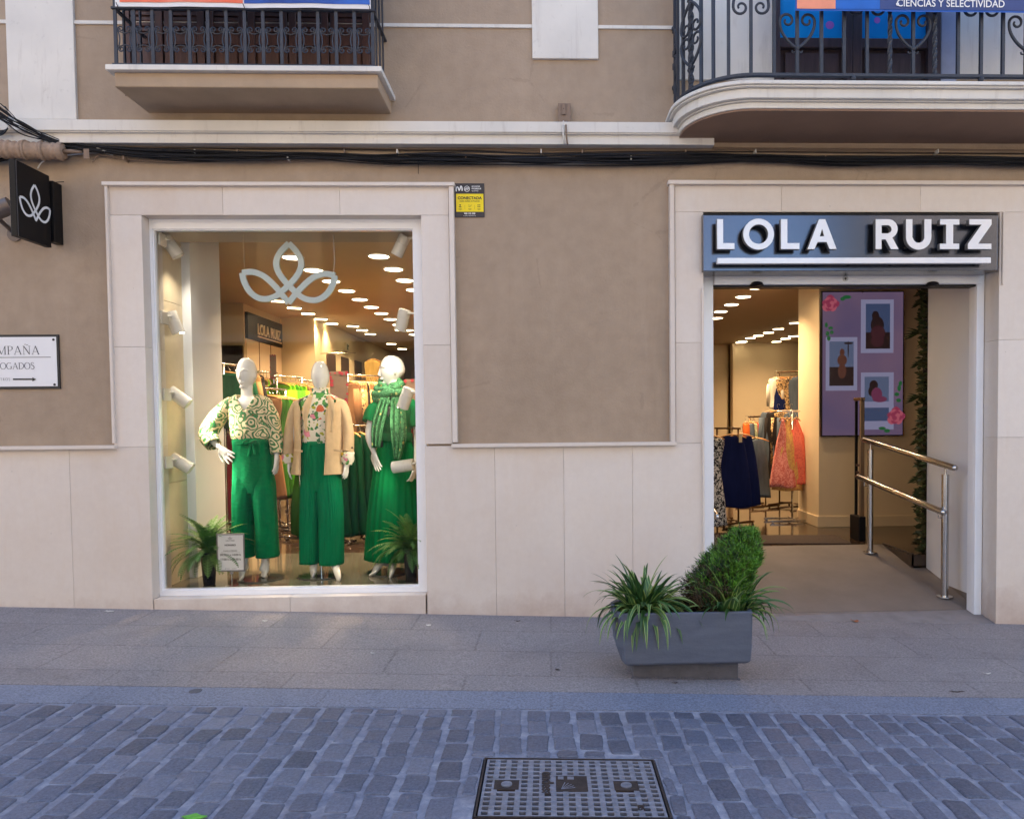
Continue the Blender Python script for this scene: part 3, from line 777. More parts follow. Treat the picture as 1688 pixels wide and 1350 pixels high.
# ---------------------------------------------------------------- right balcony
YQ = -.60; rad = .46
qx0 = at(1120,160,YQ*.3).x
bal2 = thing('curved_balcony', None, None); bal2.parent = B
xL = at(1101,150,-.12).x
def outline(inset, xr=5.6, n=14, y1=.012):
    x0 = xL+inset; y0 = YQ-.03+inset; r = rad-inset*.5; r2 = r
    p = [(x0, y1)]
    for k in range(n+1):
        a = pi + (pi/2)*k/n
        p.append((x0+r+cos(a)*r, y0+r2+sin(a)*r2))
    p += [(xr-inset, y0), (xr-inset, y1)]
    return p
zl = [at(1450,y,YQ-.03).z for y in (133,139.5)] ; zl2 = at(1450,162,YQ).z; zl3 = at(1450,181,YQ+.03).z
m = MB(); m.prismz(outline(0), zl[1], zl[0]); m.prismz(outline(.012), zl[1]-.012, zl[1]-.0005)
m.prismz(outline(.035), zl2, zl[1]-.0125); m.prismz(outline(.06), zl2-.01, zl2-.0005)
m.prismz(outline(.075), zl3+.012, zl2-.0105)
m.build('slab_moulding', PLASTER, bal2, bevel=.006, seg=2)
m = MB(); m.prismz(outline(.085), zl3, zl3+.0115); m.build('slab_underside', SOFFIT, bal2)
# ornate iron railing following the outline
path = [V((x,y,0)) for x,y in outline(.06, n=20)[:-1]]
cum = [0]
for a, b in zip(path[:-1], path[1:]): cum.append(cum[-1]+(b-a).length)
def on(s):
    for i in range(len(path)-1):
        if s <= cum[i+1] or i == len(path)-2:
            t = (s-cum[i])/max(1e-6, cum[i+1]-cum[i]); p = path[i].lerp(path[i+1], t); d = (path[i+1]-path[i]).normalized(); return p, d
def s_of_x(X):                      # arc position of a world x on the straight front
    return cum[-2] + (X-path[-2].x)
zr0 = zl[0]+.055; zrt = zr0+.95
m = MB()
def railpath(z): return [V((*on(cum[-1]*k/120)[0].xy, z)) for k in range(int(120)+1)]
m.tube(railpath(zr0), (.016), 6); m.tube(railpath(zrt), .02, 8)
m.build('rail', IRON, bal2, smooth=False)
yf = YQ+.03
bx = [at(p,80,yf).x for p in (1202,1238,1276,1314,1354,1391,1429,1467,1505,1541,1579,1617,1653,1691,1729,1766)]
spos = [s_of_x(x) for x in bx]
twist = {7: 1, 9: 1}
def bar_on(s, r=.0095, tw=False, z0=None):
    p, d = on(s); mb = MB(); nrm = V((-d.y, d.x, 0))
    n = 40 if tw else 2; rings = []
    for k in range(n+1):
        z = (z0 or zl[0])+(zrt-(z0 or zl[0]))*k/n; a = (k*.55 if tw else 0)
        u = d*cos(a)+nrm*sin(a); w_ = nrm*cos(a)-d*sin(a)
        rings.append([p+V((0,0,z))+u*sx*r+w_*sy*r for sx, sy in ((-1,-1),(1,-1),(1,1),(-1,1))])
    mb.loft(rings); return mb
for i, s in enumerate(spos):
    bar_on(s, .011 if i in twist else .0095, i in twist, zr0).build('twisted_baluster' if i in twist else 'baluster', IRON, bal2)
s0 = spos[0]
for k, ds in enumerate((.10, .19, .28, .37, .47, .58, .69, .80)):
    if s0-ds > .02: bar_on(s0-ds, .015 if k == 2 else .0095, k == 2, zr0).build('baluster', IRON, bal2)
def heart(s, zb, h, flip=1, w_=.112, r=.0105):
    """two opposed scrolls springing from a knot on the bar"""
    p, d = on(s); mb = MB()
    for sg in (-1, 1):
        pts = []
        for k in range(12):
            t = k/11; pts.append((sg*(w_*sin(t*pi*.52)**.9), flip*h*(t**1.15)*.72))
        cx, cz_ = sg*(w_-.048), flip*h*.72
        for k in range(1, 22):
            a = k/21*2.15*pi; q = .048*(1-.72*k/21)
            pts.append((cx+sg*cos(a)*q, cz_+flip*sin(a)*q))
        mb.tube([p+d*x+V((0,0,zb+z)) for x, z in pts], [r*(1-.35*k/len(pts)) for k in range(len(pts))], 6)
        mb.tube([p+d*(sg*x)+V((0,0,zb+flip*z)) for x, z in ((0,-.012),(.016,-.028),(.030,-.026),(.033,-.014))], .0055, 5)
    mb.ell(p+V((0,0,zb)), .017, .017, .02, 8, 6)
    return mb
zk = at(1314,80,yf).z
for i in (3, 8, 13):
    heart(spos[i], zk, .235).build('heart_scroll', IRON, bal2, smooth=True)
    heart(spos[i], zk+.56, .26, -1).build('heart_scroll', IRON, bal2, smooth=True)
for i in (1, 6, 11):
    heart(spos[i], zk+.44, .26, -1).build('heart_scroll', IRON, bal2, smooth=True)
for ds in (.28, .62):
    heart(s0-ds, zk-.01, .21, 1, .10).build('heart_scroll', IRON, bal2, smooth=True)
    heart(s0-ds, zk+.40, .22, -1, .10).build('heart_scroll', IRON, bal2, smooth=True)
for s in (spos[5]+.06, spos[11]):
    p, d = on(s); m = MB(); m.ell((p.x, p.y-.004, zr0-.02), .018, .018, .018, 10, 8); m.build('foot_ball', IRON, bal2, smooth=True)
# balcony door behind it
dzz = zl[0]
ddx0, ddx1 = at(1278,80,0).x, at(1552,80,0).x
dr = thing('balcony_door', None, None); dr.parent = B
m = MB()
m.box(ddx0, ddx1, -.004, .006, dzz, dzz+2.4); m.build('door_panel', DOORWOOD, dr)
m = MB(); fw = .065
def px_(p): return at(p, 60, -.05).x
zp0 = at(1340,62,-.05).z; zp1 = at(1340,78,-.05).z
for a, b in ((1278,1287),(1394,1405),(1405,1421),(1530,1552)): m.box(px_(a), px_(b)-.002, -.05-(.01 if a in (1394,1405) else 0), -.0045, dzz, dzz+2.4)
for a, b in ((1287,1394),(1421,1530)):
    m.box(px_(a), px_(b)-.002, -.045, -.0045, zp1, zp0); m.box(px_(a), px_(b)-.002, -.045, -.0045, dzz, dzz+.06); m.box(px_(a), px_(b)-.002, -.045, -.0045, dzz+2.2, dzz+2.4)
    m.box(px_(a)+.04, px_(b)-.04, -.03, -.0045, dzz+.1, zp1-.03)
m.build('frame', DOORWOOD, dr, bevel=.004)
BLUEP = pm('blue_poster_behind_pane', lin((24,150,226)), .25, var=.12, scale=1.4, coat=.5)
for a, b in ((1287,1394),(1421,1530)):
    m = MB(); m.box(px_(a)+.0, px_(b)-.003, -.02, -.0046, zp0+.001, dzz+2.19); m.build('blue_pane', BLUEP, dr)
PINKD = pm('pink_poster_dot', lin((170,110,200)), .3)
m = MB(); q = at(1368,42,-.022); m.disc((q.x,-.0215,q.z), .03, (0,-1,0), 18, ry=.028); q = at(1446,34,-.022); m.disc((q.x,-.0215,q.z), .022, (0,-1,0), 18); m.build('pink_dot', PINKD, dr)
m = MB(); x0, x1 = at(1552,80,-.03).x, at(1577,80,-.03).x; m.box(x0, x1, -.028, -.0205, dzz, dzz+2.6); m.build('door_reveal', pm('blue_grey_reveal', lin((150,160,186)), .6), B)

# banner on the right balcony
yb2 = YQ-.035
z0 = at(1500,20,yb2).z; x0 = at(1311,5,yb2).x; xo = at(1377,5,yb2).x; xb2 = at(1450,5,yb2).x; x1 = x0+2.2
root = thing('banner', 'blue banner with orange corner and white lettering tied to the curved balcony railing', 'banner', (x0+1.1, yb2, z0))
BORD = pm('royal_blue_vinyl', lin((18,84,176)), .4); NAVY = pm('navy_banner_vinyl', lin((48,66,124)), .4, var=.1, scale=2); MIDB = pm('bright_blue_vinyl', lin((10,96,190)), .4)
SALM = pm('salmon_vinyl', lin((238,150,116)), .4)
m = MB(); wavy(m, x0, x1, z0, z0+.8, yb2, .0015); m.build('blue_sheet', BORD, root, smooth=True)
m = MB(); wavy(m, x0+.01, xo, z0+.012, z0+.078, yb2-.003, .0015); m.build('orange_block', SALM, root, smooth=True)
m = MB(); wavy(m, x0+.01, xo, z0+.08, z0+.12, yb2-.003, .0015); m.build('white_block', WHB, root, smooth=True)
m = MB(); wavy(m, xo+.001, xb2, z0+.012, z0+.79, yb2-.003, .0015); m.build('bright_blue_block', MIDB, root, smooth=True)
m = MB(); wavy(m, xb2+.001, x1-.01, z0+.012, z0+.79, yb2-.003, .0015); m.build('navy_block', NAVY, root, smooth=True)
q = at(1568, 6.5, yb2-.01)
text_mesh('CIENCIAS Y SELECTIVIDAD', .062, LETTERW, (q.x, yb2-.007, q.z), root, 'lettering', .0005, sx=.93, weight=.0006)
q = at(1480, 7, yb2-.01); m = MB(); m.disc((q.x, yb2-.007, q.z), .010, (0,-1,0), 16); m.build('bullet_dot', LETTERW, root)
# ================================================================= SHOP FRONT
def part(name, parent): 
    o = bpy.data.objects.new(name, None); COL.objects.link(o); o.parent = parent; o.empty_display_size = .1; return o
YW0, YW1 = .062, .12
fx0, fx1, fzb, fzt = R(243, 363, 695, 985, YW0)
fx0 = wx0+.001; fx1 = wx1-.001; fzb = wz_sill+.001; fzt = at(470, 361, YW0).z
gx0 = at(258.5, 670, YW0).x; gx1 = at(686, 670, YW0).x; gzb = at(470, 970, YW0).z; gzt = at(470, 377.5, YW0).z
m = MB()
m.box(fx0, gx0, YW0, YW1, fzb, fzt); m.box(gx1, fx1, YW0, YW1, fzb, fzt)
m.box(gx0, gx1, YW0, YW1, gzt, fzt-.0005); m.box(gx0, gx1, YW0, YW1, fzb, gzb)
m.box(fx0, fx1, YW0+.02, YW1, fzt, wzt+.002)
wf = m.build('window_frame', ALU, B, bevel=.004)
m = MB(); b_ = .008
for a in ((gx0, gx0+b_, gzb+.0005, gzt-.0005), (gx1-b_, gx1, gzb+.0005, gzt-.0005)): m.box(a[0], a[1], YW0+.012, YW1-.002, a[2], a[3])
for a in ((gx0+b_, gx1-b_, gzb+.0005, gzb+b_), (gx0+b_, gx1-b_, gzt-b_, gzt-.0005)): m.box(a[0], a[1], YW0+.012, YW1-.002, a[2], a[3])
m.build('glazing_bead', ALU, wf)
m = MB(); m.add([(gx0+b_,.1,gzb+b_),(gx1-b_,.1,gzb+b_),(gx1-b_,.1,gzt-b_),(gx0+b_,.1,gzt-b_)], [(0,1,2,3)]); m.build('pane', GLASS, wf)

# ---- entrance frame
YD = .16
ex0, ex1 = dx0+.004, dx1-.004
px0 = at(1176.5, 700, YD).x; px1 = at(1613.5, 700, YD).x
zbh = at(1395, 470, YD).z; zs = at(1400, 447, -.09).z
m = MB(); m.box(px1+.004, ex1-.06, YD, YD+.08, gz(3)-.01, dzt); m.box(px1+.03, px1+.045, YD-.012, YD, gz(3)-.01, dzt); m.box(ex1-.058, ex1, YD-.02, YD+.08, gz(3)-.01, dzt)
df = m.build('entrance_frame', ALU, B, bevel=.004)
m = MB(); m.box(ex0, px0, YD, YD+.08, gz(1.2)-.01, dzt+.0); m.build('side_post', ALU, df, bevel=.004)
m = MB(); m.box(px0+.001, px1+.003, YD-.03, YD+.1, zbh, dzt); m.build('header_box', ALU, df, bevel=.006)
m = MB(); m.box(px0+.001, px1, YD-.005, YD+.09, zbh-.014, zbh-.0008); m.build('header_shadow_gap', BLACKPL, df)
for pxx in (1248, 1538):
    q = at(pxx, 467, YD-.045); m = MB(); m.ell((q.x, YD-.04, q.z-.004), .045, .035, .018, 18, 8); m.box(q.x-.05,q.x+.05,YD-.04,YD-.03,q.z-.016,q.z-.006); m.build('motion_sensor', BLACKPL, df, smooth=True, autos=40)
q = at(1393.5, 459.5, YD-.032); m = MB(); m.disc((q.x,YD-.034,q.z), .022, (0,-1,0), 20, thick=.004); m.build('key_switch', pm('satin_lock', (.55,.56,.58), .4, metal=.3), df)
m = MB(); m.disc((q.x,YD-.0365,q.z), .008, (0,-1,0), 12); m.box(q.x-.002,q.x+.002,YD-.037,YD-.0364,q.z-.012,q.z); m.build('keyhole', BLACKPL, df)
m = MB(); q = at(1393,448.5,YD-.04); m.box(q.x-.055,q.x+.055,YD-.045,YD-.031,q.z-.005,q.z+.02); m.build('sensor_bar', BLACKPL, df)
# black gap beside the right post
m = MB(); m.box(px1-.006, px1+.003, YD+.02, YD+.07, gz(3)+.0, zbh-.015); m.build('rubber_seal', BLACKPL, df)

# ---- sign over the door
YSG = -.085
sgx0, sgx1, sgz0, sgz1 = R(1159, 352.5, 1645, 446.5, YSG)
sgx1 = min(sgx1, dx1+.0); 
sg = thing('shop_sign', 'wide grey sign over the entrance with white raised letters and an underline bar', 'shop sign', ((sgx0+sgx1)/2, YSG, sgz0))
def signface():
    m, nt, b = newmat('brushed_grey_sign_panel'); v = coords(nt, (.4, 1, 60))
    b.inputs['Base Color'].default_value = (*lin((84,88,100)),1); b.inputs['Metallic'].default_value = .9
    nt.links.new(ramp(nt, nz(nt, v, 6, 4), [(.3,(.17,)*3),(.7,(.22,)*3)]), b.inputs['Roughness']); return m
m = MB(); m.box(sgx0, sgx1, YSG, .1, sgz0, sgz1); m.build('panel', signface(), sg, bevel=.003)
m = MB(); m.box(sgx0+.002, sgx1-.002, YSG-.004, YSG-.0005, sgz1-.012, sgz1-.001); m.build('edge_profile', BLACKPL, sg)
# letters: outlines drawn on a grid one unit high
def arc(cx, cz_, r, a0, a1, n=14, rz=None): return [(cx+cos(radians(a0+(a1-a0)*k/n))*r, cz_+sin(radians(a0+(a1-a0)*k/n))*(rz or r)) for k in range(n+1)]
S = .19
GL = {
 'L': ([[(0,0),(.57,0),(.57,S),(S,S),(S,1),(0,1)]], []),
 'O': ([arc(.5,.5,.52,0,360,40)[:-1]], [arc(.5,.5,.335,0,360,36)[:-1]]),
 'A': ([[(0,0),(.22,0),(.32,.24),(.63,.24),(.73,0),(.95,0),(.575,1),(.375,1)]], [[(.395,.42),(.555,.42),(.475,.72)]]),
 'R': ([[(0,0),(S,0),(S,.33),(.34,.33),(.52,0),(.77,0),(.56,.38)] + arc(.42,.68,.32,-62,90,14) + [(0,1)]], [[(S,.52)]+arc(.40,.665,.145,-90,90,10)+[(S,.81)]]),
 'U': ([[(0,1),(0,.4)]+arc(.4,.4,.4,180,360,18,.42)[1:-1]+[(.8,.4),(.8,1),(.59,1),(.59,.4)]+arc(.4,.4,.19,360,180,14,.20)[1:-1]+[(S,.4),(S,1)]], []),
 'I': ([[(0,0),(.6,0),(.6,.17),(.405,.17),(.405,.83),(.6,.83),(.6,1),(0,1),(0,.83),(.195,.83),(.195,.17),(0,.17)]], []),
 'Z': ([[(0,0),(.72,0),(.72,.17),(.30,.17),(.72,.83),(.72,1),(.04,1),(.04,.83),(.43,.83),(0,.17)]], []),
}
def letter(ch, x, z, h, wscale, y, mats, parent, depth=.03, bev=.0022):
    cu = bpy.data.curves.new('l', 'CURVE'); cu.dimensions = '2D'; cu.fill_mode = 'BOTH'; cu.extrude = depth/2; cu.bevel_depth = bev; cu.bevel_resolution = 1
    outs, holes = GL[ch]
    for poly in outs+holes:
        s = cu.splines.new('POLY'); s.points.add(len(poly)-1); s.use_cyclic_u = True
        for i, (a, b) in enumerate(poly): s.points[i].co = (a*h*wscale, b*h, 0, 1)
    tmp = bpy.data.objects.new('l', cu); COL.objects.link(tmp)
    dg = bpy.context.evaluated_depsgraph_get(); dg.update()
    me = bpy.data.meshes.new_from_object(tmp.evaluated_get(dg)); bpy.data.objects.remove(tmp); bpy.data.curves.remove(cu)
    org = V((0,0,0)); q = parent
    while q is not None: org += q.location; q = q.parent
    me.transform(Matrix.Translation(V((x,y,z))-org) @ Matrix.Rotation(pi/2, 4, 'X')); me.materials.clear()
    for mm in mats: me.materials.append(mm)
    if len(mats) > 1:
        for p in me.polygons: p.material_index = 0 if p.normal.y < -.9 else 1
    o = bpy.data.objects.new('letter', me); COL.objects.link(o); o.parent = parent; return o
LETTERS = pm('shaded_aluminium_letter_side', lin((128,126,124)), .4, metal=.2, var=.05)  # letter sides: grey darkened in the colour itself to stand for their shade
yl = YSG-.075
for ch, a, b in (('L',1182,1210),('O',1225,1275),('L',1287,1317),('A',1331,1378),('R',1443,1480),('U',1493,1534),('I',1549,1580),('Z',1595,1633)):
    z0 = at((a+b)/2, 411, yl).z; z1 = at((a+b)/2, 362.5, yl).z; xA = at(a,386,yl).x; xB = at(b,386,yl).x
    if ch == 'O': z0 -= .0
    wref = {'L':.57,'O':1.02,'A':.95,'R':.77,'U':.8,'I':.6,'Z':.72}[ch]
    h = z1-z0
    if ch == 'O': xA += .02*h
    lo = letter(ch, xA, z0+(.0), h, (xB-xA)/(wref*h), yl+.012, [LETTERW, LETTERS], sg, .036)
    mm = MB(); cx_ = (xA+xB)/2; mm.box(cx_-.01, cx_+.01, yl+.035, YSG, z0+h*.08, z0+h*.12) ; 
ux0, ux1, uz0, uz1 = R(1182, 425.5, 1632, 435, yl)
m = MB(); m.box(ux0, ux1, yl-.012, yl+.028, uz0, uz1); m.build('underline_bar', LETTERW, sg, bevel=.003)
for k in range(7): X = ux0+.05+(ux1-ux0-.1)*k/6; m = MB(); m.box(X-.008, X+.008, yl+.028, YSG, uz0+.008, uz1-.008); m.build('standoff', BLACKPL, sg)
for a in (1190,1250,1295,1340,1370,1452,1500,1526,1564,1610): X = at(a,400,yl).x; z = at(a,408,yl).z; m = MB(); m.box(X-.006, X+.006, yl+.036, YSG, z+.004, z+.014); m.build('standoff', BLACKPL, sg)

# ================================================================= INTERIOR SHELL
ZF = at(475, 969, .13).z                     # shop floor level
ZC = CAM.z+1.58                              # ceiling
def S_(name, mb, mat, **k): return struct(name, mb, mat, **k)
BACK = 9.6
def depth_at_x(px, X):
    d = ray(px, 700); return CAM.y + d.y*(X/d.x)
Xrw = at(1612, 700, .26).x+.01
Yrw = depth_at_x(1528.5, Xrw)
rx_edge = at(1440, 903, 1.75).x              # right edge of the ramp
xLwall = at(258, 600, .12).x-.03
xrp = px0-.02                                # left side of entrance corridor
YRT = at(1380, 898, 0).y
d_ = ray(1380, 898); YRT = CAM.y + d_.y*((ZF-CAM.z)/d_.z)       # far end of the ramp
# display floor + shop floor
m = MB(); m.box(-8.8, xrp, .245, 1.6, ZF-.1, ZF); S_('display_floor', m, DISPLAY)
m = MB(); m.box(gx0-.03, gx1+.03, .10, .2445, ZF-.1, ZF-.0005); S_('display_floor_edge', m, DISPLAY)
m = MB(); m.box(-8.8, xrp, 1.6005, 23.9, ZF-.1, ZF-.0005); m.box(xrp+.0005, rx_edge+.02, YRT+.0005, 23.9, ZF-.1, ZF-.0005); m.box(rx_edge+.0205, 8.7, Yrw, 23.9, ZF-.1, ZF-.0005)
S_('shop_floor', m, DARKTILE)
# ramp
RAMPM = pm('smooth_ramp_concrete', lin((116,108,103)), .7, var=.16, scale=2.2, bmp=.25, bscale=60)
m = MB(); zr_0 = at(1395, 1010, .20).z
yr0 = .24
def rampz(y): return zr_0+.0+(ZF-zr_0)*(y-yr0)/(YRT-yr0)
xs_ = [dx0, dx1+.0]
m.add([(dx0-.0,yr0,zr_0),(rx_edge+.02,yr0,zr_0),(rx_edge+.02,YRT,ZF),(dx0,YRT,ZF),(dx0,yr0,zr_0-.3),(rx_edge+.02,yr0,zr_0-.3),(rx_edge+.02,YRT,ZF-.3),(dx0,YRT,ZF-.3)],
      [(0,1,2,3),(4,7,6,5),(0,4,5,1),(1,5,6,2),(2,6,7,3),(3,7,4,0)])
m.add([(rx_edge+.0205,yr0,zr_0),(dx1+.2,yr0,zr_0),(dx1+.2,Yrw-.001,rampz(Yrw)),(rx_edge+.0205,Yrw-.001,rampz(Yrw))],[(0,1,2,3)])
S_('entrance_ramp', m, RAMPM)
m = MB(); m.add([(dx0,YS+.0,gz(dx0)+.002),(dx1,YS,gz(dx1)+.002),(dx1,yr0-.002,zr_0-.003),(dx0,yr0-.002,zr_0-.003),(dx0,YS,gz(dx0)-.1),(dx1,YS,gz(dx1)-.1)],[(0,1,2,3),(0,4,5,1)])
S_('threshold', m, pm('threshold_granite', lin((128,124,126)), .7, var=.14, scale=8, bmp=.2))
# ceiling with lower soffit over the display
zso = at(470, 379, .13).z
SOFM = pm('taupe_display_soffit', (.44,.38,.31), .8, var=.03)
d_ = ray(470, 400); Yso = CAM.y + d_.y*((zso+.01-CAM.z)/d_.z)
m = MB(); m.box(-8.8, dx0-.1, .26, Yso, zso+.012, ZC+.3); m.box(gx0-.02, gx1+.02, .115, .2595, zso+.0125, zso+.2); S_('display_soffit', m, SOFM)
m = MB(); m.box(-8.8, 8.7, .262, 23.9, ZC+.0, ZC+.2); S_('ceiling', m, CEIL)
# side wall of the display (limestone clad) and its pillar
d0 = at(258, 700, .12); Xsd = at(258.5, 700, .13).x
def depth_at_x(px, X):      # world Y where column px meets the plane x = X
    d = ray(px, 700); return CAM.y + d.y*(X/d.x)
Y1s = depth_at_x(304, Xsd-.02)
STONEIN = MATS['stone']
m = MB(); zj = [ZF-.1, at(270,796,.3).z, at(280,654,.3).z, at(270,495,.3).z, ZC+.05]
for a, b in zip(zj[:-1], zj[1:]): m.box(Xsd-.2, Xsd-.012, .242, Y1s, a+.0015, b-.0015)
S_('display_side_wall', m, pm('greige_stone_panel', lin((214,200,174)), .5, var=.14, scale=3))
Xp1 = at(320, 700, Y1s).x
Yp2 = depth_at_x(368.5, Xp1)
m = MB(); m.box(Xsd-.4, Xp1, Y1s+.0005, Yp2, ZF-.1, ZC+.05); tagp = S_('pillar', m, WHITEWALL)
# right hand side of the display (hidden behind the right frame) and partition to the entrance
m = MB(); m.box(gx1+.10, dx0-.0, .245, .35, ZF-.1, ZC+.05); m.box(dx0-.12, dx0-.0, .3505, 1.15, ZF-.4, ZC+.05); S_('partition_wall', m, CREAM)
# left wall with the dark sign, stepped
Xw = -3.92
Yw0 = depth_at_x(406, Xw); Yw1 = depth_at_x(466, Xw); Xw2 = at(520, 640, Yw1).x; Ymir = Yw0
Yw3 = 12.6
YELL = pm('warm_yellow_wall', (.70,.58,.36), .7, var=.03, scale=1.5)
m = MB(); m.box(-8.8, Xw, Yw0, Yw1+.2, ZF-.1, ZC+.05); m.box(Xw+.0005, Xw2, Yw1, Yw1+.2, ZF-.1, ZC+.05); m.box(Xw2-.2, Xw2-.0005, Yw1+.2005, Yw3, ZF-.1, ZC+.05)
m.box(-8.8, -8.6, Yp2, Yw0, ZF-.1, ZC+.05)
S_('side_wall', m, YELL)
m = MB(); m.box(Xw2-.4, 1.5, Yw3+3, Yw3+3.2, ZF-.1, ZC+.05); S_('far_wall', m, pm('pink_far_wall', (.66,.42,.36), .7))
m = MB(); Xbk = at(1208, 650, BACK).x
m.box(Xbk, 8.7, BACK, BACK+.2, ZF-.1, ZC+.05); m.box(1.5005, Xbk-.0005, BACK+.35, BACK+.5, ZF-.1, ZC+.05); m.box(1.3, 1.5, BACK+.36, Yw3+3, ZF-.1, ZC+.05)
S_('back_wall', m, CREAM)
# block carrying the television
Ytv = CAM.y; d_ = ray(1400, 868); Ytv = CAM.y + d_.y*((ZF-CAM.z)/d_.z)
Xtv = at(1350, 650, Ytv).x; Ytv2 = depth_at_x(1316, Xtv)
m = MB(); m.box(Xtv, 8.7, Ytv, Ytv2, ZF-.05, ZC+.05); S_('television_wall', m, CREAM)
m = MB(); zsk = at(1420, 850, Ytv).z; m.box(Xtv-.015, 6, Ytv-.015, Ytv-.0005, ZF, zsk); m.box(Xtv-.015, Xtv-.0005, Ytv, Ytv2+.01, ZF, zsk); S_('skirting', m, CREAM, bevel=.003)
m = MB(); m.box(5.2, 5.4, .26, Ytv, ZF-.1, ZC+.05); S_('entrance_side_wall', m, CREAM)
# white ramp wall at the right
Xrw = at(1612, 700, .26).x+.01
Yrw = depth_at_x(1528.5, Xrw)
zwb = at(1608, 984, .27).z
m = MB(); m.box(Xrw, Xrw+.12, .245, Yrw, zwb, ZC+.05); S_('ramp_wall', m, WHITEWALL)
m = MB(); m.box(Xrw-.004, Xrw+.12, .245, Yrw, zr_0-.2, zwb-.0005); S_('ramp_plinth', m, pm('grey_stone_plinth', lin((122,112,106)), .55))
m = MB(); m.add([(rx_edge+.021,Yrw,rampz(Yrw)-.01),(rx_edge+.021,YRT,ZF-.03),(rx_edge+.021,YRT,ZF+.012),(rx_edge+.021,Yrw,ZF+.012),(rx_edge+.041,Yrw,rampz(Yrw)-.01),(rx_edge+.041,YRT,ZF-.03),(rx_edge+.041,YRT,ZF+.012),(rx_edge+.041,Yrw,ZF+.012)],
   [(0,1,2,3),(4,7,6,5),(0,3,7,4),(3,2,6,7),(2,1,5,6)]); S_('ramp_kerb', m, pm('dark_ramp_kerb', lin((50,40,36)), .3))

# ---- entrance mat
a0 = ray(1300, 897); 
def onfloor(px, py, z=None):
    z = ZF if z is None else z; d = ray(px, py); t = (z-CAM.z)/d.z; return CAM+d*t
p = [onfloor(1215, 883), onfloor(1378, 883), onfloor(1404, 896), onfloor(1404,897), onfloor(1190, 897)]
m = MB(); n=len(p); ring=[(q.x,q.y+.01,ZF+.008) for q in p]; m.add(ring+[(x,y,ZF) for x,y,z in ring],[tuple(range(n))]+[(i,n+i,n+(i+1)%n,(i+1)%n) for i in range(n)])
tag(m.build('door_mat', pm('brown_ribbed_mat', lin((56,42,36)), .9, var=.3, scale=120, bmp=.6, bscale=300)), 'dark brown mat on the shop floor at the top of the ramp', 'door mat')

# ---- lamps ------------------------------------------------------------
WARM = (1.0, .68, .38)
DL = emis('lit_downlight_disc', (1.0,.84,.58), 3.0)
m = MB(); m.disc((0,0,0), .092, (0,0,-1), 24, thick=0); 
def dl_root(): 
    r = thing('downlight', '', 'ceiling light', (0,0,0)); return r
proto = dl_root()
m = MB(); m.disc((0,0,-.006), .090, (0,0,1), 24, thick=.004); dcp = m.build('diffuser', DL, proto)
m = MB(); ro_ = [[(cos(2*pi*k/24)*r, sin(2*pi*k/24)*r, z) for k in range(24)] for r, z in ((.091,-.002),(.094,-.009),(.104,-.006),(.106,0))]; m.loft(ro_, cap=False); m.build('rim', ALU, proto, smooth=True)
def onceil(px, py): d = ray(px, py); t = (ZC-CAM.z)/d.z; return CAM+d*t
ORD = ['first','second','third','fourth','fifth','sixth','seventh','eighth','ninth','tenth','eleventh']
rows = [('long row in the shop window', [(482.5,423.7),(516.8,444.9),(545.8,463.1),(571.5,478.9),(593,493.2),(612,505.8),(628.6,516.2),(643.3,525.8),(657,534.9),(672,544),(683,551)]),
        ('row right of the hanging emblem', [(624.6,421.8),(648.5,443.2),(667,461.7),(683,477.3)]),
        ('row seen through the entrance', [(1246.4,474.0),(1225.2,488.7),(1205.6,501.7),(1188,513.1),(1181,524)])]
usedp = False
for desc, pts in rows:
    for i, (a, b) in enumerate(pts):
        c = onceil(a, b)
        o = proto if not usedp else copy_tree(proto)
        usedp = True
        o.location = (c.x, c.y, ZC-.001)
        nth = ['first','second','third','fourth','fifth','sixth','seventh','eighth','ninth','tenth','eleventh'][i]
        tag(o, 'round ceiling light, %s in the %s' % (nth, desc), 'ceiling light', 'round ceiling lights')
ld = bpy.data.lights.new('shop_light', 'AREA'); ld.shape = 'DISK'; ld.size = .18; ld.energy = 6.2; ld.color = WARM; ld.spread = radians(112)
ld_f = ld.copy(); ld_f.energy = 6.0
def lamp(p, e=None, aim=None, kind=None):
    l = ld if kind is None else kind
    o = bpy.data.objects.new('lamp_light', l); COL.objects.link(o); o.location = p
    if aim is not None: o.rotation_euler = (V(aim)-V(p)).to_track_quat('-Z', 'Y').to_euler()
    return o
for desc, pts in rows:
    for i, (a, b) in enumerate(pts):
        c = onceil(a, b)
        if i < 7: lamp((c.x, c.y, ZC-.02), kind=ld_f if (i < 2 and c.x < 0) else None)
le_ = bpy.data.lights.new('entrance_light', 'AREA'); le_.shape = 'DISK'; le_.size = .18; le_.energy = 2.2; le_.color = WARM; le_.spread = radians(150)
for k, y_ in enumerate((2.05, 2.75)):
    c = onceil(1246.4, 474.0); o = copy_tree(proto); o.location = (2.35, y_, ZC-.001); tag(o, 'round ceiling light over the %s of the entrance ramp, above the screen' % ('middle','top')[k], 'ceiling light', 'round ceiling lights'); lamp((2.35, y_, ZC-.02), kind=le_)
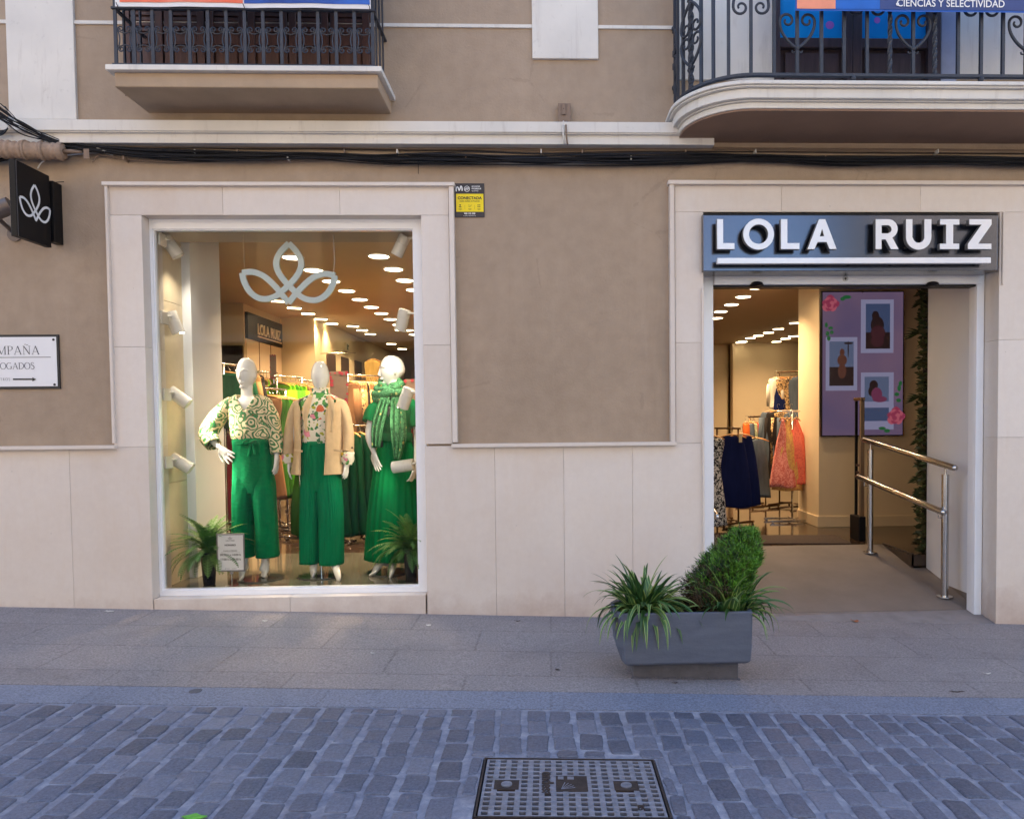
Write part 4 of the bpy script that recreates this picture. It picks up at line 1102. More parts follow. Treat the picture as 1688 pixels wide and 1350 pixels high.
# adjustable rectangular ceiling spots in tracks
tl = thing('adjustable_spot', '', 'spotlight')
m = MB(); m.box(-.10,.10,-.05,.05,-.012,0); m.build('housing', pm('grey_spot_housing', (.25,.22,.18), .6), tl)
m = MB(); m.box(-.085,.085,-.035,.035,-.022,-.0125); m.build('lit_lens', emis('lit_spot_lens', (1.0,.80,.48), 4.0), tl)
spots = [(459,494.5),(485,506),(508,515.5),(529,524.5),(547,532),(581.6,536.3),(597,543),(610.5,549.4),(645,565.7),(663,574)]
spots2 = [(1311,531,.9),(1283,541,1),(1267,547,1),(1250,552,1),(1237,556,1),(1224,562,1),(1212,567,1),(1308,553,.7),(1295,557,.7),(1280,562,.7)]
sl_ = bpy.data.lights.new('spot_light', 'AREA'); sl_.shape = 'DISK'; sl_.size = .12; sl_.energy = 2.4; sl_.color = WARM; sl_.spread = radians(105)
up1 = False
for i, (a, b) in enumerate(spots):
    c = onceil(a, b); o = tl if not up1 else copy_tree(tl); up1 = True; o.location = (c.x, c.y, ZC-.002); o.rotation_euler.z = radians(20)
    tag(o, '%s ceiling spot from the left in the row below the hanging emblem' % ORD[i], 'spotlight', 'adjustable ceiling spots')
    if i < 9: lamp((c.x, c.y, ZC-.04), kind=sl_, aim=(c.x+.3, c.y+.3, ZF))
for i, (a, b, s) in enumerate(spots2):
    c = onceil(a, b)
    if c.y > BACK-.2: c.y = BACK-.25
    near_wall = c.y > BACK-1.2
    o = copy_tree(tl); o.location = (c.x, c.y, ZC-.002); o.rotation_euler.z = radians(-20)
    tag(o, '%s ceiling spot left of the pillar, in the %s row seen through the entrance' % ((ORD[i], 'long') if i < 7 else (ORD[i-7], 'short lower')), 'spotlight', 'adjustable ceiling spots')
    if i in (0,1,2,3,4) and not near_wall: lamp((c.x, c.y, ZC-.04), kind=sl_, aim=(c.x+.5, c.y+1.2, ZF))

# window spotlights on the side frames
def window_spot(px, py, ang, side, label, length=.165, yaw_=0):
    Y = .33
    c = at(px, py, Y); wall_x = (gx0+.0 if side < 0 else gx1-.0)
    r = thing('window_spotlight', label, 'spotlight', (c.x, c.y, c.z), 'white spotlights beside the shop window')
    a = radians(ang); d = V((cos(a), .15, sin(a))).normalized()      # towards the lit end
    L = length; R_ = .046
    p0 = c-d*L/2; p1 = c+d*L/2
    m = MB(); rr = [(p0, R_*.75), (p0+d*.004, R_*.97), (p0+d*.012, R_), (p0+d*L*.38, R_), (p0+d*(L*.38+.002), R_*.95), (p0+d*(L*.38+.006), R_*.95), (p0+d*(L*.38+.008), R_), (p1-d*.004, R_), (p1, R_*.96), (p1-d*.01, R_*.84)]
    m.tube([q for q, _ in rr], [z for _, z in rr], 24); m.build('barrel', WHITEGL, r, smooth=True, autos=35)
    m = MB(); m.disc(p1-d*.004, R_*.86, tuple(d), 20, thick=.003); m.build('lit_lens', emis('lit_track_lens', (1.0,.88,.62), 4.0), r)
    m = MB(); wp = V((wall_x, YW1+.05, c.z+.03)); k = p0+d*L*.15
    m.tube([k, V((wall_x+(-side)*.03, YW1+.12, c.z+.035)), V((wall_x+(-side)*.012, YW1+.1, c.z+.03))], .009, 8)
    m.box(wall_x-(.0 if side<0 else .016), wall_x+(.016 if side<0 else 0), YW1+.02, YW1+.12, c.z-.03, c.z+.06); m.build('bracket', WHITEGL, r, bevel=.002)
    return r, p1, d
ws = [(283,407,-58,-1,'topmost white spotlight on the left side of the shop window'),(287,532,-72,-1,'second white spotlight from the top on the left side of the shop window'),
      (295,655,-40,-1,'third white spotlight from the top on the left side of the shop window'),(298.5,763.5,-34,-1,'lowest white spotlight on the left side of the shop window'),
      (661,405,-118,1,'topmost white spotlight on the right side of the shop window'),(664,528,-106,1,'second white spotlight from the top on the right side of the shop window'),
      (669,656,-112,1,'white spotlight in front of the scarf on the right side of the shop window'),(665,768,-172,1,'lowest white spotlight on the right side, pointing sideways over the green dress')]
wl = bpy.data.lights.new('window_lamp', 'SPOT'); wl.energy = 5.8; wl.color = (1.0,.86,.66); wl.spot_size = radians(125); wl.spot_blend = 1.0; wl.shadow_soft_size = .045; wl2 = wl.copy(); wl2.energy = 1.6
tg = [(430,800),(520,760),(420,760),(500,850),(560,800),(640,760),(520,700),(560,850)]
for i, w_ in enumerate(ws):
    r, p1, d = window_spot(*w_[:4], w_[4])
    lamp(p1+d*.02, kind=wl2 if i >= 6 else wl, aim=at(tg[i][0], tg[i][1], .55))
# hanging emblem -------------------------------------------------------
def emblem(P, w, mats, name, parent, nrm=(0,-1,0), thick=.02):
    """P maps photo-space emblem units (x right, y down) to world"""
    S1 = [(0,-50),(-13,-36),(-20,-20),(-17,-4),(-6,12),(8,26),(20,36),(33,41),(48,40),(62,30),(71,14),(74,0)]
    S2 = [(74,0),(58,-2),(42,3),(30,12),(20,22),(10,34),(0,47)]
    mb = MB(); e = 0
    for mir in (1,-1):
        for s in (S1, S2):
            pts = catmull([(x*mir, y) for x, y in s], 5)
            off = V(nrm)*(.0008*e); e += 1
            mb.ribbon([P(x,y)+off for x,y in pts], w, nrm=nrm, thick=thick)
    return mb.build(name, mats, parent)
Ye = .30
ec = at(475.5, 452, Ye); k_ = 6.02/F*1.0
s_ = (at(476.5,452,Ye).x-ec.x)
er = thing('hanging_emblem', 'pale blue looped petal emblem hanging from two wires inside the shop window', 'emblem', (ec.x, Ye, at(475,500,Ye).z))
tlt = .03
EMB = pm('pale_blue_grey_board', (.60,.72,.76), .5, var=.03)
emblem(lambda x, y: V((ec.x+(x*1.03-y*tlt)*s_, Ye, ec.z-(y*1.02+x*tlt)*s_)), 9.6*s_, [EMB], 'petal_loops', er, thick=.018)
m = MB(); q0 = at(403, 446, Ye+.01); q1 = at(401, 384, Ye+.01); m.tube([q0, q1+V((0,0,.12))], .0012, 5); m.build('wire', pm('thin_wire',(.6,.55,.45),.4), er)
m = MB(); q0 = at(549.5, 452, Ye+.01); q1 = at(548, 384, Ye+.01)
m.tube([q0, at(551.5,430,Ye+.01), at(550,400,Ye+.01), q1+V((0,0,.12))], .0028, 6); m.build('cord', WHITECAB, er)
# ================================================================= MANNEQUINS
SEG = 48
def ell_ring(c, ru, rv, yaw_=0.0, seg=SEG, mod=None, tilt=0.0, sq=2.0):
    c = V(c); out = []; cu, su = cos(yaw_), sin(yaw_)
    for k in range(seg):
        th = 2*pi*k/seg; m_ = mod(th) if mod else 1.0
        ct, st_ = cos(th), sin(th)
        x = math.copysign(abs(ct)**(2/sq), ct)*ru*m_; y = math.copysign(abs(st_)**(2/sq), st_)*rv*m_
        out.append(V((c.x+x*cu-y*su, c.y+x*su+y*cu, c.z+tilt*x)))
    return out
def pxrings(spec, Y, sub=4):
    """spec rows (centre px x, px y, half width px, half depth m) -> smooth list of (centre, ru, rv)"""
    rows = []
    for cx, cy_, hw, hd in spec:
        c = at(cx, cy_, Y); c1 = at(cx+hw, cy_, Y); rows.append((c.x, c.y, c.z, c1.x-c.x, hd))
    return [(V(r[:3]), r[3], r[4]) for r in catmull(rows, sub)]
def garment_loft(spec, Y, yaw_=0, mod=None, seg=SEG, sub=4, yoff=None, sq=2.0):
    rs_ = pxrings(spec, Y, sub); n = len(rs_); rings = []
    for i, (c, a, b) in enumerate(rs_):
        t = i/(n-1); f = (lambda th, t=t: mod(th, t)) if mod else None
        if yoff: c = c+V((0, yoff(t), 0))
        rings.append(ell_ring(c, a, b, yaw_, seg, f, sq=sq))
    return rings
def neckcut(mb_obj, apex, pl, pr, ymax):
    """open a V neckline in a garment mesh: cut along the two lines apex-left and apex-right on its front"""
    me = mb_obj.data; bm = bmesh.new(); bm.from_mesh(me); off = mb_obj.location
    q = mb_obj.parent
    while q is not None: off = off+q.location; q = q.parent
    A, L_, R_ = apex-off, pl-off, pr-off; ym = ymax-off.y
    def nrm(a, b): d = b-a; return V((-d.z, 0, d.x)).normalized()
    for a, b in ((A, L_), (A, R_)):
        fs = [f for f in bm.faces if f.calc_center_median().y < ym]
        geo = list({v for f in fs for v in f.verts})+list({e for f in fs for e in f.edges})+fs
        bmesh.ops.bisect_plane(bm, geom=geo, plane_co=a, plane_no=nrm(a, b), dist=1e-5)
    def inside(c):
        nl, nr = nrm(A, L_), nrm(A, R_)
        ref = V((A.x, 0, max(L_.z, R_.z)))-V((A.x,0,A.z))
        return ((c-A).dot(nl))*(ref.dot(nl)) > 0 and ((c-A).dot(nr))*(ref.dot(nr)) > 0
    bmesh.ops.delete(bm, geom=[f for f in bm.faces if f.calc_center_median().y < ym and inside(f.calc_center_median())], context='FACES')
    bm.to_mesh(me); bm.free()
def solid_(o, t=.003):
    s = o.modifiers.new('cloth_thickness', 'SOLIDIFY'); s.thickness = t; s.offset = 1; return o
def smoothpts(P, n=5): return [V(p) for p in catmull([tuple(p) for p in P], n)]
def limb(mb, P, r, n=5, seg=14, flat=None):
    pts = catmull([tuple(p) for p in P], n)
    rr = [x for x in catmull([(q if isinstance(q, tuple) else (q, q)) for q in r], n)]
    mb.tube(pts, [tuple(x) for x in rr], seg, flat=flat, roundcap=False)
    for p, q in ((pts[0], rr[0]), (pts[-1], rr[-1])): mb.ell(p, *( (min(q),)*3 ), 10, 8)
def hand(mb, wrist, fdir, pn, thumb_side, spread=.25, curl=.35, L=.165):
    """palm plus four fingers and a thumb; fdir = finger direction, pn = palm normal"""
    f = V(fdir).normalized(); n = V(pn); n = (n-f*n.dot(f)).normalized(); s = f.cross(n)*thumb_side
    w = V(wrist); pw = .034
    pc = w+f*L*.48
    rings = []
    for t, a, b in ((0,.021,.017),(.15,.026,.016),(.3,.033,.014),(.42,.036,.0125),(.5,.035,.010)):
        c = w+f*L*t; rings.append([c+s*cos(2*pi*k/14)*a+n*sin(2*pi*k/14)*b for k in range(14)])
    mb.loft(rings)
    for i, (o, ln) in enumerate(((.027,.47),(.009,.53),(-.010,.49),(-.027,.38))):
        d = (f+s*spread*(o/.03)*.6).normalized(); p0 = w+f*L*.44+s*o; P = [p0]; cu_ = curl*(1+.12*i)
        for k, seg_ in enumerate((.42,.32,.26)):
            a = cu_*(k+.4)*.5; dd = d*cos(a)+n*sin(a); P.append(P[-1]+dd*ln*L*seg_)
        mb.tube(P, [.0092,.0088,.0078,.0062], 10, roundcap=True)
    P = [w+f*L*.12+s*.022]; dd = (f*.62+s*.72+n*.25).normalized()
    P.append(P[-1]+dd*L*.24); dd = (f*.8+s*.42+n*.3).normalized(); P.append(P[-1]+dd*L*.19); P.append(P[-1]+dd*L*.13)
    mb.tube(P, [.0135,.0115,.0098,.0075], 10, roundcap=True)
def head(mb, c, rx, ry, rz, yaw_, face=True, tilt=0):
    """head shape facing -Y turned by yaw_"""
    cu, su = cos(yaw_), sin(yaw_)
    def T(p): return V((c.x+p.x*cu-p.y*su, c.y+p.x*su+p.y*cu, c.z+p.z))
    rings = []; nR = 26; seg = 28
    for i in range(1, nR):
        ph = pi*i/nR; z = -cos(ph); ring = []
        jaw = smoothstep((-z+.05)/.95)
        wx = 1-.36*jaw**1.3; wy = 1-.20*jaw
        for k in range(seg):
            th = 2*pi*k/seg; x, y = cos(th), sin(th)
            rxx = rx*sin(ph)**(.82)*wx; ryy = ry*sin(ph)**(.82)*wy
            px_, py_ = x*rxx, y*ryy
            if y < 0: py_ -= .010*jaw*(-y)           # chin forward
            else: py_ += .012*(1-jaw)*y*sin(ph); py_ *= 1-.35*jaw
            ring.append(T(V((px_, py_, z*rz))))
        rings.append(ring)
    mb.loft(rings)
    if face:
        F_ = lambda x, y, z: T(V((x, y, z)))
        fy = -ry*.97
        mb.tube([F_(0,fy+.010,.028),F_(0,fy-.004,.012),F_(0,fy-.011,-.018),F_(0,fy-.014,-.030),F_(0,fy-.004,-.042)], [.0055,.006,.0075,.0095,.006], 10, roundcap=True)
        for s in (-1,1):
            mb.tube([F_(s*.012,fy+.004,.028),F_(s*.030,fy+.004,.034),F_(s*.052,fy+.022,.026)], [.005,.0055,.004], 8, roundcap=True)   # brow
            mb.ell(F_(s*.031,fy+.017,.010), .012,.008,.006, 10, 8)                                                              # eyelid
            pass
            mb.ell(F_(s*rx*.97,.006,-.004), .008,.017,.030, 10, 8)                                                              # ear
        mb.tube([F_(-.021,fy+.011,-.064),F_(-.008,fy+.001,-.0605),F_(0,fy+.0005,-.063),F_(.008,fy+.001,-.0605),F_(.021,fy+.011,-.064)], [.003,.0055,.0055,.0055,.003], 8, roundcap=True)
        mb.tube([F_(-.017,fy+.010,-.070),F_(0,fy+.001,-.073),F_(.017,fy+.010,-.070)], [.003,.0065,.003], 8, roundcap=True)
        mb.ell(F_(0,fy+.014,-.098), .018,.014,.014, 10, 8)
def foot(mb, ankle, toe, w=.036):
    a, t = V(ankle), V(toe); d = (t-a); h = V((d.x, d.y, 0)).normalized()
    heel = a-h*.03; heel.z = t.z+.018+ (a.z-t.z)*.35
    mid = a.lerp(t, .55); mid.z = t.z+(a.z-t.z)*.42
    mb.tube([a+V((0,0,.02)), a, a.lerp(mid,.5)+V((0,0,.004)), mid, t-h*.03, t], [(.027,.030),(.028,.033),(.030,.032),(w*.72,w*.92),(.015,w),(.010,w*.62)], 14, flat=(0,0,1), roundcap=True)
    mb.tube([a+V((0,0,0)), heel], [.027,.021], 12, roundcap=True)
def finish_body(mb, root):
    o = mb.build('body', WHITEGL, root, smooth=True)
    r = o.modifiers.new('weld', 'REMESH'); r.mode = 'VOXEL'; r.voxel_size = .0048; r.use_smooth_shade = True
    s = o.modifiers.new('soften', 'SMOOTH'); s.iterations = 4; s.factor = .5
    return o
def base_plate(root, x, y, r=.17, mat=None):
    m = MB(); m.disc((x,y,ZF+.009), r, (0,0,1), 40, thick=.008); m.build('base_plate', mat or GLASSY, root, bevel=.002)
    m = MB(); m.tube([(x,y+.03,ZF+.009),(x,y+.03,ZF+.16)], .007, 8); m.build('stand_rod', CHROME, root)
GLASSY = pm('dark_glass_plate', (.05,.055,.05), .05)
GREENP = cloth('emerald_crinkle_cloth', (2,112,68), (.7,.7,2.6), 1.0, 26)
GREENT = cloth('emerald_pleated_cloth', (2,118,76), (1,1,.1), .3, 60)
GREENR = cloth('emerald_satin', (0,112,60), (1,1,.12), .25, 20, .45)
BEIGE = cloth('beige_linen', (214,184,144), (1,1,1), .3, 30, .85, .05)
SWIRL = swirl_mat(); FLORAL = floral_mat()
def wrk(a, n1, n2, ph=0): return lambda th, t: 1+a*sin(n1*th+ph+3*t)+a*.6*sin(n2*th-7*t+1)

# --- mannequin 1 : swirl blouse, crinkled trousers -------------------
Y1 = .50
m1 = thing('mannequin', 'mannequin in green and cream swirl blouse with its hand on its hip', 'mannequin', (at(418,900,Y1).x, Y1, ZF), 'mannequins in the shop window')
P1 = lambda x, y, dy=0: at(x, y, Y1+dy)
b = MB()
for r_ in [garment_loft([(418,800,26,.080),(418,770,27,.085),(416,722,22,.075),(415,690,26,.085),(412,672,31,.098),(410,660,27,.082),(408,655,12,.045),(407,648,9.5,.040),(407,636,9.5,.042)], Y1, 0, seg=28)]: b.loft(r_)
hc = P1(406.5, 617.5); head(b, hc, .068, .088, .130, radians(-10))
limb(b, [P1(384,668),P1(366,683,.0),P1(345,712,.02),P1(352,728,-.03),P1(362,738,-.07)], [.042,.036,.030,.025,.019])
hand(b, P1(362,738,-.07), P1(383,757,-.10)-P1(362,738,-.07), V((.3,.9,-.2)), -1, .5, .12, .155)
limb(b, [P1(440,668),P1(448,690),P1(453,715,-.01),P1(456,750,-.03)], [.040,.033,.028,.018])
hand(b, P1(456,750,-.03), V((-.02,-.05,-1)), V((-1,.1,0)), 1, .12, .35, .16)
for hx, kx, ax, fx_, fy_ in ((405,402,403,396,955),(432,437,437,439,949)):
    an = P1(ax, 925, 0); 
    limb(b, [P1(hx,790),P1(kx,855,-.01),an+V((0,0,.0))], [.075,.045,.026])
    toe = onfloor(fx_, fy_, ZF+.016); foot(b, an, toe)
finish_body(b, m1)
def folds(th, t): return 1+.020*sin(5*th+6*t)+.014*sin(9*th-9*t+1)+.01*sin(13*th+14*t)
m = MB(); m.loft(garment_loft([(409,651,20,.066),(411,659,34,.094),(413,674,35,.110),(415,692,34,.113),(416,710,34,.116),(416,720,34,.112),(416,727,29,.098)], Y1, 0, folds, 72, 6), cap=False)
bl = m.build('blouse', SWIRL, m1, smooth=True)
neckcut(bl, P1(413,678), P1(386,640), P1(436,640), Y1+.02)
solid_(bl, .003)
def sleeve(P, r, name, mat, parent, amp=.05, n=6, seg=30, nf=4):
    pts = catmull([tuple(p) for p in P], n); rr = catmull([(x, y) for x, y in r], n); N = len(pts)
    mb = MB(); pts = [V(p) for p in pts]; u = V((0,-1,0)); rings = []
    for i in range(N):
        t = (pts[min(i+1,N-1)]-pts[max(i-1,0)]).normalized(); u = (u-t*u.dot(t)).normalized(); w = t.cross(u); T_ = i/(N-1)
        rings.append([pts[i]+u*cos(a)*rr[i][1]*(1+amp*sin(nf*a+8*T_))+w*sin(a)*rr[i][0]*(1+amp*sin((nf+2)*a-11*T_)) for a in [2*pi*k/seg for k in range(seg)]])
    mb.loft(rings, cap=False); o = mb.build(name, mat, parent, smooth=True); solid_(o, .0025); return o
sleeve([P1(386,664),P1(368,677,.0),P1(351,700,.02),P1(343,716,.0),P1(352,733,-.05)], [(.054,.072),(.060,.070),(.066,.066),(.066,.062),(.056,.054)], 'sleeve', SWIRL, m1, .05)
sleeve([P1(436,666),P1(446,682),P1(451,705),P1(455,728,-.01),P1(457,748,-.03)], [(.046,.072),(.050,.070),(.050,.066),(.050,.06),(.042,.048)], 'sleeve', SWIRL, m1, .06)
# trousers
def trousers(Y, waist, hip, leftleg, rightleg, mat, parent, mod, seg=96, zsub=8):
    m = MB()
    m.loft(garment_loft(waist+hip, Y, 0, mod, seg, zsub, sq=2.5), cap=False)
    for leg in (leftleg, rightleg):
        rs_ = garment_loft(leg, Y, 0, mod, seg, zsub, sq=2.7); m.loft(rs_, cap=False)
    return solid_(m.build('trousers', mat, parent, smooth=True), .002)
cr = lambda th, t: 1+.024*sin(5*th+3*t)+.016*sin(9*th-5*t)+.008*sin(14*th+9*t)
trousers(Y1, [(416,722,28,.098),(416,730,30,.106)], [(417,750,31,.108),(418,775,32,.105),(418,796,32,.098),(418.5,812,29,.09)],
   [(405,772,14,.080),(404.5,796,17.5,.098),(402.5,830,16.5,.098),(401.5,870,16,.094),(401,917,17.5,.097)], [(431,772,14,.080),(433,796,18,.098),(436.5,830,16.5,.098),(439.5,870,16,.094),(442,917,16.5,.097)], GREENP, m1, cr)
m = MB(); m.loft(garment_loft([(416,722,31,.108),(416,727,31.5,.110),(416,733,31,.110)], Y1, 0, lambda th,t: 1+.012*sin(26*th), 72, 3), cap=False); solid_(m.build('waistband', GREENP, m1, smooth=True), .004)
m = MB(); yk = Y1-.125; K = at(415,728,yk)
for sx_, dz1, L_ in ((-1,.0,.075),(1,.005,.070)):
    pts = smoothpts([K, K+V((sx_*.02,-.012,.012)), K+V((sx_*L_*.7,-.015,.006)), K+V((sx_*L_*.75,-.012,-.018)), K+V((sx_*.02,-.008,-.012)), K], 4)
    m.ribbon(pts, [.014]*len(pts), nrm=(0,-1,.15), thick=.004)
for x0_, x1_, zz in ((-.008,-.022,-.115),(.012,.03,-.10)):
    pts = smoothpts([K, K+V((x0_,-.008,-.03)), K+V((x1_,-.012,zz))], 4); m.ribbon(pts, [.014+.012*i/len(pts) for i in range(len(pts))], nrm=(0,-1,0), thick=.004)
m.ell(K+V((0,-.01,0)), .013,.009,.012, 10, 8); m.build('bow', GREENP, m1, smooth=True)
base_plate(m1, P1(432,950).x, Y1-.02)

# --- mannequin 2 : beige blazer --------------------------------------
Y2 = .55
m2 = thing('mannequin', 'faceless mannequin in open beige blazer over a floral blouse, standing between two others', 'mannequin', (at(530,900,Y2).x, Y2, ZF), 'mannequins in the shop window')
P2 = lambda x, y, dy=0: at(x, y, Y2+dy)
b = MB()
b.loft(garment_loft([(529,800,28,.085),(528,770,28,.09),(526,722,20,.075),(526,690,25,.085),(527,668,32,.075),(527,657,26,.055),(528,650,12,.045),(528,643,10,.041),(528,635,10,.042)], Y2, 0, seg=28))
hc = P2(528, 622); head(b, hc, .067, .088, .126, 0, face=False)
limb(b, [P2(493,668),P2(486,700),P2(480,730),P2(477,757,-.03)], [.042,.034,.028,.018])
hand(b, P2(477,756,-.03), V((-.03,-.1,-1)), V((1,.2,0)), -1, .12, .35, .165)
limb(b, [P2(562,668),P2(568,700),P2(572,730),P2(571,757,-.03)], [.042,.034,.028,.018])
hand(b, P2(571,756,-.03), V((.0,-.1,-1)), V((-1,.2,0)), 1, .12, .35, .165)
for hx, kx, ax, fx_, fy_ in ((515,513,517,516,949),(541,545,551,560,954)):
    an = P2(ax, 928, 0); limb(b, [P2(hx,790),P2(kx,855,-.01),an], [.075,.045,.026]); foot(b, an, onfloor(fx_, fy_, ZF+.016))
finish_body(b, m2)
m = MB(); m.loft(garment_loft([(528,641,13,.056),(528,646,13.5,.058),(528,650,17,.065),(528,658,30,.085),(527,672,34,.108),(526,695,30,.113),(526,718,29,.112),(527,730,28,.104)], Y2, 0, lambda th,t: 1+.018*sin(7*th+4*t)+.01*sin(13*th), 72, 6), cap=False)
solid_(m.build('blouse', FLORAL, m2, smooth=True), .002)
m = MB()
rr = random.Random(2); ring1 = []
for k in range(97):
    a = 2*pi*k/96; c = P2(528,641); ring1.append(V((c.x+cos(a)*(.058+.006*sin(a*14)), c.y+sin(a)*(.056+.006*sin(a*14+1)), c.z+.004*sin(a*17))))
m.tube(ring1, .0045, 6); m.build('neck_ruffle', FLORAL, m2, smooth=True)
pl_ = lambda th, t: 1+.055*abs(sin(15*th+.5*sin(9*t)))+.012*sin(3*th+2*t)
trousers(Y2, [(525,727,22,.096),(525,735,25,.102)], [(527,755,28,.106),(528,780,30,.103),(528.5,797,30.5,.097),(529.5,810,28,.09)],
   [(516,772,13,.080),(515.5,796,17,.098),(513,840,15.5,.100),(512,880,15,.098),(512,927,14.5,.10)], [(542,772,13,.080),(542,796,18,.098),(545,840,18,.100),(546,880,18,.098),(547,929,17.5,.10)], GREENT, m2, pl_, 140, 6)
m = MB(); m.loft(garment_loft([(525,727,24,.105),(525,735,25.5,.107)], Y2, 0, lambda th,t: 1+.014*sin(30*th), 90, 3), cap=False); solid_(m.build('waistband', GREENT, m2, smooth=True), .004)
m = MB(); K = at(510,729,Y2-.125)
for x1_, zz in ((-.020,-.13),(.006,-.215)):
    pts = smoothpts([K, K+V((x1_*.5,-.006,-.05)), K+V((x1_,-.004,zz))], 4); m.ribbon(pts, .013 if zz > -.2 else .005, nrm=(0,-1,0), thick=.003)
m.build('drawstring', GREENT, m2, smooth=True)
# blazer shell, open at the front
def open_shell(spec, Y, gapL, gapR, mat, parent, name, seg=60, sub=6, amp=.012):
    rs_ = pxrings(spec, Y, sub); n = len(rs_); gl = catmull([(g,) for g in gapL], sub); gr_ = catmull([(g,) for g in gapR], sub); rings = []
    for i, (c, a, b_) in enumerate(rs_):
        t = i/(n-1); r0 = gr_[i][0]; r1 = 2*pi-gl[i][0]      # angle measured from the front (-Y), counter-clockwise through +X
        ring = []
        for k in range(seg+1):
            th = -pi/2 + r0 + (r1-r0)*k/seg; q = 1+amp*sin(6*th+5*t)+amp*.6*sin(11*th-6*t)
            ring.append(V((c.x+cos(th)*a*q, c.y+sin(th)*b_*q, c.z)))
        rings.append(ring)
    m = MB(); m.loft(rings, cap=False, closed=False); o = m.build(name, mat, parent, smooth=True); solid_(o, .005); return o
spec = [(527,650,15,.064),(527,656,27,.082),(527,663,42,.095),(527,676,43,.118),(526,700,40,.125),(526,725,39,.128),(526,750,41,.135),(526,768,43,.14),(526,781,44,.142)]
open_shell(spec, Y2, [1.0,1.0,.82,.62,.62,.62,.58,.54,.52], [1.0,1.0,.82,.42,.44,.46,.44,.40,.38], BEIGE, m2, 'blazer')
m = MB()
for sg in (-1, 1):                        # lapels
    fx = {-1:(513,506,503,506), 1:(541,546,547,545)}[sg]
    pts = smoothpts([at(fx[0],652,Y2-.085), at(fx[1],668,Y2-.118), at(fx[2],690,Y2-.131), at(fx[3],712,Y2-.133)], 5); N = len(pts)
    m.ribbon(pts, [.020+.030*sin(pi*min(1,(i/N)*1.4))*(1 if i/N < .7 else (1-i/N)/.3) for i in range(N)], nrm=(sg*-.25,-1,.1), thick=.004)
m.build('lapel', BEIGE, m2, smooth=True)
sleeve([P2(492,666),P2(484,682,.0),P2(478,712,.0),P2(474,742,-.02),P2(474,752,-.03)], [(.040,.056),(.038,.054),(.038,.050),(.041,.050),(.043,.052)], 'sleeve', BEIGE, m2, .03)
sleeve([P2(562,666),P2(569,682,.0),P2(574,712,.0),P2(574,742,-.02),P2(573,748,-.03)], [(.040,.056),(.038,.054),(.038,.050),(.041,.050),(.043,.052)], 'sleeve', BEIGE, m2, .03)
sleeve([P2(475,750,-.03),P2(476,757,-.035),P2(477,763,-.035)], [(.046,.050),(.047,.052),(.040,.042)], 'cuff', FLORAL, m2, .05, 3)
sleeve([P2(573,746,-.03),P2(573,756,-.035),P2(572,765,-.035)], [(.046,.050),(.047,.052),(.038,.042)], 'cuff', FLORAL, m2, .05, 3)
m = MB()
for a, b_ in ((485,498),(550,564)):
    p, q = at(a,742,Y2-.137), at(b_,744,Y2-.137)
    m.ribbon([p,q], .016, nrm=(0,-1,0), thick=.012)
m.build('pocket_flap', BEIGE, m2)
m = MB(); q = at(581,738,Y2-.05); m.disc((q.x,q.y-.012,q.z), .008, (0,-1,0), 12, thick=.004); m.build('button', pm('brown_button', lin((110,80,60)), .3), m2)
base_plate(m2, P2(528,950).x, Y2)

# --- mannequin 3 : long dress and scarf -------------------------------
Y3 = .66
m3 = thing('mannequin', 'mannequin in long emerald dress and patterned scarf turned towards the left', 'mannequin', (at(650,900,Y3).x, Y3, ZF), 'mannequins in the shop window')
P3 = lambda x, y, dy=0: at(x, y, Y3+dy)
yw = radians(-48)
b = MB()
b.loft(garment_loft([(648,800,26,.10),(650,770,26,.10),(651,722,19,.08),(650,690,24,.09),(649,668,30,.075),(649,657,24,.055),(648,649,11,.048),(647,640,10,.044),(647,628,10,.044)], Y3, radians(-30), seg=28))
hc = P3(646, 612); head(b, hc, .068, .096, .125, radians(-62))
limb(b, [P3(622,672,-.04),P3(611,700,-.10),P3(609,722,-.12),P3(616,745,-.13)], [.042,.034,.030,.019])
hand(b, P3(616,745,-.13), V((.25,-.1,-1)), V((.5,.6,0)), -1, .3, .25, .16)
limb(b, [P3(672,668,.03),P3(686,695,0),P3(688,735,-.03),P3(685,770,-.08)], [.042,.034,.029,.018])
hand(b, P3(685,770,-.08), V((-.25,-.2,-1)), V((-.8,.3,0)), 1, .12, .5, .16)
for hx, kx, ax, fx_, fy_ in ((638,636,632,611,947),(660,655,650,644,949)):
    an = P3(ax, 924, -.02); limb(b, [P3(hx,790),P3(kx,855,-.02),an], [.075,.045,.026]); foot(b, an, onfloor(fx_, fy_, ZF+.016))
finish_body(b, m3)
dm = lambda th, t: 1+(.030*t*t+.006)*sin(22*th+.5*sin(5*t))+.012*sin(5*th+3*t)
m = MB(); m.loft(garment_loft([(648,656,18,.062),(648,663,31,.088),(649,680,33,.108),(650,700,29,.105),(652,718,26,.100),(652,726,26,.100),(652,745,32,.118),(651,790,38,.14),(650,850,44,.17),(650,921,49,.19)], Y3, radians(-18), dm, 120, 7), cap=False)
dr_ = m.build('dress', GREENR, m3, smooth=True); neckcut(dr_, P3(640,688,-.1), P3(624,648,-.1), P3(662,648,-.1), Y3-.01); solid_(dr_, .0025)
sleeve([P3(630,666,-.03),P3(618,678,-.06),P3(610,697,-.09)], [(.050,.070),(.064,.070),(.062,.064)], 'sleeve', GREENR, m3, .05)
sleeve([P3(666,664,.02),P3(680,676,.01),P3(686,704,0)], [(.052,.070),(.070,.074),(.068,.068)], 'sleeve', GREENR, m3, .05)
m = MB(); m.loft(garment_loft([(652,714,28,.107),(652,720,28.5,.109),(652,727,28,.107)], Y3, radians(-18), lambda th,t: 1+.012*sin(24*th), 72, 3), cap=False); solid_(m.build('belt', GREENR, m3, smooth=True), .005)
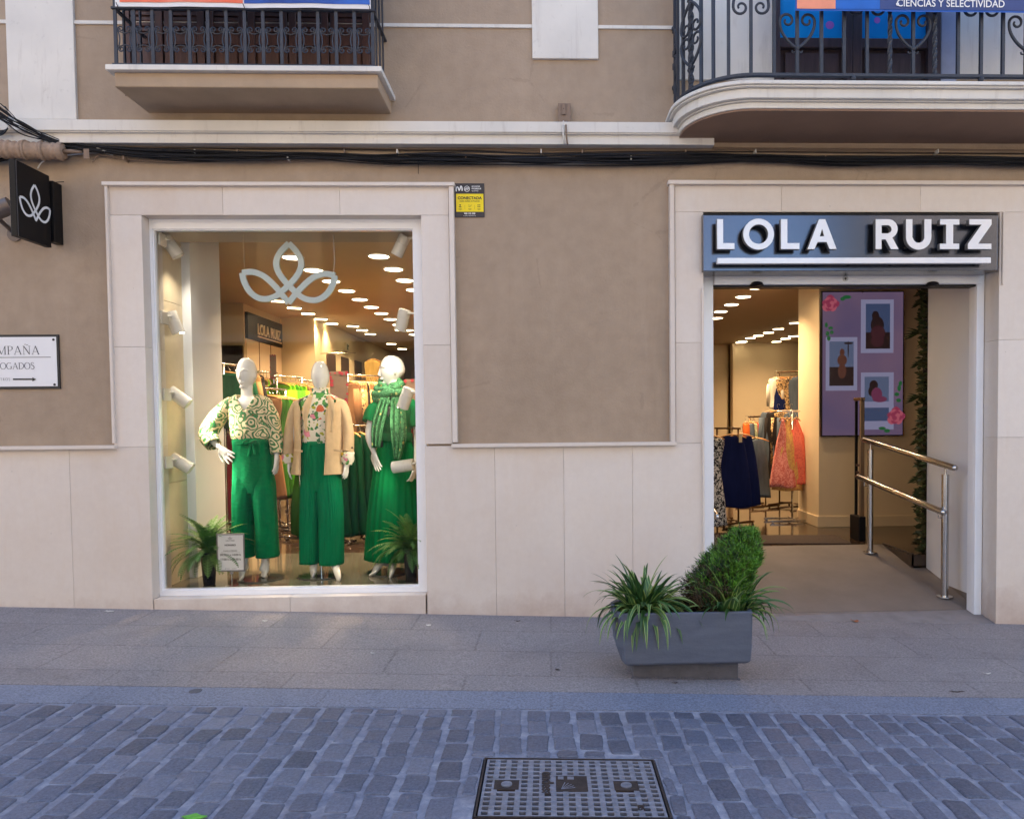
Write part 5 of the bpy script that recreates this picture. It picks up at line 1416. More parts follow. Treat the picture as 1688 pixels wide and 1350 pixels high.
# scarf
def scarf_mat():
    m, nt, b = newmat('green_patterned_scarf'); v = coords(nt)
    f = nz(nt, v, 34, 4, .7, 2.2); f2 = nz(nt, v, 14, 2)
    c = ramp(nt, f, [(.0, lin((12,66,38))), (.44, lin((20,88,50))), (.48, lin((66,138,86))), (.62, lin((92,158,106)))])
    vo = nt.nodes.new('ShaderNodeTexVoronoi'); vo.inputs['Scale'].default_value = 15; nt.links.new(v, vo.inputs['Vector'])
    c = mix(nt, math_(nt,'LESS_THAN', vo.outputs['Distance'], .17), c, lin((176,180,110)))
    nt.links.new(c, b.inputs['Base Color']); b.inputs['Roughness'].default_value = .75; bump(nt, b, f, .5, .006); return m
SCARF = scarf_mat()
m = MB()
for j, (rad_, z, r, ph) in enumerate(((.070,630,.024,0),(.086,639,.030,1.2),(.104,649,.034,2.5),(.092,644,.028,4),(.106,657,.030,5.2))):
    pts = []
    for k in range(49):
        a = 2*pi*k/48; c = P3(645,z); pts.append(V((c.x-.012+cos(a)*rad_*1.05, c.y-.01+sin(a)*rad_, c.z+.022*sin(a+ph)+.008*sin(5*a+ph)-.02*max(0,-sin(a)))))
    m.tube(pts, [(r*(1+.18*sin(9*k/48*2*pi+j)), r*.9*(1+.15*cos(7*k/48*2*pi))) for k in range(49)], 12, cap=False)
m.build('scarf', SCARF, m3, smooth=True)
def hang(P, w, mat, parent, name, seed=0):
    m = MB(); pts = smoothpts(P, 6); N = len(pts); rings = []
    ws = catmull([(x,) for x in w], 6)
    for i, p in enumerate(pts):
        W_ = ws[i][0]; ring = []
        K_ = 24
        for k in range(K_+1):
            u = k/K_-.5; ring.append(p+V((u*W_, -.016*cos(u*16+seed+i*.06)-.006*sin(u*33+i*.2), .0)))
        rings.append(ring)
    m.loft(rings, cap=False, closed=False); o = m.build(name, mat, parent, smooth=True); solid_(o, .003); return o
hang([P3(635,655,-.13),P3(628,680,-.15),P3(622,705,-.155),P3(620,738,-.16)], [.07,.085,.085,.06], SCARF, m3, 'scarf_end', 0)
hang([P3(655,655,-.13),P3(656,690,-.15),P3(657,725,-.155),P3(655,757,-.16)], [.08,.12,.11,.045], SCARF, m3, 'scarf_end', 1.5)
m = MB(); q = P3(625,732,-.13); m.box(q.x-.028,q.x+.028,q.y-.02,q.y+.02,q.z-.025,q.z+.02); m.build('belt_tag', BLACKPL, m3, bevel=.003)
base_plate(m3, P3(640,945).x, Y3-.02)

# ================================================================= FERNS
FERN = pm('fern_green', lin((66,116,50)), .55, var=.35, scale=9); FERN2 = pm('fern_pale_green', lin((92,134,54)), .55, var=.3, scale=9)
POTB = pm('black_glazed_pot', lin((24,25,32)), .25, var=.1)
def fern(px, py_base, Y, label, seed, nfr=84, R_=.205, H=.30, arch=1.0):
    rr = random.Random(seed); c = at(px, py_base, Y); x, y = c.x, c.y
    root = thing('potted_fern', label, 'fern', (x, y, ZF), 'ferns on the display floor')
    m = MB(); m.loft([[V((x+cos(2*pi*k/28)*r, y+sin(2*pi*k/28)*r, ZF+z)) for k in range(28)] for r, z in ((.038,0),(.041,.004),(.055,.20),(.060,.235),(.060,.245),(.054,.245),(.052,.225))], cap=True)
    m.build('pot', POTB, root, smooth=True, autos=40)
    m = MB()
    for i in range(nfr):
        az = 2*pi*i/nfr*2.618+rr.uniform(-.3,.3); el = rr.uniform(-.45, 1.2); L = R_*rr.uniform(.7,1.15)*(1.1 if el > .8 else 1)
        d = V((cos(az), sin(az), 0)); p = V((x,y,ZF+.235)); n = 22; a = el+.5
        mi = 1 if rr.random() < .35 else 0
        pts = [p.copy()]
        for k in range(n):
            a -= (.040+.022*arch)*(1.25-el*.35); p = p+(d*cos(a)+V((0,0,1))*sin(a))*(L*1.55/n); pts.append(p.copy())
        m.tube(pts[::2], .0012, 3, mi)
        for k in range(2, n+1):
            t = k/n; wl_ = .036*(sin(pi*min(1,t*1.02))**.6)*(1.1-.35*t)+.004; tg_ = (pts[k]-pts[k-1]).normalized(); s = tg_.cross(V((0,0,1))); s = s.normalized() if s.length > 1e-4 else V((1,0,0)); up_ = s.cross(tg_)
            for sg in (-1,1):
                tip = pts[k]+s*sg*wl_+tg_*wl_*.35-up_*wl_*.18*rr.uniform(.3,1.6); w_ = L*1.55/n*.33
                m.add([pts[k]-tg_*w_, pts[k]+tg_*w_, tip+tg_*w_*.5, tip-tg_*w_*.3], [(0,1,2,3)], mi)
    m.build('fronds', [FERN, FERN2], root)
    return root
fern(345, 955, .30, 'potted fern in the left corner of the window display, behind the hours notice', 4)
fern(678, 955, .31, 'potted fern in the right corner of the window display, before the green dress', 9)

# ---- opening hours stand
Yh = .20
h = thing('hours_stand', 'small framed opening hours notice on a stand in the left of the shop window', 'notice stand', (at(380,940,Yh).x, Yh, ZF))
x0, x1, z0, z1 = R(357, 879.5, 403, 942, Yh)
m = MB(); m.box(x0, x1, Yh, Yh+.008, z0, z1); m.build('frame', pm('pewter_frame', (.25,.24,.25), .35, metal=.7), h, bevel=.002)
x0b, x1b, z0b, z1b = R(359.5, 882, 401, 939.5, Yh-.001)
m = MB(); m.box(x0b, x1b, Yh-.002, Yh-.0004, z0b, z1b); m.build('sheet', pm('white_notice_paper', (.88,.88,.90), .4, var=.02), h)
xm_ = (x0+x1)/2
for txt, py_, sz, wt in (('LOLA RUIZ',891,.013,0),('HORARIO',898.5,.018,.0006),('Lunes a Sábado',907.5,.016,0),('09:30 h a 14:00 h',914.5,.0215,.0004),('17:00 h a 20:30 h',922,.0215,.0004),('@ lolaruiz   ·   lolaruiz.es',937,.008,0)):
    q = at(380, py_, Yh-.003); text_mesh(txt, sz, INK, (xm_, Yh-.0028, q.z), h, 'lettering', .0002, weight=wt)
q = at(380, 909.5, Yh-.003); m = MB(); m.box(xm_-.07, xm_+.07, Yh-.0028, Yh-.0024, q.z-.004, q.z-.003); m.build('rule_line', INK, h)
q = at(380, 886.5, Yh-.003); emblem(lambda x, y: V((xm_+x*.0002, Yh-.003, q.z-y*.0002)), .0012, [INK], 'emblem', h, thick=.0004)
m = MB(); m.tube([(xm_, Yh+.012, ZF+.006), (xm_, Yh+.012, z0+.05)], .004, 8); m.box(xm_-.01,xm_+.01,Yh+.006,Yh+.018,z0-.018,z0-.006); m.disc((xm_,Yh+.012,ZF+.006), .05, (0,0,1), 24, thick=.006); m.build('stand', CHROME, h)

# ================================================================= GARMENT RACKS
def rack(name_label, xa, xb, Y_a, Y_b, ztop, cat='clothes rack', group='chrome clothes racks', mat=None, zbot=None, r=.011):
    mat = mat or CHROME; z0 = ZF if zbot is None else zbot
    A, B_ = V((xa,Y_a,0)), V((xb,Y_b,0)); d = (B_-A).normalized(); n = V((-d.y,d.x,0))
    root = thing('clothes_rack', name_label, cat, (xa, Y_a, z0), group)
    m = MB(); m.tube([A-d*.03+V((0,0,ztop)), B_+d*.03+V((0,0,ztop))], r, 10, roundcap=True); m.build('rail', mat, root, smooth=True)
    for P in (A, B_):
        m = MB(); m.tube([P+V((0,0,z0+.03)), P+V((0,0,ztop))], r, 8); m.build('upright', mat, root, smooth=True)
        m = MB(); m.tube([P-n*.24+V((0,0,z0+.03)), P+n*.24+V((0,0,z0+.03))], r*1.2, 8, roundcap=True); 
        for s in (-1,1): m.tube([P+n*.22*s+V((0,0,z0+.03)), P+n*.22*s+V((0,0,z0))], .014, 8)
        m.build('foot', mat, root, smooth=True)
    m = MB(); m.tube([A+V((0,0,z0+.05)), B_+V((0,0,z0+.05))], r*.8, 8); m.build('lower_bar', mat, root, smooth=True)
    return root, A, B_, d
HANGW = wood_mat('pale_wood_hanger', (170,118,62), (196,146,86), .45, (3,3,3))
GCACHE = {}
def garment_proto(kind, mat, L, W_, T_, seed):
    """hanging garment in local coordinates: rail at the origin, width along local Y, hanging down"""
    rr = random.Random(seed); root = thing({'top':'hanging_blouse','dress':'hanging_dress','jacket':'hanging_jacket','skirt':'hanging_skirt','scarf':'hanging_scarf','gathered':'hanging_skirt','trousers':'hanging_trousers'}[kind], '', kind)
    m = MB(); hk = [V((0, .018*cos(a), .0+.018*sin(a)-.0)) for a in [pi*1.0-pi*1.15*k/8 for k in range(9)]]
    m.tube([V((0,0,-.075)), V((0,0,-.045)), V((0,.012,-.03))]+[V((0,.016,-.006)), V((0,.008,.014)), V((0,-.010,.014)), V((0,-.017,0))], .0022, 5)
    hook = m.build('hanger_hook', CHROME, root)
    sw = W_/2 if kind != 'skirt' else min(W_/2, .17)
    if kind == 'gathered': sw = .05
    m = MB(); m.tube([V((0,-sw*.92,-.115)), V((0,-sw*.5,-.088)), V((0,0,-.070)), V((0,sw*.5,-.088)), V((0,sw*.92,-.115))], [(.006,.006),(.008,.010),(.009,.012),(.008,.010),(.006,.006)], 8)
    m.build('hanger', HANGW, root, smooth=True)
    prof = {'top': [(0,.20,.3),(.04,.55,.7),(.10,.98,1),(.5,.86,1),(1,.95,1.15)],
            'jacket': [(0,.22,.4),(.03,.6,.8),(.08,1.0,1),(.5,.95,1.1),(1,1.0,1.15)],
            'dress': [(0,.18,.3),(.03,.5,.7),(.07,.9,1),(.35,.68,.9),(.7,.95,1.2),(1,1.1,1.5)],
            'gathered': [(0,.10,.5),(.06,.16,.6),(.35,.55,.9),(.7,.85,1.2),(1,1.05,1.5)], 'skirt': [(0,.52,.6),(.04,.56,.7),(.3,.75,1),(.7,.92,1.2),(1,1.0,1.4)],
            'scarf': [(0,.9,.8),(.2,1,1),(.6,.9,1),(1,1.0,1)],
            'trousers': [(0,.8,.8),(.3,.8,.9),(.7,.8,.9),(1,.85,1)]}[kind]
    top = -.075 if kind not in ('skirt','gathered','scarf','trousers') else -.10
    rows = catmull([(z, w, t) for z, w, t in prof], 5); ph = rr.uniform(0,6); nf = rr.choice((5,6,7)); rings = []
    for z, w, t in rows:
        ring = []
        for k in range(36):
            a = 2*pi*k/36; q = 1+.10*min(1,z*2+.2)*sin(nf*a+ph+1.5*z)+.05*sin((nf+4)*a-ph+4*z)
            ring.append(V((cos(a)*T_/2*t*q*1.1+.012*sin(6*z+ph), sin(a)*W_/2*w*(.94+.06*q), top-z*L+.01*sin(3*a+ph))))
        rings.append(ring)
    m = MB(); m.loft(rings); m.build('cloth', mat, root, smooth=True)
    if kind in ('top','jacket'):
        for s in (-1,1):
            m = MB(); sl__ = L*.72
            m.tube([V((0,s*W_*.44,top-.09)), V((.012*s,s*W_*.50,top-.09-sl__*.4)), V((.02,s*W_*.50,top-.09-sl__))], [(T_*.45,.05),(T_*.45,.055),(T_*.4,.045)], 10)
            m.build('sleeve', mat, root, smooth=True)
    return root
def fill(A, B_, ztop, items, label, group, jitter=.1, spacing=None, face_dir=None, skew=0.0):
    """hang garments along a rail; items = list of (kind, material, length, width, thickness, seed)"""
    d = (B_-A); L = d.length; d.normalize(); n = len(items); ang = math.atan2(d.y, d.x)+skew
    rr = random.Random(int(abs(A.x*100)))
    for i, it in enumerate(items):
        kind, mat, ln, w, t, seed, lab = it
        key = (kind, mat.name, round(ln,2), round(w,2), round(t,3), seed)
        if key in GCACHE: o = copy_tree(GCACHE[key])
        else: o = garment_proto(kind, mat, ln, w, t, seed); GCACHE[key] = o
        p = A+d*(L*(i+.5)/n + rr.uniform(-.2,.2)*L/n)
        o.location = (p.x, p.y, ztop+.0); o.rotation_euler = (0, 0, ang+rr.uniform(-jitter, jitter))
        tag(o, lab+' '+label, {'top':'blouse','jacket':'jacket','dress':'dress','skirt':'skirt','scarf':'scarf','trousers':'trousers'}[kind], group)
C_ = lambda n, rgb: cloth(n, rgb, (1,1,.2), .35, 25, .85, .15)
LIME = C_('lime_green_cloth', (112,184,30)); LEAFG = C_('leaf_green_cloth', (66,140,26)); OLIVE = C_('olive_green_cloth', (50,96,36)); DKG = C_('dark_green_denim', (14,72,48)); BOTTLE = C_('bottle_green_cloth', (8,62,44))
TAN = C_('tan_cloth', (150,120,82)); SAND = C_('sand_cloth', (178,150,106)); BRN = C_('brown_cloth', (132,96,70)); BLK = C_('black_cloth', (34,30,30)); BURG = C_('burgundy_cloth', (116,44,50)); ORG = C_('rust_orange_cloth', (190,92,44)); YLW = C_('mustard_cloth', (206,176,84))
NAVYC = C_('navy_cloth', (18,26,66)); GREYC = C_('grey_blue_cloth', (78,88,100)); CORAL = C_('coral_cloth', (226,98,82)); PINKC = C_('pink_cloth', (226,120,130)); REDC = C_('scarlet_cloth', (236,52,36)); PALEC = C_('pale_sage_cloth', (182,186,150)); WHT = C_('off_white_cloth', (212,206,192))
LEO = print_mat('leopard_print', (196,160,110), (50,36,28), 42, .52); GEO = print_mat('black_white_print', (206,200,190), (20,20,24), 34, .5); FLO2 = floral_mat('small_floral_print', (216,190,150), 22); BRPRT = print_mat('brown_print', (196,150,100), (96,50,34), 36, .5); GRPRT = print_mat('green_print', (190,176,110), (60,110,40), 36, .5)
def RK(pxa, pxb, py, Ya, Yb):
    a = at(pxa, py, Ya); b_ = at(pxb, py, Yb); return a.x, b_.x, a.z
# (1) bright green rail behind the first mannequin
xa, xb, z = RK(418, 452, 613, 3.6, 3.75)
_, A, B_, d = rack('clothes rack of bright green blouses just right of the first mannequin head', xa, xb, 3.6, 3.75, z); 
it = [('top',m_,.62,.40,.05,s,l) for m_,s,l in ((LIME,1,'bright lime green blouse'),(LEAFG,2,'leaf green blouse'),(TAN,3,'tan blouse'),(LIME,1,'bright lime green blouse'),(TAN,3,'tan blouse'),(LIME,4,'bright lime green blouse'),(LEAFG,2,'leaf green blouse'))]
fill(A, B_, z, it, 'on the rack beside the first mannequin head', 'blouses on the first green rack', skew=radians(-4))
# (2) rail under the inner sign
xa, xb, z = RK(456, 497, 620, 3.2, 3.5)
_, A, B_, d = rack('clothes rack with green blouses between the first two mannequins', xa, xb, 3.2, 3.5, z)
it = [('top',m_,.66,.42,.055,s,l) for m_,s,l in ((LIME,1,'lime green blouse'),(LIME,4,'lime green blouse'),(LEAFG,2,'leaf green blouse'),(LEAFG,5,'leaf green blouse'),(LIME,4,'lime green blouse'),(BRN,6,'brown blouse'))]
fill(A, B_, z, it, 'on the rack between the first two mannequins', 'blouses on the second green rack', skew=radians(-4))
xa, xb, z = RK(497, 520, 627, 3.6, 3.8)
_, A, B_, d = rack('short rack of patterned blouses left of the second mannequin head', xa, xb, 3.6, 3.8, z)
it = [('top',m_,.6,.4,.05,s,l) for m_,s,l in ((SAND,1,'sand coloured blouse'),(LEO,2,'leopard print blouse'),(BLK,3,'black blouse'),(LEO,2,'leopard print blouse'))]
fill(A, B_, z, it, 'left of the second mannequin shoulder', 'patterned blouses beside the second mannequin', skew=radians(-4))
# long dresses at the front of that group
xa, xb, z = RK(436, 470, 640, 2.5, 2.9)
_, A, B_, d = rack('clothes rack of long olive and brown dresses behind the first mannequin', xa, xb, 2.5, 2.9, z)
it = [('dress',m_,1.08,.40,.07,s,l) for m_,s,l in ((BRN,1,'long brown dress'),(OLIVE,2,'long olive dress'),(OLIVE,3,'long olive dress'),(LEAFG,4,'long leaf green dress'),(BRPRT,5,'long brown patterned dress'),(OLIVE,2,'long olive dress'))]
fill(A, B_, z, it, 'hanging behind the elbow of the first mannequin', 'long dresses behind the first mannequin', skew=radians(-4))
# dark green jackets by the pillar
xa, xb, z = RK(368, 398, 600, 1.75, 2.0)
_, A, B_, d = rack('clothes rack with dark green denim jackets next to the white pillar', xa, xb, 1.75, 2.0, z)
it = [('jacket',m_,.52,.44,.07,s,l) for m_,s,l in ((DKG,1,'dark green denim jacket'),(DKG,2,'dark green denim jacket'),(TAN,3,'tan jacket'),(BLK,4,'black jacket'))]
fill(A, B_, z, it, 'between the pillar and the first mannequin head', 'jackets next to the pillar', skew=radians(30))
xa, xb, z = RK(372, 390, 700, 1.8, 2.0)
_, A, B_, d = rack('low rack of burgundy dresses behind the bent arm of the first mannequin', xa, xb, 1.8, 2.0, z)
it = [('dress',m_,.86,.34,.07,s,l) for m_,s,l in ((BURG,1,'burgundy dress'),(BRPRT,2,'brown patterned dress'),(BURG,3,'burgundy dress'))]
fill(A, B_, z, it, 'behind the bent arm of the first mannequin', 'low burgundy dresses', skew=radians(30))
# beige rail between mannequins 2 and 3
xa, xb, z = RK(573, 632, 618, 3.0, 3.4)
_, A, B_, d = rack('clothes rack of beige and brown jackets between the second and third mannequins', xa, xb, 3.0, 3.4, z)
ms = [BRN,LEO,TAN,BLK,SAND,BRN,LEO,TAN,BLK,SAND,BRN,LEO,BLK,TAN]; ls = {BRN.name:'brown jacket',TAN.name:'tan jacket',LEO.name:'leopard print jacket',SAND.name:'sand coloured jacket',BLK.name:'black jacket'}
it = [('jacket',m_,.66,.42,.055,1+i%3,ls[m_.name]) for i, m_ in enumerate(ms)]
fill(A, B_, z, it, 'on the rack between the second and third mannequins', 'jackets between the second and third mannequins', skew=radians(-4))
# lower rail: bottle green skirts
xa, xb, z = RK(552, 612, 702, 2.2, 2.5)
_, A, B_, d = rack('low clothes rack of bottle green skirts behind the second mannequin', xa, xb, 2.2, 2.5, z)
it = [('skirt',m_,1.0,.46,.11,1+i%3,l) for i,(m_,l) in enumerate(((BOTTLE,'bottle green skirt'),(BOTTLE,'bottle green skirt'),(DKG,'dark green skirt'),(BOTTLE,'bottle green skirt'),(DKG,'dark green skirt')))]
fill(A, B_, z, it, 'on the low rack between the second and third mannequins', 'dark green skirts on the low rack', skew=radians(-4))
xa, xb, z = RK(458, 502, 755, 1.7, 1.9)
_, A, B_, d = rack('low clothes rack of patterned skirts between the first two mannequins', xa, xb, 2.3, 2.6, z)
it = [('skirt',m_,.72,.42,.12,1+i%3,l) for i,(m_,l) in enumerate(((OLIVE,'dark olive skirt'),(BLK,'black skirt'),(BRPRT,'brown patterned skirt'),(BOTTLE,'bottle green skirt'),(BLK,'black skirt')))]
fill(A, B_, z, it, 'on the low rack between the first two mannequins', 'patterned skirts on the low rack', skew=radians(-4))
# far rails
xa, xb, z = RK(640, 684, 628, 5.0, 5.2)
_, A, B_, d = rack('distant clothes rack of coral dresses behind the third mannequin', xa, xb, 5.0, 5.2, z)
it = [('top',m_,.7,.42,.06,1+i%3,l) for i,(m_,l) in enumerate(((CORAL,'coral blouse'),(PINKC,'pink blouse'),(CORAL,'coral blouse'),(WHT,'off white blouse'),(BRN,'brown blouse'),(CORAL,'coral blouse'),(PINKC,'pink blouse')))]
fill(A, B_, z, it, 'behind the third mannequin', 'blouses behind the third mannequin', skew=radians(-4))
xa, xb, z = RK(470, 560, 700, 5.2, 5.4)
_, A, B_, d = rack('long rack of mixed clothes deep in the shop behind the second mannequin', xa, xb, 5.2, 5.4, z)
it = [('top',m_,.66,.44,.08,1+i%3,l) for i,(m_,l) in enumerate([(BLK,'black blouse'),(BRN,'brown blouse'),(LEO,'leopard print blouse'),(OLIVE,'olive blouse'),(BLK,'black blouse')]*3)]
fill(A, B_, z, it, 'deep in the shop behind the second mannequin', 'blouses deep in the shop', skew=radians(-4))
# yellow dress hung high on the wall
OCHRE = C_('ochre_cloth', (166,140,78)); c = at(614, 584, 6.0); o = garment_proto('dress', OCHRE, 1.0, .34, .12, 11); o.location = (c.x, 6.0, c.z); o.rotation_euler.z = radians(60)
tag(o, 'long mustard yellow garment hung high on the wall behind the second and third mannequins', 'dress')
m = MB(); m.tube([(c.x-.25,6.0,c.z+.02),(Xw2,6.05,c.z+.02)], .008, 6); tag(m.build('wall_hook', CHROME), 'chrome wall arm holding the mustard yellow dress', 'hook')
# poster boards with flowers
def poster(px0, py0, px1, py1, Y, label, seed):
    x0, x1, z0, z1 = R(px0, py0, px1, py1, Y); r = thing('flower_poster', label, 'poster', ((x0+x1)/2, Y, z0))
    m = MB(); m.box(x0, x1, Y, Y+.012, z0, z1); m.build('board', pm('taupe_poster_board', lin((112,96,90)), .6), r)
    m = MB(); rr = random.Random(seed)
    for k in range(26):
        side = rr.choice(('t','r','b','l')); u = rr.random()
        X = x0+(x1-x0)*u if side in 'tb' else (x0 if side == 'l' else x1); Z = z0+(z1-z0)*u if side in 'lr' else (z0 if side == 'b' else z1)
        X += (x0+x1-2*X)*rr.uniform(.0,.12); Z += (z0+z1-2*Z)*rr.uniform(0,.1)
        m.disc((X, Y-.002-.0004*k, Z), rr.uniform(.010,.024)*min(1,(x1-x0)/.2), (0,-1,0), 9, 0)
    m.build('printed_flowers', pm('crimson_print', lin((150,40,66)), .6, var=.3, scale=40), r)
    m = MB(); m.tube([((x0+x1)/2,Y+.02,ZF+.01),((x0+x1)/2,Y+.02,z1)], .01, 8); m.disc(((x0+x1)/2,Y+.02,ZF+.012), .14, (0,0,1), 24, thick=.012); m.build('stand', CHROME, r)
poster(544, 612, 573, 664, 2.3, 'taupe poster with crimson flowers right of the second mannequin head', 3)
poster(668, 625, 700, 665, 3.2, 'taupe poster with crimson flowers behind the third mannequin at the window edge', 5)
poster(445, 585, 455, 625, 3.3, 'narrow poster with crimson flowers above the green rack', 6)
poster(624, 616, 631, 634, 4.4, 'tiny flower poster left of the third mannequin face', 8)
# inner sign on the side wall
sgn = thing('inner_sign', 'black sign with pale lettering high on the wall inside the shop', 'sign', (Xw+.02, (Yw0+Yw1)/2, ZC-.6))
def onX(px, py, X): d = ray(px, py); t = (X-CAM.x)/d.x; return CAM+d*t
t0 = onX(408, 514, Xw+.04); t1 = onX(466, 574, Xw+.04); tb = onX(408, 557, Xw+.04)
y0s, y1s = t0.y, t1.y; zt_, zb_ = min(ZC-.02, t0.z), tb.z
m = MB(); m.box(Xw+.001, Xw+.04, y0s, y1s, zb_, zt_); m.build('board', BLACKPL, sgn)
ln_ = y1s-y0s
text_mesh('LOLA RUIZ', .20, pm('pale_gold_letter', (.75,.62,.42), .4), (Xw+.046, (y0s+y1s)/2+.08*ln_, (zb_+zt_)/2-.02), sgn, 'lettering', .006, rot=(pi/2,0,pi/2), sx=ln_*.70/1.06, space=1.05, weight=.004)
m = MB(); m.box(Xw+.041, Xw+.05, y0s+ln_*.25, y1s-.06, zb_+.05, zb_+.066); m.build('underline', pm('pale_gold_letter', (.75,.62,.42), .4), sgn)
m = MB(); zz = zb_-.004
m.box(Xw+.001, Xw+.02, y0s, y1s, ZF+.0, zz); 
pw = m.build('wardrobe_panel', CREAM, None); tag(pw, 'cream panelled wardrobe wall under the black inner sign', 'wall panel')
m = MB()
for t in (.33,.66): Y_ = y0s+ln_*t; m.box(Xw+.0201, Xw+.024, Y_-.008, Y_+.008, ZF, zz)
m.build('panel_groove', BRN, pw)
# mirror under the yellow wall and far-left wall above it
zmi = at(385, 570, Yw0-.02).z
m = MB(); m.box(-8, Xw-.01, Yw0-.03, Yw0-.001, ZF+.05, zmi); tag(m.build('wall_mirror', pm('dark_mirror', (.30,.24,.20), .06, metal=1.0)), 'large dark mirror behind the green jackets left of the first mannequin head', 'mirror')
# dark wall panels and exit sign on the receding wall
for i, (a, b_, t, bt) in enumerate(((540,554,581,620),(564,576,588,625),(586,597,594,628))):
    X = Xw2+.002; p0 = onX(a, t, X+.02); p1 = onX(b_, bt, X+.02); q0 = onX(a, bt-5, X+.02)
    m = MB(); m.box(X, X+.02, p0.y, p1.y, q0.z, p0.z); tag(m.build('dark_wall_panel', pm('dark_brown_panel', lin((66,50,42)), .4)), 'dark rectangular wall panel, %s to the right of the second mannequin head' % ['first','second','third'][i], 'wall panel', 'dark panels on the receding wall')
p0 = onX(571, 565, Xw2+.03); p1 = onX(576, 580, Xw2+.03)
ex = thing('exit_sign', 'small illuminated exit pictogram high on the receding wall', 'exit sign', (Xw2+.002, p0.y, p1.z))
m = MB(); m.box(Xw2+.002, Xw2+.03, p0.y, p1.y, p1.z, p0.z); m.build('case', pm('pale_exit_case', (.6,.55,.4), .5), ex)
m = MB(); yy0, yy1, zz0, zz1 = p0.y, p1.y, p1.z, p0.z; ww, hh = yy1-yy0, zz1-zz0
m.box(Xw2+.0302, Xw2+.032, yy0+.15*ww, yy0+.42*ww, zz0+.15*hh, zz0+.85*hh); m.box(Xw2+.0302, Xw2+.032, yy0+.55*ww, yy0+.85*ww, zz0+.55*hh, zz0+.8*hh); m.box(Xw2+.0302, Xw2+.032, yy0+.6*ww, yy0+.7*ww, zz0+.15*hh, zz0+.5*hh)
m.build('pictogram', pm('dark_green_print', lin((20,60,30)), .5), ex)
# ================================================================= SEEN THROUGH THE ENTRANCE
BRONZE = pm('bronze_tube', lin((104,78,52)), .3, metal=.8)
# front rack with navy skirts
xa, xb, z = RK(1182, 1217, 706, 3.3, 3.0)
_, A, B_, d = rack('bronze clothes rack of navy skirts just inside the entrance on the left', xa, xb, 3.3, 3.0, z, mat=BRONZE)
c = at(1180, 720, 2.7)
o = garment_proto('dress', GEO, .98, .34, .10, 21); o.location = (c.x-.05, 2.75, z); o.rotation_euler.z = radians(62); tag(o, 'black and white geometric print dress at the left edge of the entrance', 'dress')
it = [('skirt',m_,.78,.42,.07,s,l) for m_,s,l in ((NAVYC,31,'navy pleated skirt'),(NAVYC,32,'navy pleated skirt'),(GREYC,33,'grey blue skirt'))]
for k,(px_,Y_,m_,s,l,w_) in enumerate(((1207,3.02,NAVYC,31,'wide navy skirt at the front of the rack',.44),(1222,3.18,NAVYC,32,'second navy skirt partly behind the first one',.44),(1246,3.7,GREYC,33,'grey blue skirt behind the navy skirts',.36))):
    c = at(px_, 712, Y_); o = garment_proto('skirt', m_, .80 if k < 2 else .70, w_, .08, s); o.location = (c.x, Y_, z+.005 if k < 2 else c.z); o.rotation_euler.z = radians(80); tag(o, l+', seen through the entrance', 'skirt')
q = at(1222, 716, 2.9); m = MB(); m.box(q.x-.018, q.x+.018, 2.93, 2.934, q.z-.09, q.z+.0); tag(m.build('price_tag', pm('card_tag', lin((200,180,140)), .7)), 'cardboard price tag hanging on the navy skirt', 'price tag')
# scarves
xa, xb, z = RK(1236, 1262, 687, 4.9, 4.6)
_, A, B_, d = rack('bronze rack of bright scarves behind the navy skirts', xa, xb, 4.9, 4.6, z, mat=BRONZE)
for k,(px_,m_,ln,w_,l) in enumerate(((1230,ORG,.5,.10,'rust orange scarf'),(1238,GREYC,.62,.12,'grey blue scarf'),(1245,PALEC,.72,.10,'pale sage scarf'),(1254,REDC,.72,.13,'scarlet scarf'),(1261,PALEC,.80,.12,'pale green scarf'),(1266,YLW,.84,.07,'mustard scarf'))):
    c = at(px_, 690, 4.7); o = garment_proto('scarf', m_, ln, w_, .05, 40+k); o.location = (c.x, 4.7+.03*k, z+.0); o.rotation_euler.z = radians(85); tag(o, l+' hanging behind the navy skirts, seen through the entrance', 'scarf')
# tall wall rail at the end
xa, xb, z = RK(1285, 1322, 614, 4.9, 4.6)
_, A, B_, d = rack('tall rack of dark patterned clothes left of the pillar', xa, xb, 4.9, 4.6, z, mat=BRONZE)
for k,(px_,m_,kd,ln,w_,rz,l) in enumerate(((1279,WHT,'top',.42,.20,60,'off white blouse'),(1287,NAVYC,'dress',.86,.30,70,'navy dress'),(1300,LEO,'dress',.96,.44,80,'brown leopard print dress'),(1308,GREYC,'dress',.8,.36,60,'grey blue dress'),(1316,BLK,'dress',.9,.3,50,'black dress'))):
    c = at(px_, 612, 4.85); o = garment_proto(kd, m_, ln, w_, .08, 50+k); o.location = (c.x, 4.85-.05*k, z); o.rotation_euler.z = radians(rz); tag(o, l+' on the tall rack left of the pillar', {'top':'blouse'}.get(kd, kd))
for k,(px_,m_,ln,l) in enumerate(((1274,GREYC,.80,'grey jacket low on the rack'),(1281,BLK,.9,'black jacket low on the rack'),(1289,LEO,.86,'leopard print coat low on the rack'),(1297,GREYC,.8,'dark grey coat low on the rack'))):
    c = at(px_, 668, 4.5); o = garment_proto('jacket', m_, ln, .34, .08, 60+k); o.location = (c.x, 4.5-.06*k, c.z); o.rotation_euler.z = radians(55); tag(o, l+' between the scarves and the coral skirts', 'jacket')
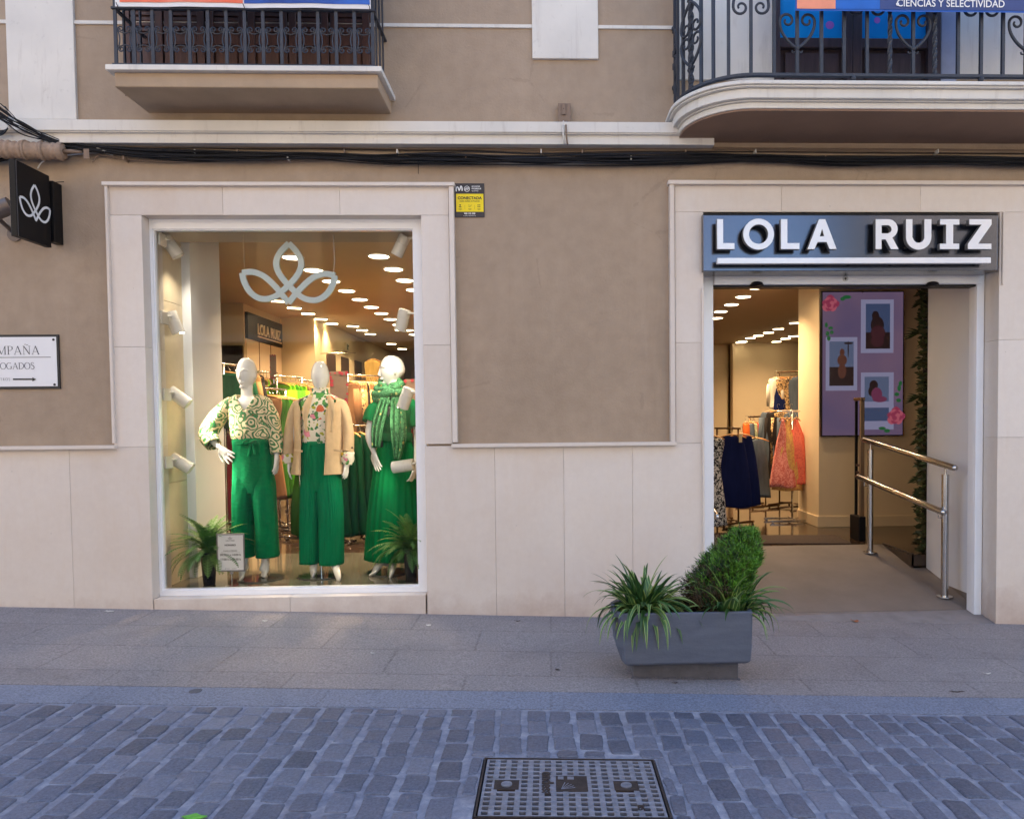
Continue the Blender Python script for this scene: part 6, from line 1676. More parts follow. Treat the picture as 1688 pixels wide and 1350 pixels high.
# coral and yellow skirts on a chrome stand
q = at(1306, 680, 3.3)
stn = thing('garment_stand', 'chrome single pole stand of coral and yellow skirts in front of the pillar', 'clothes stand', (q.x, 3.3, ZF), 'chrome clothes racks')
m = MB(); m.tube([(q.x,3.3,ZF+.03),(q.x,3.3,q.z+.02)], .012, 10); m.build('pole', CHROME, stn, smooth=True)
m = MB(); m.tube([(q.x-.17,3.32,q.z+.015),(q.x+.08,3.28,q.z+.015)], .010, 8, roundcap=True); m.build('rail', CHROME, stn, smooth=True)
m = MB()
for yy in (3.18, 3.42): m.box(q.x-.30, q.x+.24, yy-.014, yy+.014, ZF+.012, ZF+.032)
m.box(q.x-.014, q.x+.014, 3.18, 3.42, ZF+.0325, ZF+.045)
for sx_ in (-.27,.21):
    for yy in (3.18,3.42): m.box(q.x+sx_-.012, q.x+sx_+.012, yy-.012, yy+.012, ZF, ZF+.0118)
m.build('base', CHROME, stn, bevel=.002)
CORALP = print_mat('coral_fleck_print', (232,120,96), (206,84,76), 60, .55); YELP = print_mat('yellow_fleck_print', (216,176,96), (196,140,90), 40, .5); PKP = print_mat('pink_fleck_print', (228,150,140), (200,100,90), 40, .5)
for k,(dx_,m_,ln,w_,rz,l) in enumerate(((-.11,PKP,.78,.30,60,'pink flecked skirt at the left of the chrome pole'),(-.06,YELP,.82,.34,75,'yellow flecked skirt left of the chrome pole'),(-.0,YELP,.76,.3,70,'second yellow skirt behind the chrome pole'),(.05,CORALP,.74,.40,85,'coral skirt right of the chrome pole'))):
    o = garment_proto('gathered', m_, ln, w_, .13, 70+k); o.location = (q.x+dx_, 3.30-.0*k+.06*(k==2), q.z+.012); o.rotation_euler.z = radians(rz); tag(o, l, 'skirt')

# ---- television with its floral picture --------------------------------
def E_(name, rgb, s=.13):
    return emis(name, lin(rgb), s, .02)
yt = Ytv-.07
tx0, tx1, tz0, tz1 = R(1354, 480, 1490, 719, yt)
tv = thing('television', 'tall screen on the wall inside the entrance showing three holiday photos and pink flowers', 'television', ((tx0+tx1)/2, yt, tz0))
m = MB(); m.box(tx0, tx1, yt, Ytv-.016, tz0, tz1); m.build('case', BLACKPL, tv, bevel=.004)
m = MB(); f_ = .012; m.box(tx0+f_, tx1-f_, yt-.0015, yt-.0003, tz0+f_, tz1-f_)
def scrn():
    m, nt, b = newmat('lit_lilac_screen'); v = coords(nt)
    c = ramp(nt, nz(nt, v, 1.2, 2), [(.3, lin((112,98,138))), (.7, lin((150,118,142)))])
    b.inputs['Base Color'].default_value = (.02,.02,.025,1); b.inputs['Roughness'].default_value = .15
    nt.links.new(c, b.inputs['Emission Color']); b.inputs['Emission Strength'].default_value = .105; return m
m.build('screen', scrn(), tv)
sc_no = [0]
def ondisp(px0_, py0_, px1_, py1_, mat, name, lift):
    x0, x1, z0, z1 = R(px0_, py0_, px1_, py1_, yt); m = MB(); y = yt-.0017-.0004*lift; m.add([(x0,y,z0),(x1,y,z0),(x1,y,z1),(x0,y,z1)], [(0,1,2,3)]); return m.build(name, mat, tv)
SKYP = E_('lit_dusk_blue', (70,84,120)); LILW = E_('lit_pale_lilac', (152,150,184)); DKP = E_('lit_dark_brown', (44,28,30)); SEA = E_('lit_sea_grey', (96,108,140)); PNK = E_('lit_rose_pink', (160,60,90)); PNKL = E_('lit_light_rose', (196,96,116)); GRN = E_('lit_leaf_green', (40,104,60)); MAU = E_('lit_mauve_dress', (120,56,88)); SANDP = E_('lit_sand', (110,92,96))
def blob(px_, py_, rx_, ry_, mat, lift, mb=None, n=18, wob=.0):
    c = at(px_, py_, yt); k = Ytv; s = at(px_+1, py_, yt).x-c.x; m = MB(); y = yt-.0017-.0004*lift
    m.add([(c.x+cos(2*pi*i/n)*rx_*s*(1+wob*sin(5*2*pi*i/n)), y, c.z+sin(2*pi*i/n)*ry_*s*(1+wob*cos(4*2*pi*i/n))) for i in range(n)], [tuple(range(n))]); return m
for (a,b_,c_,e_) in ((1419,494,1473,582),(1361,556,1413,644),(1419,614,1473,668),(1419,668,1473,708)): ondisp(a,b_,c_,e_,LILW,'photo_border',1)
ondisp(1427,501,1467,575,SKYP,'holiday_photo',2); ondisp(1367,563,1407,636,SEA,'holiday_photo',2); ondisp(1425,621,1465,662,SEA,'holiday_photo',2); ondisp(1425,672,1465,694,SKYP,'holiday_photo',2)
ondisp(1367,605,1407,636,DKP,'photo_ground',3); ondisp(1427,548,1467,575,DKP,'photo_ground',3)
def figure(parts, mat, name, lift):
    m = MB()
    for i,(a,b_,rx_,ry_) in enumerate(parts):
        q = blob(a,b_,rx_,ry_,None,lift+i*.1); m.add(q.v, q.f)
    m.build(name, mat, tv)
figure(((1443,521,6,8),(1446,536,11,14),(1446,556,13,16)), DKP, 'photo_figure', 5)
figure(((1447,549,12,12),(1446,562,11,10)), E_('lit_plum', (70,36,44)), 'photo_clothing', 8)
figure(((1388,581,4,6),(1388,594,8,9),(1388,612,7,12)), E_('lit_tan_figure',(96,56,46)), 'photo_figure', 5)
figure(((1440,635,7,8),(1436,645,5,8)), DKP, 'photo_figure', 5); figure(((1445,650,9,11),(1450,658,12,5)), MAU, 'photo_clothing', 6)
figure(((1398,576,1,14),(1401,566,5,1.6),(1396,566,5,1.6)), DKP, 'photo_palm', 5)
def rose(cx, cy_, r, name, lift):
    rr = random.Random(int(cx)); m = MB(); ms = []
    for i in range(15):
        a = i*2.4; q = r*.62*(1-i/22); bb = blob(cx+cos(a)*q*.8, cy_+sin(a)*q*.9, r*.42*(1-i/30), r*.38*(1-i/30), None, lift+i*.35, wob=.06); m.add(bb.v, bb.f, i%2)
    m.build(name, [PNK, PNKL], tv)
rose(1368, 501, 17, 'screen_flower', 5); rose(1476, 686, 18, 'screen_flower', 5)
m = MB()
for (a,b_,rx_,ry_) in ((1396,490,7,3),(1389,493,4,3),(1362,536,2.5,4),(1369,541,4,2.6),(1364,550,3,4),(1371,548,3,3),(1366,558,3,4),(1482,640,3,5),(1478,650,4,3),(1481,660,4,3),(1454,706,6,2.6),(1462,710,5,3),(1484,632,3,4)):
    q = blob(a,b_,rx_,ry_,None,4); m.add(q.v, q.f)
m.build('screen_leaves', GRN, tv)
m = MB(); q = at(1354+68, 481.5, yt); m.box(q.x-.012,q.x+.012,yt-.002,yt-.0005,q.z-.006,q.z+.002); m.build('sensor', CHROME, tv)

# ---- security gate
gd = onfloor(1422, 892); gb2 = onfloor(1408, 884)
Gx, Gy0 = at(1422, 800, gd.y).x, gd.y; Gy1 = Gy0+.42
def onXg(px, X): d = ray(px, 760); return CAM.y+d.y*((X)/d.x)
Gy1 = onXg(1410, Gx); 
ztop_ = at(1423, 655, Gy0).z
eg = thing('security_gate', 'slim shop security gate with dark base and wooden edge beside the handrail', 'security gate', (Gx, (Gy0+Gy1)/2, ZF))
m = MB(); m.box(Gx-.035, Gx+.035, Gy0, Gy1+.05, ZF, at(1410,852,Gy0).z); m.build('base', BLACKPL, eg, bevel=.008)
zb2 = at(1410,852,Gy0).z+.0005
for Y_, mt in ((Gy0+.02, pm('bronze_gate_edge', lin((150,120,90)), .35, metal=.6)), (Gy1-.02, BLACKPL)):
    m = MB(); w2_ = .023 if mt is not BLACKPL else .014; m.box(Gx-w2_, Gx+w2_, Y_-.010, Y_+.010, zb2, ztop_-.0305); m.build('upright', mt, eg, bevel=.006)
m = MB(); m.box(Gx-.024, Gx+.024, Gy0, Gy1, ztop_-.03, ztop_); m.build('top_bar', pm('bronze_gate_edge', (0,0,0)), eg, bevel=.006)
m = MB()
for t in (.36, .42): zz = zb2+(ztop_-zb2)*t; m.box(Gx-.012, Gx+.012, Gy0+.0385, Gy1-.0385, zz, zz+.02)
m.build('cross_bar', CHROME, eg)

# ---- green wall of artificial leaves (edge on)
Yg0, Yg1 = Yrw+.03, Yrw+.09
Xg = at(1522, 700, Yg0).x+.05
gw = thing('leaf_wall', 'narrow dark panel of artificial leaves beside the white ramp wall inside the entrance', 'leaf panel', (Xg, (Yg0+Yg1)/2, ZF))
m = MB(); m.box(Xg+.0, Xg+.06, Yg0, Yg1+.05, ZF, ZC); m.build('backing', BLACKPL, gw)
rr = random.Random(12); m = MB()
for k in range(1100):
    y = rr.uniform(Yg0, Yg1+.05); z = rr.uniform(ZF+.01, ZC-.02); out = rr.uniform(.01,.11)*(1+.9*(noise.noise(V((y*3,z*4,0)))))
    d = V((-1, rr.uniform(-.7,.4), rr.uniform(-.7,.8))).normalized(); L = rr.uniform(.035,.085); s = d.cross(V((rr.uniform(-1,1),rr.uniform(-1,1),rr.uniform(-1,1)))).normalized()*L*.22; p = V((Xg+.015-out*.5, y, z)); e = p+d*L
    m.add([p, p.lerp(e,.45)+s, e, p.lerp(e,.45)-s], [(0,1,2,3)], k%3)
for (py_, L) in ((548,.17),(655,.15),(728,.10),(790,.12),(500,.09),(600,.1)):
    z = at(1522,py_,Yg0+.1).z
    for q in range(5):
        d = V((-1,-.1,.25-.16*q)).normalized(); p = V((Xg,Yg0+.1+.02*q,z)); e = p+d*L; s = V((0,.3,1)).normalized()*.010; m.add([p, p.lerp(e,.5)+s, e, p.lerp(e,.5)-s], [(0,1,2,3)], q%2)
m.build('leaves', [pm('artificial_leaf_dark', lin((52,62,38)), .5), pm('artificial_leaf_mid', lin((74,88,50)), .5), pm('artificial_leaf_olive', lin((84,80,48)), .5)], gw)

# ---- handrails
def zramp(y): return zr_0+(ZF-zr_0)*max(0,min(1,(y-yr0)/(YRT-yr0)))
def rampray(px, py):                       # pixel on the sloping ramp
    d = ray(px, py); lo, hi = 0.1, 12
    for _ in range(60):
        t = (lo+hi)/2; q = CAM+d*t
        if q.z > zramp(q.y) : lo = t
        else: hi = t
    return CAM+d*lo
n0 = rampray(1557, 984); n1 = rampray(1434, 911)
Xr = (n0.x+n1.x)/2
def handrail(X, y0, y1, ztops, zlows, label, X1=None, ends=(None,None), sgn=-1):
    X1 = X if X1 is None else X1; sx__ = (X1-X)/(y1-y0); XX = lambda y: X+sx__*(y-y0)
    r = thing('handrail', label, 'handrail', (X, (y0+y1)/2, zramp((y0+y1)/2)), 'steel handrails of the ramp')
    for Y_ in (y0, y1):
        zz = zramp(Y_); u = (Y_-y0)/(y1-y0); zt = ztops[0]+(ztops[1]-ztops[0])*u
        m = MB(); m.tube([(XX(Y_),Y_,zz+.006),(XX(Y_),Y_,zt-.075)], .028, 16); m.tube([(XX(Y_),Y_,zt-.075),(XX(Y_),Y_,zt-.018)], .009, 8); m.build('post', CHROME, r, smooth=True, autos=50)
        m = MB(); m.disc((XX(Y_),Y_,zz+.010), .062, (0,0,1), 24, thick=.010); m.build('foot_flange', CHROME, r, bevel=.002)
    for (za, zb_), dx_ in ((ztops,0),(zlows,sgn*.055)):
        m = MB(); ext = .09; sl_ = (zb_-za)/(y1-y0); e0 = ends[0 if not dx_ else 1]; e0 = .07 if e0 is None else e0
        m.tube([(XX(y0-e0)+dx_, y0-e0, za-sl_*e0), (XX(y1+ext)+dx_, y1+ext, zb_+sl_*ext)], .026, 16, roundcap=True); m.build('rail', CHROME, r, smooth=True)
        if dx_:
            m = MB()
            for Y_ in (y0, y1):
                u = (Y_-y0)/(y1-y0); zt = za+(zb_-za)*u
                m.tube([(XX(Y_)+dx_, Y_, zt-.015),(XX(Y_)+dx_, Y_, zt-.06),(XX(Y_)+sgn*.018, Y_, zt-.06)], .006, 6)
            m.build('rail_bracket', CHROME, r)
    return r
zt0 = at(1570, 767, n0.y-.05).z; zt1 = at(1428, 728, n1.y).z; zl0_ = at(1556, 842, n0.y-.05).z; zl1_ = at(1415, 790, n1.y).z
handrail(n0.x, n0.y, n1.y, (zt0, zt1), (zl0_, zl1_), 'brushed steel double handrail along the right side of the ramp', n1.x, (.095, .05))
Xl = at(1182, 853, n0.y-.1).x-.055
handrail(Xl, n0.y, n1.y, (zt0, zt1), (zl0_, zl1_), 'steel handrail end showing at the left edge of the entrance', None, (.10, .08), 1)

# ================================================================= PLANTER
pb0, pb1 = atg(1043, 1117), atg(1215, 1117)
Yp = pb0.y
X0p, X1p = pb0.x, pb1.x
fl, fr_ = at(1027, 1050, Yp-.06).x, at(1240, 1050, Yp-.06).x
zt = at(1130, 1009, Yp-.06).z; zbm = at(1130, 1096, Yp-.06).z
gzp = gz((fl+fr_)/2)
planter = thing('planter', 'grey painted concrete planter box with chamfered ends standing on a narrow plinth', 'planter', ((fl+fr_)/2, Yp+.14, gzp))
PLM = None
def planter_mat():
    m, nt, b = newmat('slate_blue_planter_paint'); v = coords(nt, (1.2,1.2,6))
    f = nz(nt, v, 3, 6, .65, .4); v2 = coords(nt)
    c = ramp(nt, f, [(.3, lin((78,86,103))), (.7, lin((94,102,119)))])
    c = mix(nt, ramp(nt, nz(nt, v2, 30, 6, .7), [(.66,(0,0,0)),(.74,(.6,.6,.6))]), c, lin((70,72,80)))
    nt.links.new(c, b.inputs['Base Color']); b.inputs['Roughness'].default_value = .5; bump(nt, b, math_(nt,'ADD', f, nz(nt, v2, 60, 4)), .35, .004); return m
PLM = planter_mat()
D_ = .34
yF, yB = Yp-.07, Yp-.07+D_
def oct_(x0, x1, y0, y1, c): return [(x0+c,y0),(x1-c,y0),(x1,y0+c),(x1,y1-c),(x1-c,y1),(x0+c,y1),(x0,y1-c),(x0,y0+c)]
m = MB(); ch = .012
lv = [(zbm, .022), (zbm+.010, .008), (zbm+.10, .003), (zt, .0)]; ext0 = .045
ext = .045
rings = []
for z, ins in lv:
    c = .05; ext = ext0*(.15 + .85*min(1, (z-zbm)/(zt-zbm)*2.2))
    rings.append([V((x,y,z)) for x,y in [(fl+ins,yF+ins),(fr_-ins,yF+ins),(fr_+ext*.2-ins,yF+.05+ins),(fr_+ext*.2-ins,yB-.05-ins),(fr_-ins,yB-ins),(fl+ins,yB-ins),(fl-ext+ins,yB-.06-ins),(fl-ext+ins,yF+.06+ins)]])
it_ = .022
inner = [V((p.x+(it_ if p.x < (fl+fr_)/2 else -it_), p.y+(it_ if p.y < (yF+yB)/2 else -it_), zt)) for p in rings[-1]]
inner2 = [p-V((0,0,.04)) for p in inner]
m.loft(rings+[inner, inner2]); m.build('box', PLM, planter, bevel=.008, seg=3)
m = MB(); x0, x1 = X0p, X1p
g0 = gz(x0)
m.add([(x0,Yp,gz(x0)-.01),(x1,Yp,gz(x1)-.01),(x1,yB-.05,gz(x1)-.01),(x0,yB-.05,gz(x0)-.01),(x0,Yp,zbm+.004),(x1,Yp,zbm+.004),(x1,yB-.05,zbm+.004),(x0,yB-.05,zbm+.004)], [(0,3,2,1),(4,5,6,7),(0,1,5,4),(1,2,6,5),(2,3,7,6),(3,0,4,7)])
m.build('plinth', pm('rough_concrete_plinth', lin((82,82,90)), .85, var=.2, scale=14, bmp=.6, bscale=60), planter, bevel=.004)
m = MB()
for k in range(46):
    x = x0+(x1-x0)*k/45; h_ = .004+.007*random.random(); m.ell((x, Yp-.004, gz(x)+.001), .012, .007+.006*random.random(), h_, 7, 5)
m.build('mortar_bead', pm('rough_concrete_plinth', (0,0,0)), planter)
m = MB(); m.add([p for p in inner2], [tuple(range(8))]); 
so_ = MB(); so_.v = [p+V((0,0,.008)) for p in inner2]; so_.f = [tuple(range(8))]; so_.m = [0]; so_.build('soil', pm('dark_soil', (.03,.022,.017), .95, var=.4, scale=80, bmp=.8), planter)
# spider plants
LEAFG_ = pm('spider_leaf_green', lin((66,104,52)), .42, var=.3, scale=6); LEAFC = pm('spider_leaf_cream', lin((142,166,98)), .42, var=.15); LEAFD_ = pm('spider_leaf_deep', lin((44,80,42)), .42, var=.3)
def spider(cx, cy_, cz_, n, L0, label, seed, bias=0, flow=None, back=1.0):
    rr = random.Random(seed); r = thing('spider_plant', label, 'plant', (cx, cy_, cz_)); m = MB()
    for i in range(n):
        az = 2*pi*i*.618+rr.uniform(-.3,.3); 
        if bias: az = az if rr.random() > .3 else rr.uniform(-.6,.6)+(0 if bias > 0 else pi)
        el = rr.uniform(.15,1.35); L = L0*rr.uniform(.6,1.15); d = V((cos(az), sin(az)*back, 0)); a = el+.25; droop = rr.uniform(.05,.135)*(1.25-el*.55)
        w = rr.uniform(.010,.0165); N = 14; p = V((cx+cos(az)*.04+rr.uniform(-.05,.05), cy_+sin(az)*.03, cz_)); pts = [p.copy()]
        for k in range(N):
            a -= droop*(1+.9*k/N); a = max(a, -1.35); p = p+(d*cos(a)+V((0,0,1))*sin(a))*L/N; pts.append(p.copy())
        dark = rr.random() < .45; twist_ = rr.uniform(-.6,.6)
        vs = []; 
        for k, q in enumerate(pts):
            t = k/N; tg_ = (pts[min(k+1,N)]-pts[max(k-1,0)]).normalized(); s = tg_.cross(V((0,0,1))); s = s.normalized() if s.length > 1e-3 else V((-d.y,d.x,0)); up_ = s.cross(tg_); s = (s*cos(twist_*t)+up_*sin(twist_*t)); up_ = s.cross(tg_)
            ww = w*(min(1,.45+t*3))*(1-max(0,t-.45)/.55)**.8+.0004
            vs += [q-s*ww+up_*ww*.35, q-s*ww*.62+up_*ww*.1, q+s*ww*.62+up_*ww*.1, q+s*ww+up_*ww*.35]
        o = len(m.v); m.v += vs
        for k in range(N):
            for c in range(3): m.face((o+k*4+c, o+k*4+c+1, o+(k+1)*4+c+1, o+(k+1)*4+c), (2 if dark else 0) if c == 1 else (1 if not dark else 0))
    m.build('leaves', [LEAFG_, LEAFC, LEAFD_], r, smooth=True); return r
zs_ = zt-.035
c1x = at(1062, 1000, Yp+.06).x; spider(c1x, Yp+.09, zs_, 190, .31, 'bushy spider plant with striped leaves filling the left half of the planter', 5)
c2x = at(1205, 1000, Yp+.02).x; spider(c2x, Yp+.03, zs_, 62, .30, 'smaller spider plant spilling over the right end of the planter', 8, bias=1)
# leaning conifer
CG = [pm('conifer_bright_green', lin((88,140,36)), .6, var=.3, scale=12), pm('conifer_mid_green', lin((60,104,34)), .6, var=.3, scale=12), pm('conifer_dark_green', lin((36,62,30)), .6, var=.3, scale=12), pm('conifer_brown_twig', lin((74,60,42)), .8, var=.3, scale=12)]
Yc = Yp+.14
base = at(1165, 1000, Yc); top = at(1224, 888, Yc)
cf = thing('conifer_shrub', 'leaning egg shaped dwarf conifer, bright green at the tip and brown at its left foot', 'shrub', (base.x, Yc, zs_))
m = MB(); m.tube([(base.x,Yc,zs_-.01),(base.x+.03,Yc,zs_+.15),(top.x-.03,Yc,top.z-.1)], [.014,.011,.005], 8); m.build('trunk', CG[3], cf)
m = MB(); rr = random.Random(21)
ax0 = V((at(1172,1000,Yc).x, Yc, zs_)); ax1 = V((at(1228,880,Yc).x, Yc, at(1228,880,Yc).z)); H = (ax1-ax0).length
prof = [(0,.155),(.15,.195),(.35,.19),(.55,.165),(.75,.125),(.9,.085),(1.0,.03)]
def rad_at(t):
    for (a,ra),(b_,rb) in zip(prof[:-1],prof[1:]):
        if t <= b_: return ra+(rb-ra)*(t-a)/(b_-a)
    return .02
axd = (ax1-ax0).normalized()
for i in range(4600):
    t = rr.random()**.85; az = rr.uniform(0, 2*pi); rd = rad_at(t)*(rr.uniform(.5,1.0)**.4)
    lump = 1+.34*noise.noise(V((cos(az)*2.0, sin(az)*2.0, t*4)))+.05*noise.noise(V((cos(az)*7, sin(az)*7, t*14)))
    hr = V((cos(az), sin(az)*.85, 0)); c = ax0+axd*(t*H)+hr*rd*lump*.86
    out = (hr*1.0+V((0,0,.75+.5*t))+V((rr.uniform(-.4,.4),rr.uniform(-.4,.4),rr.uniform(-.3,.3)))).normalized()
    L = rr.uniform(.024,.075)
    brown = (cos(az) < .15 and t < .30 and rr.random() < .7) or (cos(az) < -.1 and t < .55 and rr.random() < .35) or rr.random() < .03
    dark = rd*lump < rad_at(t)*.72 or (cos(az) < -.1 and rr.random() < .75*(1-t*.8))
    mi = 3 if brown else (2 if dark else (0 if rr.random() < .55+.3*t else 1))
    s = out.cross(V((rr.uniform(-1,1),rr.uniform(-1,1),rr.uniform(-1,1)))).normalized(); s2 = out.cross(s)
    e = c+out*L
    for (dv, k0) in ((s,0),(s2,0)):
        w_ = .0028; m.add([c-dv*w_, c+dv*w_, e], [(0,1,2)], mi)
    for k in range(4):                      # side sprigs
        u = .25+.18*k; b0 = c.lerp(e, u); sd = (s*cos(k*2.2)+s2*sin(k*2.2)+out*.9).normalized(); e2 = b0+sd*L*.42; wv = out.cross(sd).normalized()*.0026
        m.add([b0-wv, b0+wv, e2], [(0,1,2)], mi)
core = []
for k in range(12):
    t = .02+.9*k/11; core.append([ax0+axd*(t*H)+V((cos(2*pi*q/20), sin(2*pi*q/20)*.85, 0))*rad_at(t)*(.58+.1*noise.noise(V((q*.9,k*.9,1)))) for q in range(20)])
m.loft(core, 2)
m.build('foliage', CG, cf)

# ================================================================= THINGS ON THE FRONT
# law office plaque
Yq = -.012
x0, x1, z0, z1 = R(-118, 552, 97.5, 641.5, Yq)
pq = thing('wall_plaque', 'white wall plaque with black border and right pointing arrow, cut by the left edge', 'plaque', ((x0+x1)/2, Yq, z0))
m = MB(); m.box(x0, x1, Yq, .0, z0, z1); m.build('black_border', INK, pq, bevel=.001)
x0b, x1b, z0b, z1b = R(-114, 556, 94, 637.5, Yq); m = MB(); m.box(x0b, x1b, Yq-.002, Yq-.0003, z0b, z1b); m.build('white_face', pm('white_plaque_face', (.76,.78,.82), .3, var=.01), pq)
m = MB()
for a, b_ in ((88,560),(90,634)): q = at(a,b_,Yq-.003); m.disc((q.x,Yq-.004,q.z), .0085, (0,-1,0), 14, thick=.003)
m.build('screw_head', INK, pq)
# serif capitals drawn from thick and thin strokes: (x0,z0,x1,z1,weight)
TK, TN, SF = .105, .045, .035
SERIF = {
 'M': (.92, [(.12,0,.12,1,TN),(.12,1,.46,.05,TK),(.46,.05,.80,1,TN),(.80,0,.80,1,TK),(.02,.02,.22,.02,SF),(.68,.02,.92,.02,SF),(.02,.98,.16,.98,SF),(.78,.98,.92,.98,SF)]),
 'P': (.58, [(.13,0,.13,1,TK),(.13,.98,.34,.98,SF),(.34,.98,.47,.90,TN),(.49,.92,.49,.60,TK),(.47,.60,.34,.49,TN),(.36,.48,.13,.48,SF),(.02,.02,.26,.02,SF),(.02,.98,.15,.98,SF)]),
 'A': (.74, [(.08,0,.36,1,TN),(.36,1,.66,0,TK),(.19,.34,.53,.34,SF),(.0,.02,.18,.02,SF),(.54,.02,.76,.02,SF)]),
 'N': (.80, [(.13,0,.13,1,TN),(.13,1,.66,.03,TK),(.66,0,.66,1,TN),(.03,.02,.24,.02,SF),(.02,.98,.16,.98,SF),(.55,.98,.77,.98,SF)]),
 'G': (.74, None), 'C': (.70, None), 'B': (.62, [(.13,0,.13,1,TK),(.13,.98,.36,.98,SF),(.36,.98,.46,.88,TN),(.46,.92,.46,.62,TK*.9),(.46,.62,.34,.53,TN),(.34,.52,.13,.52,SF),(.36,.53,.52,.40,TN),(.51,.42,.51,.12,TK),(.51,.12,.36,.02,TN),(.38,.02,.02,.02,SF),(.02,.98,.15,.98,SF)]), 'O': (.78, None), 'S': (.52, None), 'D': (.74, None),
 'E': (.6, [(.13,0,.13,1,TK),(.02,.98,.54,.98,SF),(.02,.02,.57,.02,SF),(.13,.5,.42,.5,SF)]),
 'T': (.62, [(.30,0,.30,1,TK),(.0,.97,.60,.97,TN),(.18,.02,.42,.02,SF),(.01,.97,.01,.80,SF),(.59,.97,.59,.80,SF)]),
 'R': (.66, [(.13,0,.13,1,TK),(.13,.98,.34,.98,SF),(.34,.98,.46,.9,TN),(.48,.92,.48,.62,TK),(.46,.62,.34,.52,TN),(.36,.51,.13,.51,SF),(.30,.5,.60,.02,TK*.9),(.02,.02,.25,.02,SF)]),
}
def serif_text(txt, x_right, zbase, h, Y, mat, parent, name, wk=1.0, space=.07, weight=1.0):
    mb = MB(); tot = sum(SERIF[c.replace('Ñ','N')][0]*wk+space for c in txt if c != ' ')-space+sum(.35 for c in txt if c == ' ')
    x = x_right-tot*h; e = 0
    def stroke(pts, w):
        nonlocal e; e += 1
        mb.ribbon([V((px_, Y-.00003*e, pz_)) for px_, pz_ in pts], w, nrm=(0,-1,0))
    for c in txt:
        if c == ' ': x += .35*h; continue
        k = c.replace('Ñ','N'); w_, st_ = SERIF[k]
        X = lambda u: x+u*h*wk; Z = lambda v: zbase+v*h
        if st_:
            for a, b_, c2, d2, wt in st_: stroke([(X(a),Z(b_)),(X(c2),Z(d2))], wt*h*weight)
        else:
            if k in 'OGDC':
                a0, a1 = {'O':(0,360),'G':(50,320),'C':(50,310),'D':(-88,88)}[k]; N = 30; pts = []; ws = []
                for q in range(N+1):
                    a = radians(a0+(a1-a0)*q/N); cx_ = .38 if k != 'D' else .22; rx_ = .36 if k != 'D' else .48
                    pts.append(V((X(cx_+cos(a)*rx_), Y-.00003*e, Z(.5+sin(a)*.50)))); ws.append(h*weight*(TN+(TK-TN)*abs(cos(a))**1.3))
                e += 1; mb.ribbon(pts, ws, nrm=(0,-1,0))
                if k == 'G': stroke([(X(.62),Z(.04)),(X(.62),Z(.42))], TK*h*weight); stroke([(X(.5),Z(.42)),(X(.74),Z(.42))], SF*h)
                if k == 'D': stroke([(X(.13),Z(0)),(X(.13),Z(1))], TK*h*weight); stroke([(X(.02),Z(.02)),(X(.26),Z(.01))], SF*h); stroke([(X(.02),Z(.98)),(X(.26),Z(.99))], SF*h)
            else:
                cv = catmull([(.44,.80),(.36,.97),(.22,1.0),(.08,.90),(.09,.70),(.25,.56),(.40,.44),(.46,.24),(.36,.04),(.20,0),(.07,.06),(.03,.24)], 4)
                e += 1; mb.ribbon([V((X(a),Y-.00003*e,Z(b_))) for a,b_ in cv], [h*weight*(TN+(TK-TN)*sin(pi*q/len(cv))**2) for q in range(len(cv))], nrm=(0,-1,0))
        if c == 'Ñ':
            e += 1; mb.ribbon([V((X(.2+.36*q/8),Y-.00003*e,Z(1.16+.04*sin(q/8*2*pi)))) for q in range(9)], .05*h, nrm=(0,-1,0))
        x += (w_*wk+space)*h
    return mb.build(name, mat, parent)
INKB = pm('ink_blue_black', lin((36,46,66)), .5, var=.03)
zb_ = at(40, 584.5, Yq-.003).z; hh = at(40,570.5,Yq-.003).z-zb_; 
serif_text('CAMPAÑA', at(65.5,576,Yq).x, zb_, hh, Yq-.0025, INKB, pq, 'firm_name', 1.24)
zb_ = at(30, 608.5, Yq-.003).z; hh = at(30,598,Yq-.003).z-zb_; serif_text('ABOGADOS', at(57.5,603,Yq).x, zb_, hh*1.0, Yq-.0025, INKB, pq, 'profession', 1.16, .06)
zb_ = at(10, 627.5, Yq-.003).z; hh = at(10,623,Yq-.003).z-zb_; serif_text('METROS', at(17,625,Yq).x, zb_, hh, Yq-.0025, INKB, pq, 'distance_line', 1.0, .3)
m = MB(); x0b, x1b, z0b, z1b = R(-100, 589, 84, 590, Yq); m.box(x0b, x1b, Yq-.003, Yq-.0022, z0b, z1b); m.build('rule_line', INKB, pq)
m = MB(); q0 = at(21.5,625.2,Yq-.003); q1 = at(54,625.2,Yq-.003); m.ribbon([q0+V((0,-.001,0)), q1+V((0,-.001,0))], .011, nrm=(0,-1,0), thick=.0015)
t = at(60,625.4,Yq-.004); a_ = at(53.5,622,Yq-.004); b_ = at(53.5,628.8,Yq-.004); m.add([(t.x,Yq-.005,t.z),(a_.x,Yq-.005,a_.z),(b_.x,Yq-.005,b_.z)], [(0,1,2)]); m.build('arrow', INK, pq)

